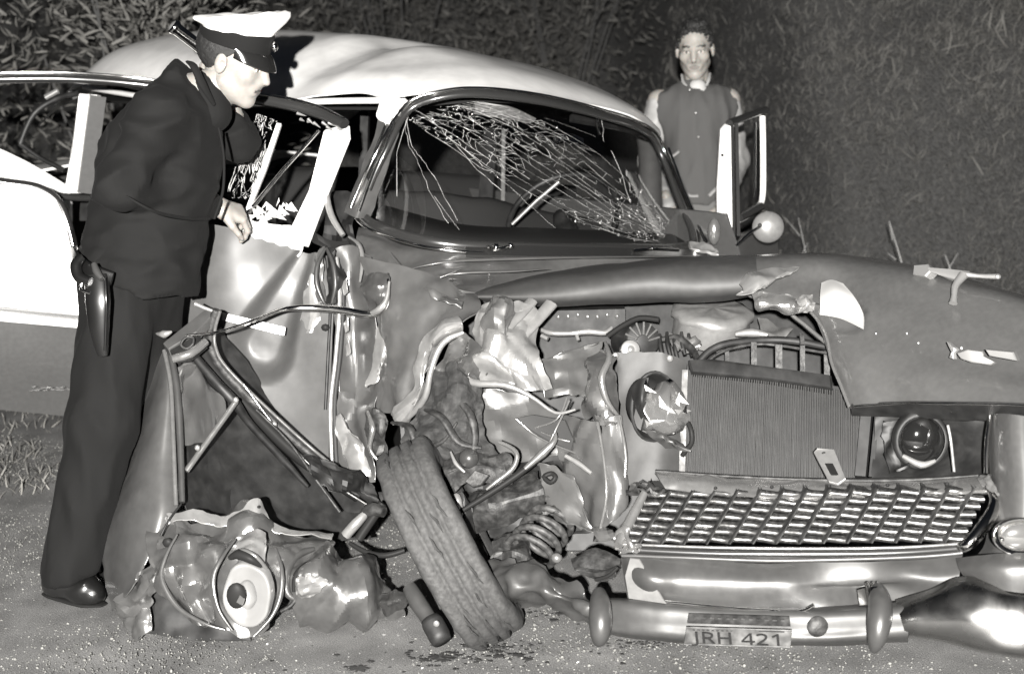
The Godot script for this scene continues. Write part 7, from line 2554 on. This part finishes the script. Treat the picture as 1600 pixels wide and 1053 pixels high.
	# belt with its buckle bits
	tube([v(-1.262,1.029,-4.181), v(-1.218,1.015,-4.076), v(-1.165,0.997,-4.011), v(-1.101,0.978,-3.997)], [0.02, 0.024, 0.024, 0.02], 8, 4, 0.3, true, Vector3(0, 0, 1))
	part("belt", M.leather, o)
	# holster on the hip
	var g2 := thing("holster", "shiny dark leather pistol holster hanging at the uniformed man's hip", "holster", v(-1.153,0.757,-3.982))
	tube([v(-1.145,0.988,-3.999), v(-1.138,0.921,-3.975), v(-1.138,0.85,-3.97), v(-1.133,0.767,-3.973)], [0.034, 0.036, 0.03, 0.014], 12, 5, 0.5, true, Vector3(0, 0, 1))
	part("pouch", M.leather, g2)
	tube([v(-1.113,0.986,-3.968), v(-1.107,0.926,-3.945), v(-1.114,0.854,-3.951), v(-1.122,0.785,-3.957)], 0.004, 6, 4)
	part("seam", M.leather, g2)
	tube([v(-1.16,0.967,-3.974), v(-1.177,0.974,-3.976), v(-1.181,0.954,-3.972), v(-1.156,0.943,-3.969)], 0.005, 6, 3)
	part("buckle", M.chrome, g2)
	tube([v(-1.146,1.022,-3.986), v(-1.136,1.003,-3.972), v(-1.119,0.984,-3.958)], [0.008, 0.011, 0.008], 8, 3)
	part("pistol_hammer", M.dull_chrome, g2)
	tube([v(-1.186,1.035,-4.019), v(-1.201,1.016,-4.005), v(-1.191,0.986,-3.989), v(-1.156,0.974,-3.976)], [0.012, 0.016, 0.016, 0.012], 8, 4)
	part("pistol_grip", M.leather, g2)
	# flashlight held up behind the head
	var fl := thing("flashlight", "long chrome flashlight held up behind the officer's neck", "flashlight", v(-0.978,1.604,-4.588))
	var fa: Vector3 = v(-1.041,1.662,-4.6)
	var fb: Vector3 = v(-0.896,1.537,-4.655)
	var fd := (fb - fa).normalized()
	lathe([[0.0, 0.0], [0.021, 0.0], [0.024, 0.006], [0.024, 0.014], [0.02, 0.02], [0.02, 0.1], [0.0205, 0.104], [0.0205, 0.112], [0.02, 0.116], [0.02, 0.22], [0.0, 0.22]], fa, fd, 24)
	part("barrel", M.chrome, fl)
	lathe([[0.0, -0.006], [0.012, -0.005], [0.02, 0.0]], fa, fd, 16)
	part("end_cap", M.pale, fl)


func cap_of(o: Node3D, tf: Transform3D):
	var cap_node := Node3D.new()
	cap_node.name = "peaked_cap"
	o.add_child(cap_node, true)
	var rows := []
	# dark band
	for q in [[0.046, 0.0, 1.0], [0.05, 0.001, 1.015], [0.085, 0.002, 1.03], [0.094, 0.002, 1.0]]:
		var row := PackedVector3Array()
		for k in 48:
			var a := TAU * k / 48.0
			var z: float = sin(a) * 0.106 * q[2] - 0.012
			row.append(tf * Vector3(cos(a) * 0.084 * q[2], q[0] + (0.016 * z / 0.1 if q[0] > 0.06 else 0.0), z))
		rows.append(row)
	grid(rows, true, false, true)
	part("band", M.cloth, cap_node)
	rows = []
	for q in [[0.09, 0.99, 0.15], [0.1, 1.06, 0.2], [0.118, 1.26, 0.34], [0.128, 1.32, 0.4], [0.136, 1.28, 0.44], [0.139, 1.12, 0.46], [0.137, 0.8, 0.46], [0.134, 0.4, 0.44], [0.133, 0.02, 0.42]]:
		var row := PackedVector3Array()
		for k in 48:
			var a := TAU * k / 48.0
			var z: float = sin(a) * 0.104 * q[1] - 0.01
			var x: float = cos(a) * 0.088 * q[1]
			var sag: float = 0.006 * nz.get_noise_3d(x * 14.0, z * 14.0, q[0] * 8.0)
			row.append(tf * Vector3(x, q[0] * 1.1 - 0.009 + q[2] * z * 0.8 + sag, z))
		rows.append(row)
	grid(rows, true, false, true)
	part("white_crown", M.cap_white, cap_node)
	# visor
	rows = []
	for i in 7:
		var t := i / 6.0
		var row := PackedVector3Array()
		for k in 17:
			var a := lerpf(0.32, PI - 0.32, k / 16.0)
			var r := lerpf(1.0, 1.0 + 0.3 * pow(maxf(0.0, sin((a - 0.32) / (PI - 0.64) * PI)), 0.6), t)
			row.append(tf * Vector3(cos(a) * 0.086 * lerpf(1.0, r, 0.55), 0.05 - 0.026 * t * t * sin(a) - 0.016 * t, sin(a) * 0.107 * r - 0.012))
		rows.append(row)
	var under := []
	for r in rows:
		var row := PackedVector3Array()
		for p in r:
			row.append(p - tf.basis.y * 0.003)
		under.append(row)
	grid(rows)
	grid(under, false, false, true)
	grid([rows[6], under[6]])
	part("visor", M.visor, cap_node)
	ball(tf * Vector3(0, 0.078, 0.105), Vector3(0.012, 0.016, 0.012), 10)
	part("cap_badge", M.chrome, cap_node)
	ball(tf * Vector3(0.078, 0.058, 0.028), Vector3(0.006, 0.006, 0.006), 8)
	part("strap_button", M.chrome, cap_node)


func bystander():
	var o := thing("person", "young man with dark hair in a grey jacket with pale sleeves, standing beyond the car", "person", v(0.85, 0, -6.95))
	var skin := 0.27
	var head: Vector3 = v(0.843,1.558,-6.907)
	var neck: Vector3 = v(0.848,1.412,-6.918)
	var sh_r: Vector3 = v(0.684,1.324,-6.92)
	var sh_l: Vector3 = v(1.008,1.33,-6.921)
	var el_r: Vector3 = v(0.65,1.043,-6.943)
	var el_l: Vector3 = v(1.059,1.049,-6.944)
	var wr_r: Vector3 = v(0.719,0.861,-6.7)
	var wr_l: Vector3 = v(0.964,0.861,-6.7)
	var chest: Vector3 = v(0.852,1.23,-6.91)
	var pelvis: Vector3 = v(0.879,0.754,-6.841)
	var b := flesh()
	b.bone(pelvis, chest, 0.1, 0.12, 0.08)
	b.bone(sh_r, sh_l, 0.05, 0.05, 0.06)
	b.bone(neck, head, 0.046, 0.046, 0.04)
	b.bone(sh_r, el_r, 0.045, 0.036, 0.03)
	b.bone(sh_l, el_l, 0.045, 0.036, 0.03)
	b.bone(el_r, wr_r, 0.036, 0.024, 0.03)
	b.bone(el_l, wr_l, 0.036, 0.024, 0.03)
	for s in [-1.0, 1.0]:
		var hip := pelvis + v(s * 0.09, -0.03, 0)
		var knee := v(pelvis.x + s * 0.1, 0.47, pelvis.z + 0.03)
		b.bone(hip, knee, 0.08, 0.054, 0.05)
		b.bone(knee, v(knee.x + s * 0.01, 0.09, knee.z - 0.03), 0.052, 0.036, 0.03)
	nets(b.at, v(0.4, 0.02, -7.3), v(1.25, 1.5, -6.5), 0.014, Transform3D(), plain_skin(skin))
	var hb := axes(v(-0.17, -0.13, 1.0)) * Basis(Vector3(0, 0, 1), 0.06)
	var tf := Transform3D(hb.scaled(Vector3.ONE * 1.06), head)
	var hf := head_flesh(0.94, 0.0)
	add_head(hf, tf, skin, 0.003)
	add_hand(wr_r, v(0.3, -0.9, 0.25), v(-0.7, -0.1, 0.6), -1.0, [[0.3, 0.3, 0.2], [0.3, 0.3, 0.2], [0.35, 0.3, 0.2], [0.4, 0.3, 0.2]], skin)
	add_hand(wr_l, v(-0.3, -0.9, 0.25), v(0.7, -0.1, 0.6), 1.0, [[0.3, 0.3, 0.2], [0.3, 0.3, 0.2], [0.35, 0.3, 0.2], [0.4, 0.3, 0.2]], skin)
	part("body", M.skin, o)
	# wavy hair brushed up
	var h := flesh()
	h.blob(Vector3(0, 0.048, -0.02), Vector3(0.08, 0.088, 0.1), 0.01)
	h.blob(Vector3(0.012, 0.112, 0.045), Vector3(0.05, 0.026, 0.042), 0.02)
	h.bone(Vector3(-0.074, 0.03, 0.014), Vector3(-0.074, -0.012, 0.012), 0.01, 0.005, 0.008)
	h.bone(Vector3(0.074, 0.03, 0.014), Vector3(0.074, -0.012, 0.012), 0.01, 0.005, 0.008)
	h.planes.append([Vector3(0, -0.02, -0.03), Vector3(0, 0.8, -0.6)])
	h.dig(Vector3(0, -0.005, 0.115), 0.096, 0.012)
	h.dig(Vector3(-0.09, -0.006, -0.01), 0.026, 0.01)
	h.dig(Vector3(0.09, -0.006, -0.01), 0.026, 0.01)
	h.fold = 0.009
	h.fold_f = Vector3(40, 50, 24)
	nets(h.at, Vector3(-0.11, -0.08, -0.14), Vector3(0.11, 0.17, 0.13), 0.0042, tf)
	part("hair", M.hair, o)
	# jacket body
	var j := flesh()
	j.bone(v(0.868,0.908,-6.853), v(0.856,1.23,-6.92), 0.135, 0.15, 0.08)
	j.bone(v(0.793,1.282,-6.931), v(0.916,1.282,-6.931), 0.12, 0.12, 0.08)
	j.bone(v(0.703,1.306,-6.926), v(0.989,1.312,-6.927), 0.062, 0.062, 0.06)
	j.bone(v(0.852,1.358,-6.937), v(0.851,1.394,-6.934), 0.075, 0.064, 0.04)
	j.planes.append([v(0.857,0.863,-6.782), Vector3(0.03, 1.0, 0)])
	j.planes.append([v(0.849,1.416,-6.898), Vector3(0, -0.82, 0.57)])
	j.slit(v(0.826,1.441,-6.74), v(0.859,1.294,-6.699), 0.034)
	j.fold = 0.009
	j.fold_f = Vector3(9.0, 3.0, 6.0)
	cloth_part("jacket", M.wool, o, j, 0.0095)
	for s in 2:
		var f := flesh()
		f.bone([sh_r, sh_l][s] + v(0, -0.02, 0), [el_r, el_l][s], 0.06, 0.054, 0.03)
		f.bone([el_r, el_l][s], [wr_r, wr_l][s], 0.056, 0.04, 0.03)
		f.fold = 0.008
		f.fold_f = Vector3(9, 12, 9)
		cloth_part("sleeve", M.sleeve, o, f, 0.01)
	var sf := flesh()
	sf.bone(v(0.856,1.384,-6.881), v(0.877,1.293,-6.836), 0.045, 0.036, 0.02)
	sf.planes.append([v(0.849,1.43,-6.901), Vector3(0, -0.85, 0.5)])
	cloth_part("shirt", M.shirt, o, sf, 0.008)
	# collar, pocket and waistband trims
	tube([v(0.779,1.449,-6.844), v(0.781,1.416,-6.796), v(0.797,1.399,-6.782)], [0.005, 0.008, 0.004], 8, 4, 0.5)
	tube([v(0.908,1.455,-6.845), v(0.897,1.428,-6.798), v(0.884,1.399,-6.782)], [0.005, 0.008, 0.004], 8, 4, 0.5)
	part("collar_trim", M.light_trim, o)
	tube([v(0.726,1.077,-6.756), v(0.764,1.107,-6.742)], 0.014, 8, 1, 0.4)
	part("pocket_trim", M.light_trim, o)
	tube([v(0.795,0.918,-6.712), v(0.817,0.908,-6.7), v(0.849,0.908,-6.7)], 0.012, 8, 2, 0.4)
	part("waistband_trim", M.light_trim, o)
	tube([v(0.899,0.908,-6.7), v(0.928,0.936,-6.706), v(0.958,0.952,-6.719)], 0.01, 8, 2, 0.4)
	part("waistband_trim", M.light_trim, o)
	for q in [v(0.809,1.382,-6.779), v(0.836,1.28,-6.747), v(0.849,1.172,-6.735)]:
		ball(q, Vector3(0.006, 0.006, 0.004), 10)
		part("button", M.pale, o)
	var t := flesh()
	for s in [-1.0, 1.0]:
		var hip := pelvis + v(s * 0.085, 0.0, 0)
		var knee := v(pelvis.x + s * 0.1, 0.47, pelvis.z + 0.03)
		t.bone(hip, knee, 0.105, 0.08, 0.05)
		t.bone(knee, v(knee.x + s * 0.01, 0.08, knee.z - 0.03), 0.08, 0.075, 0.03)
	t.bone(pelvis + v(-0.05, 0.08, 0), pelvis + v(0.05, 0.08, 0), 0.11, 0.11, 0.05)
	t.fold = 0.008
	t.fold_f = Vector3(8, 4, 8)
	cloth_part("trousers", M.denim, o, t, 0.013)
	for s in [-1.0, 1.0]:
		var x: float = pelvis.x + s * 0.11
		shoe("shoe", M.leather, o, v(x, 0, pelvis.z - 0.03), v(x + s * 0.03, 0, pelvis.z + 0.24), v(x, 0.1, pelvis.z))
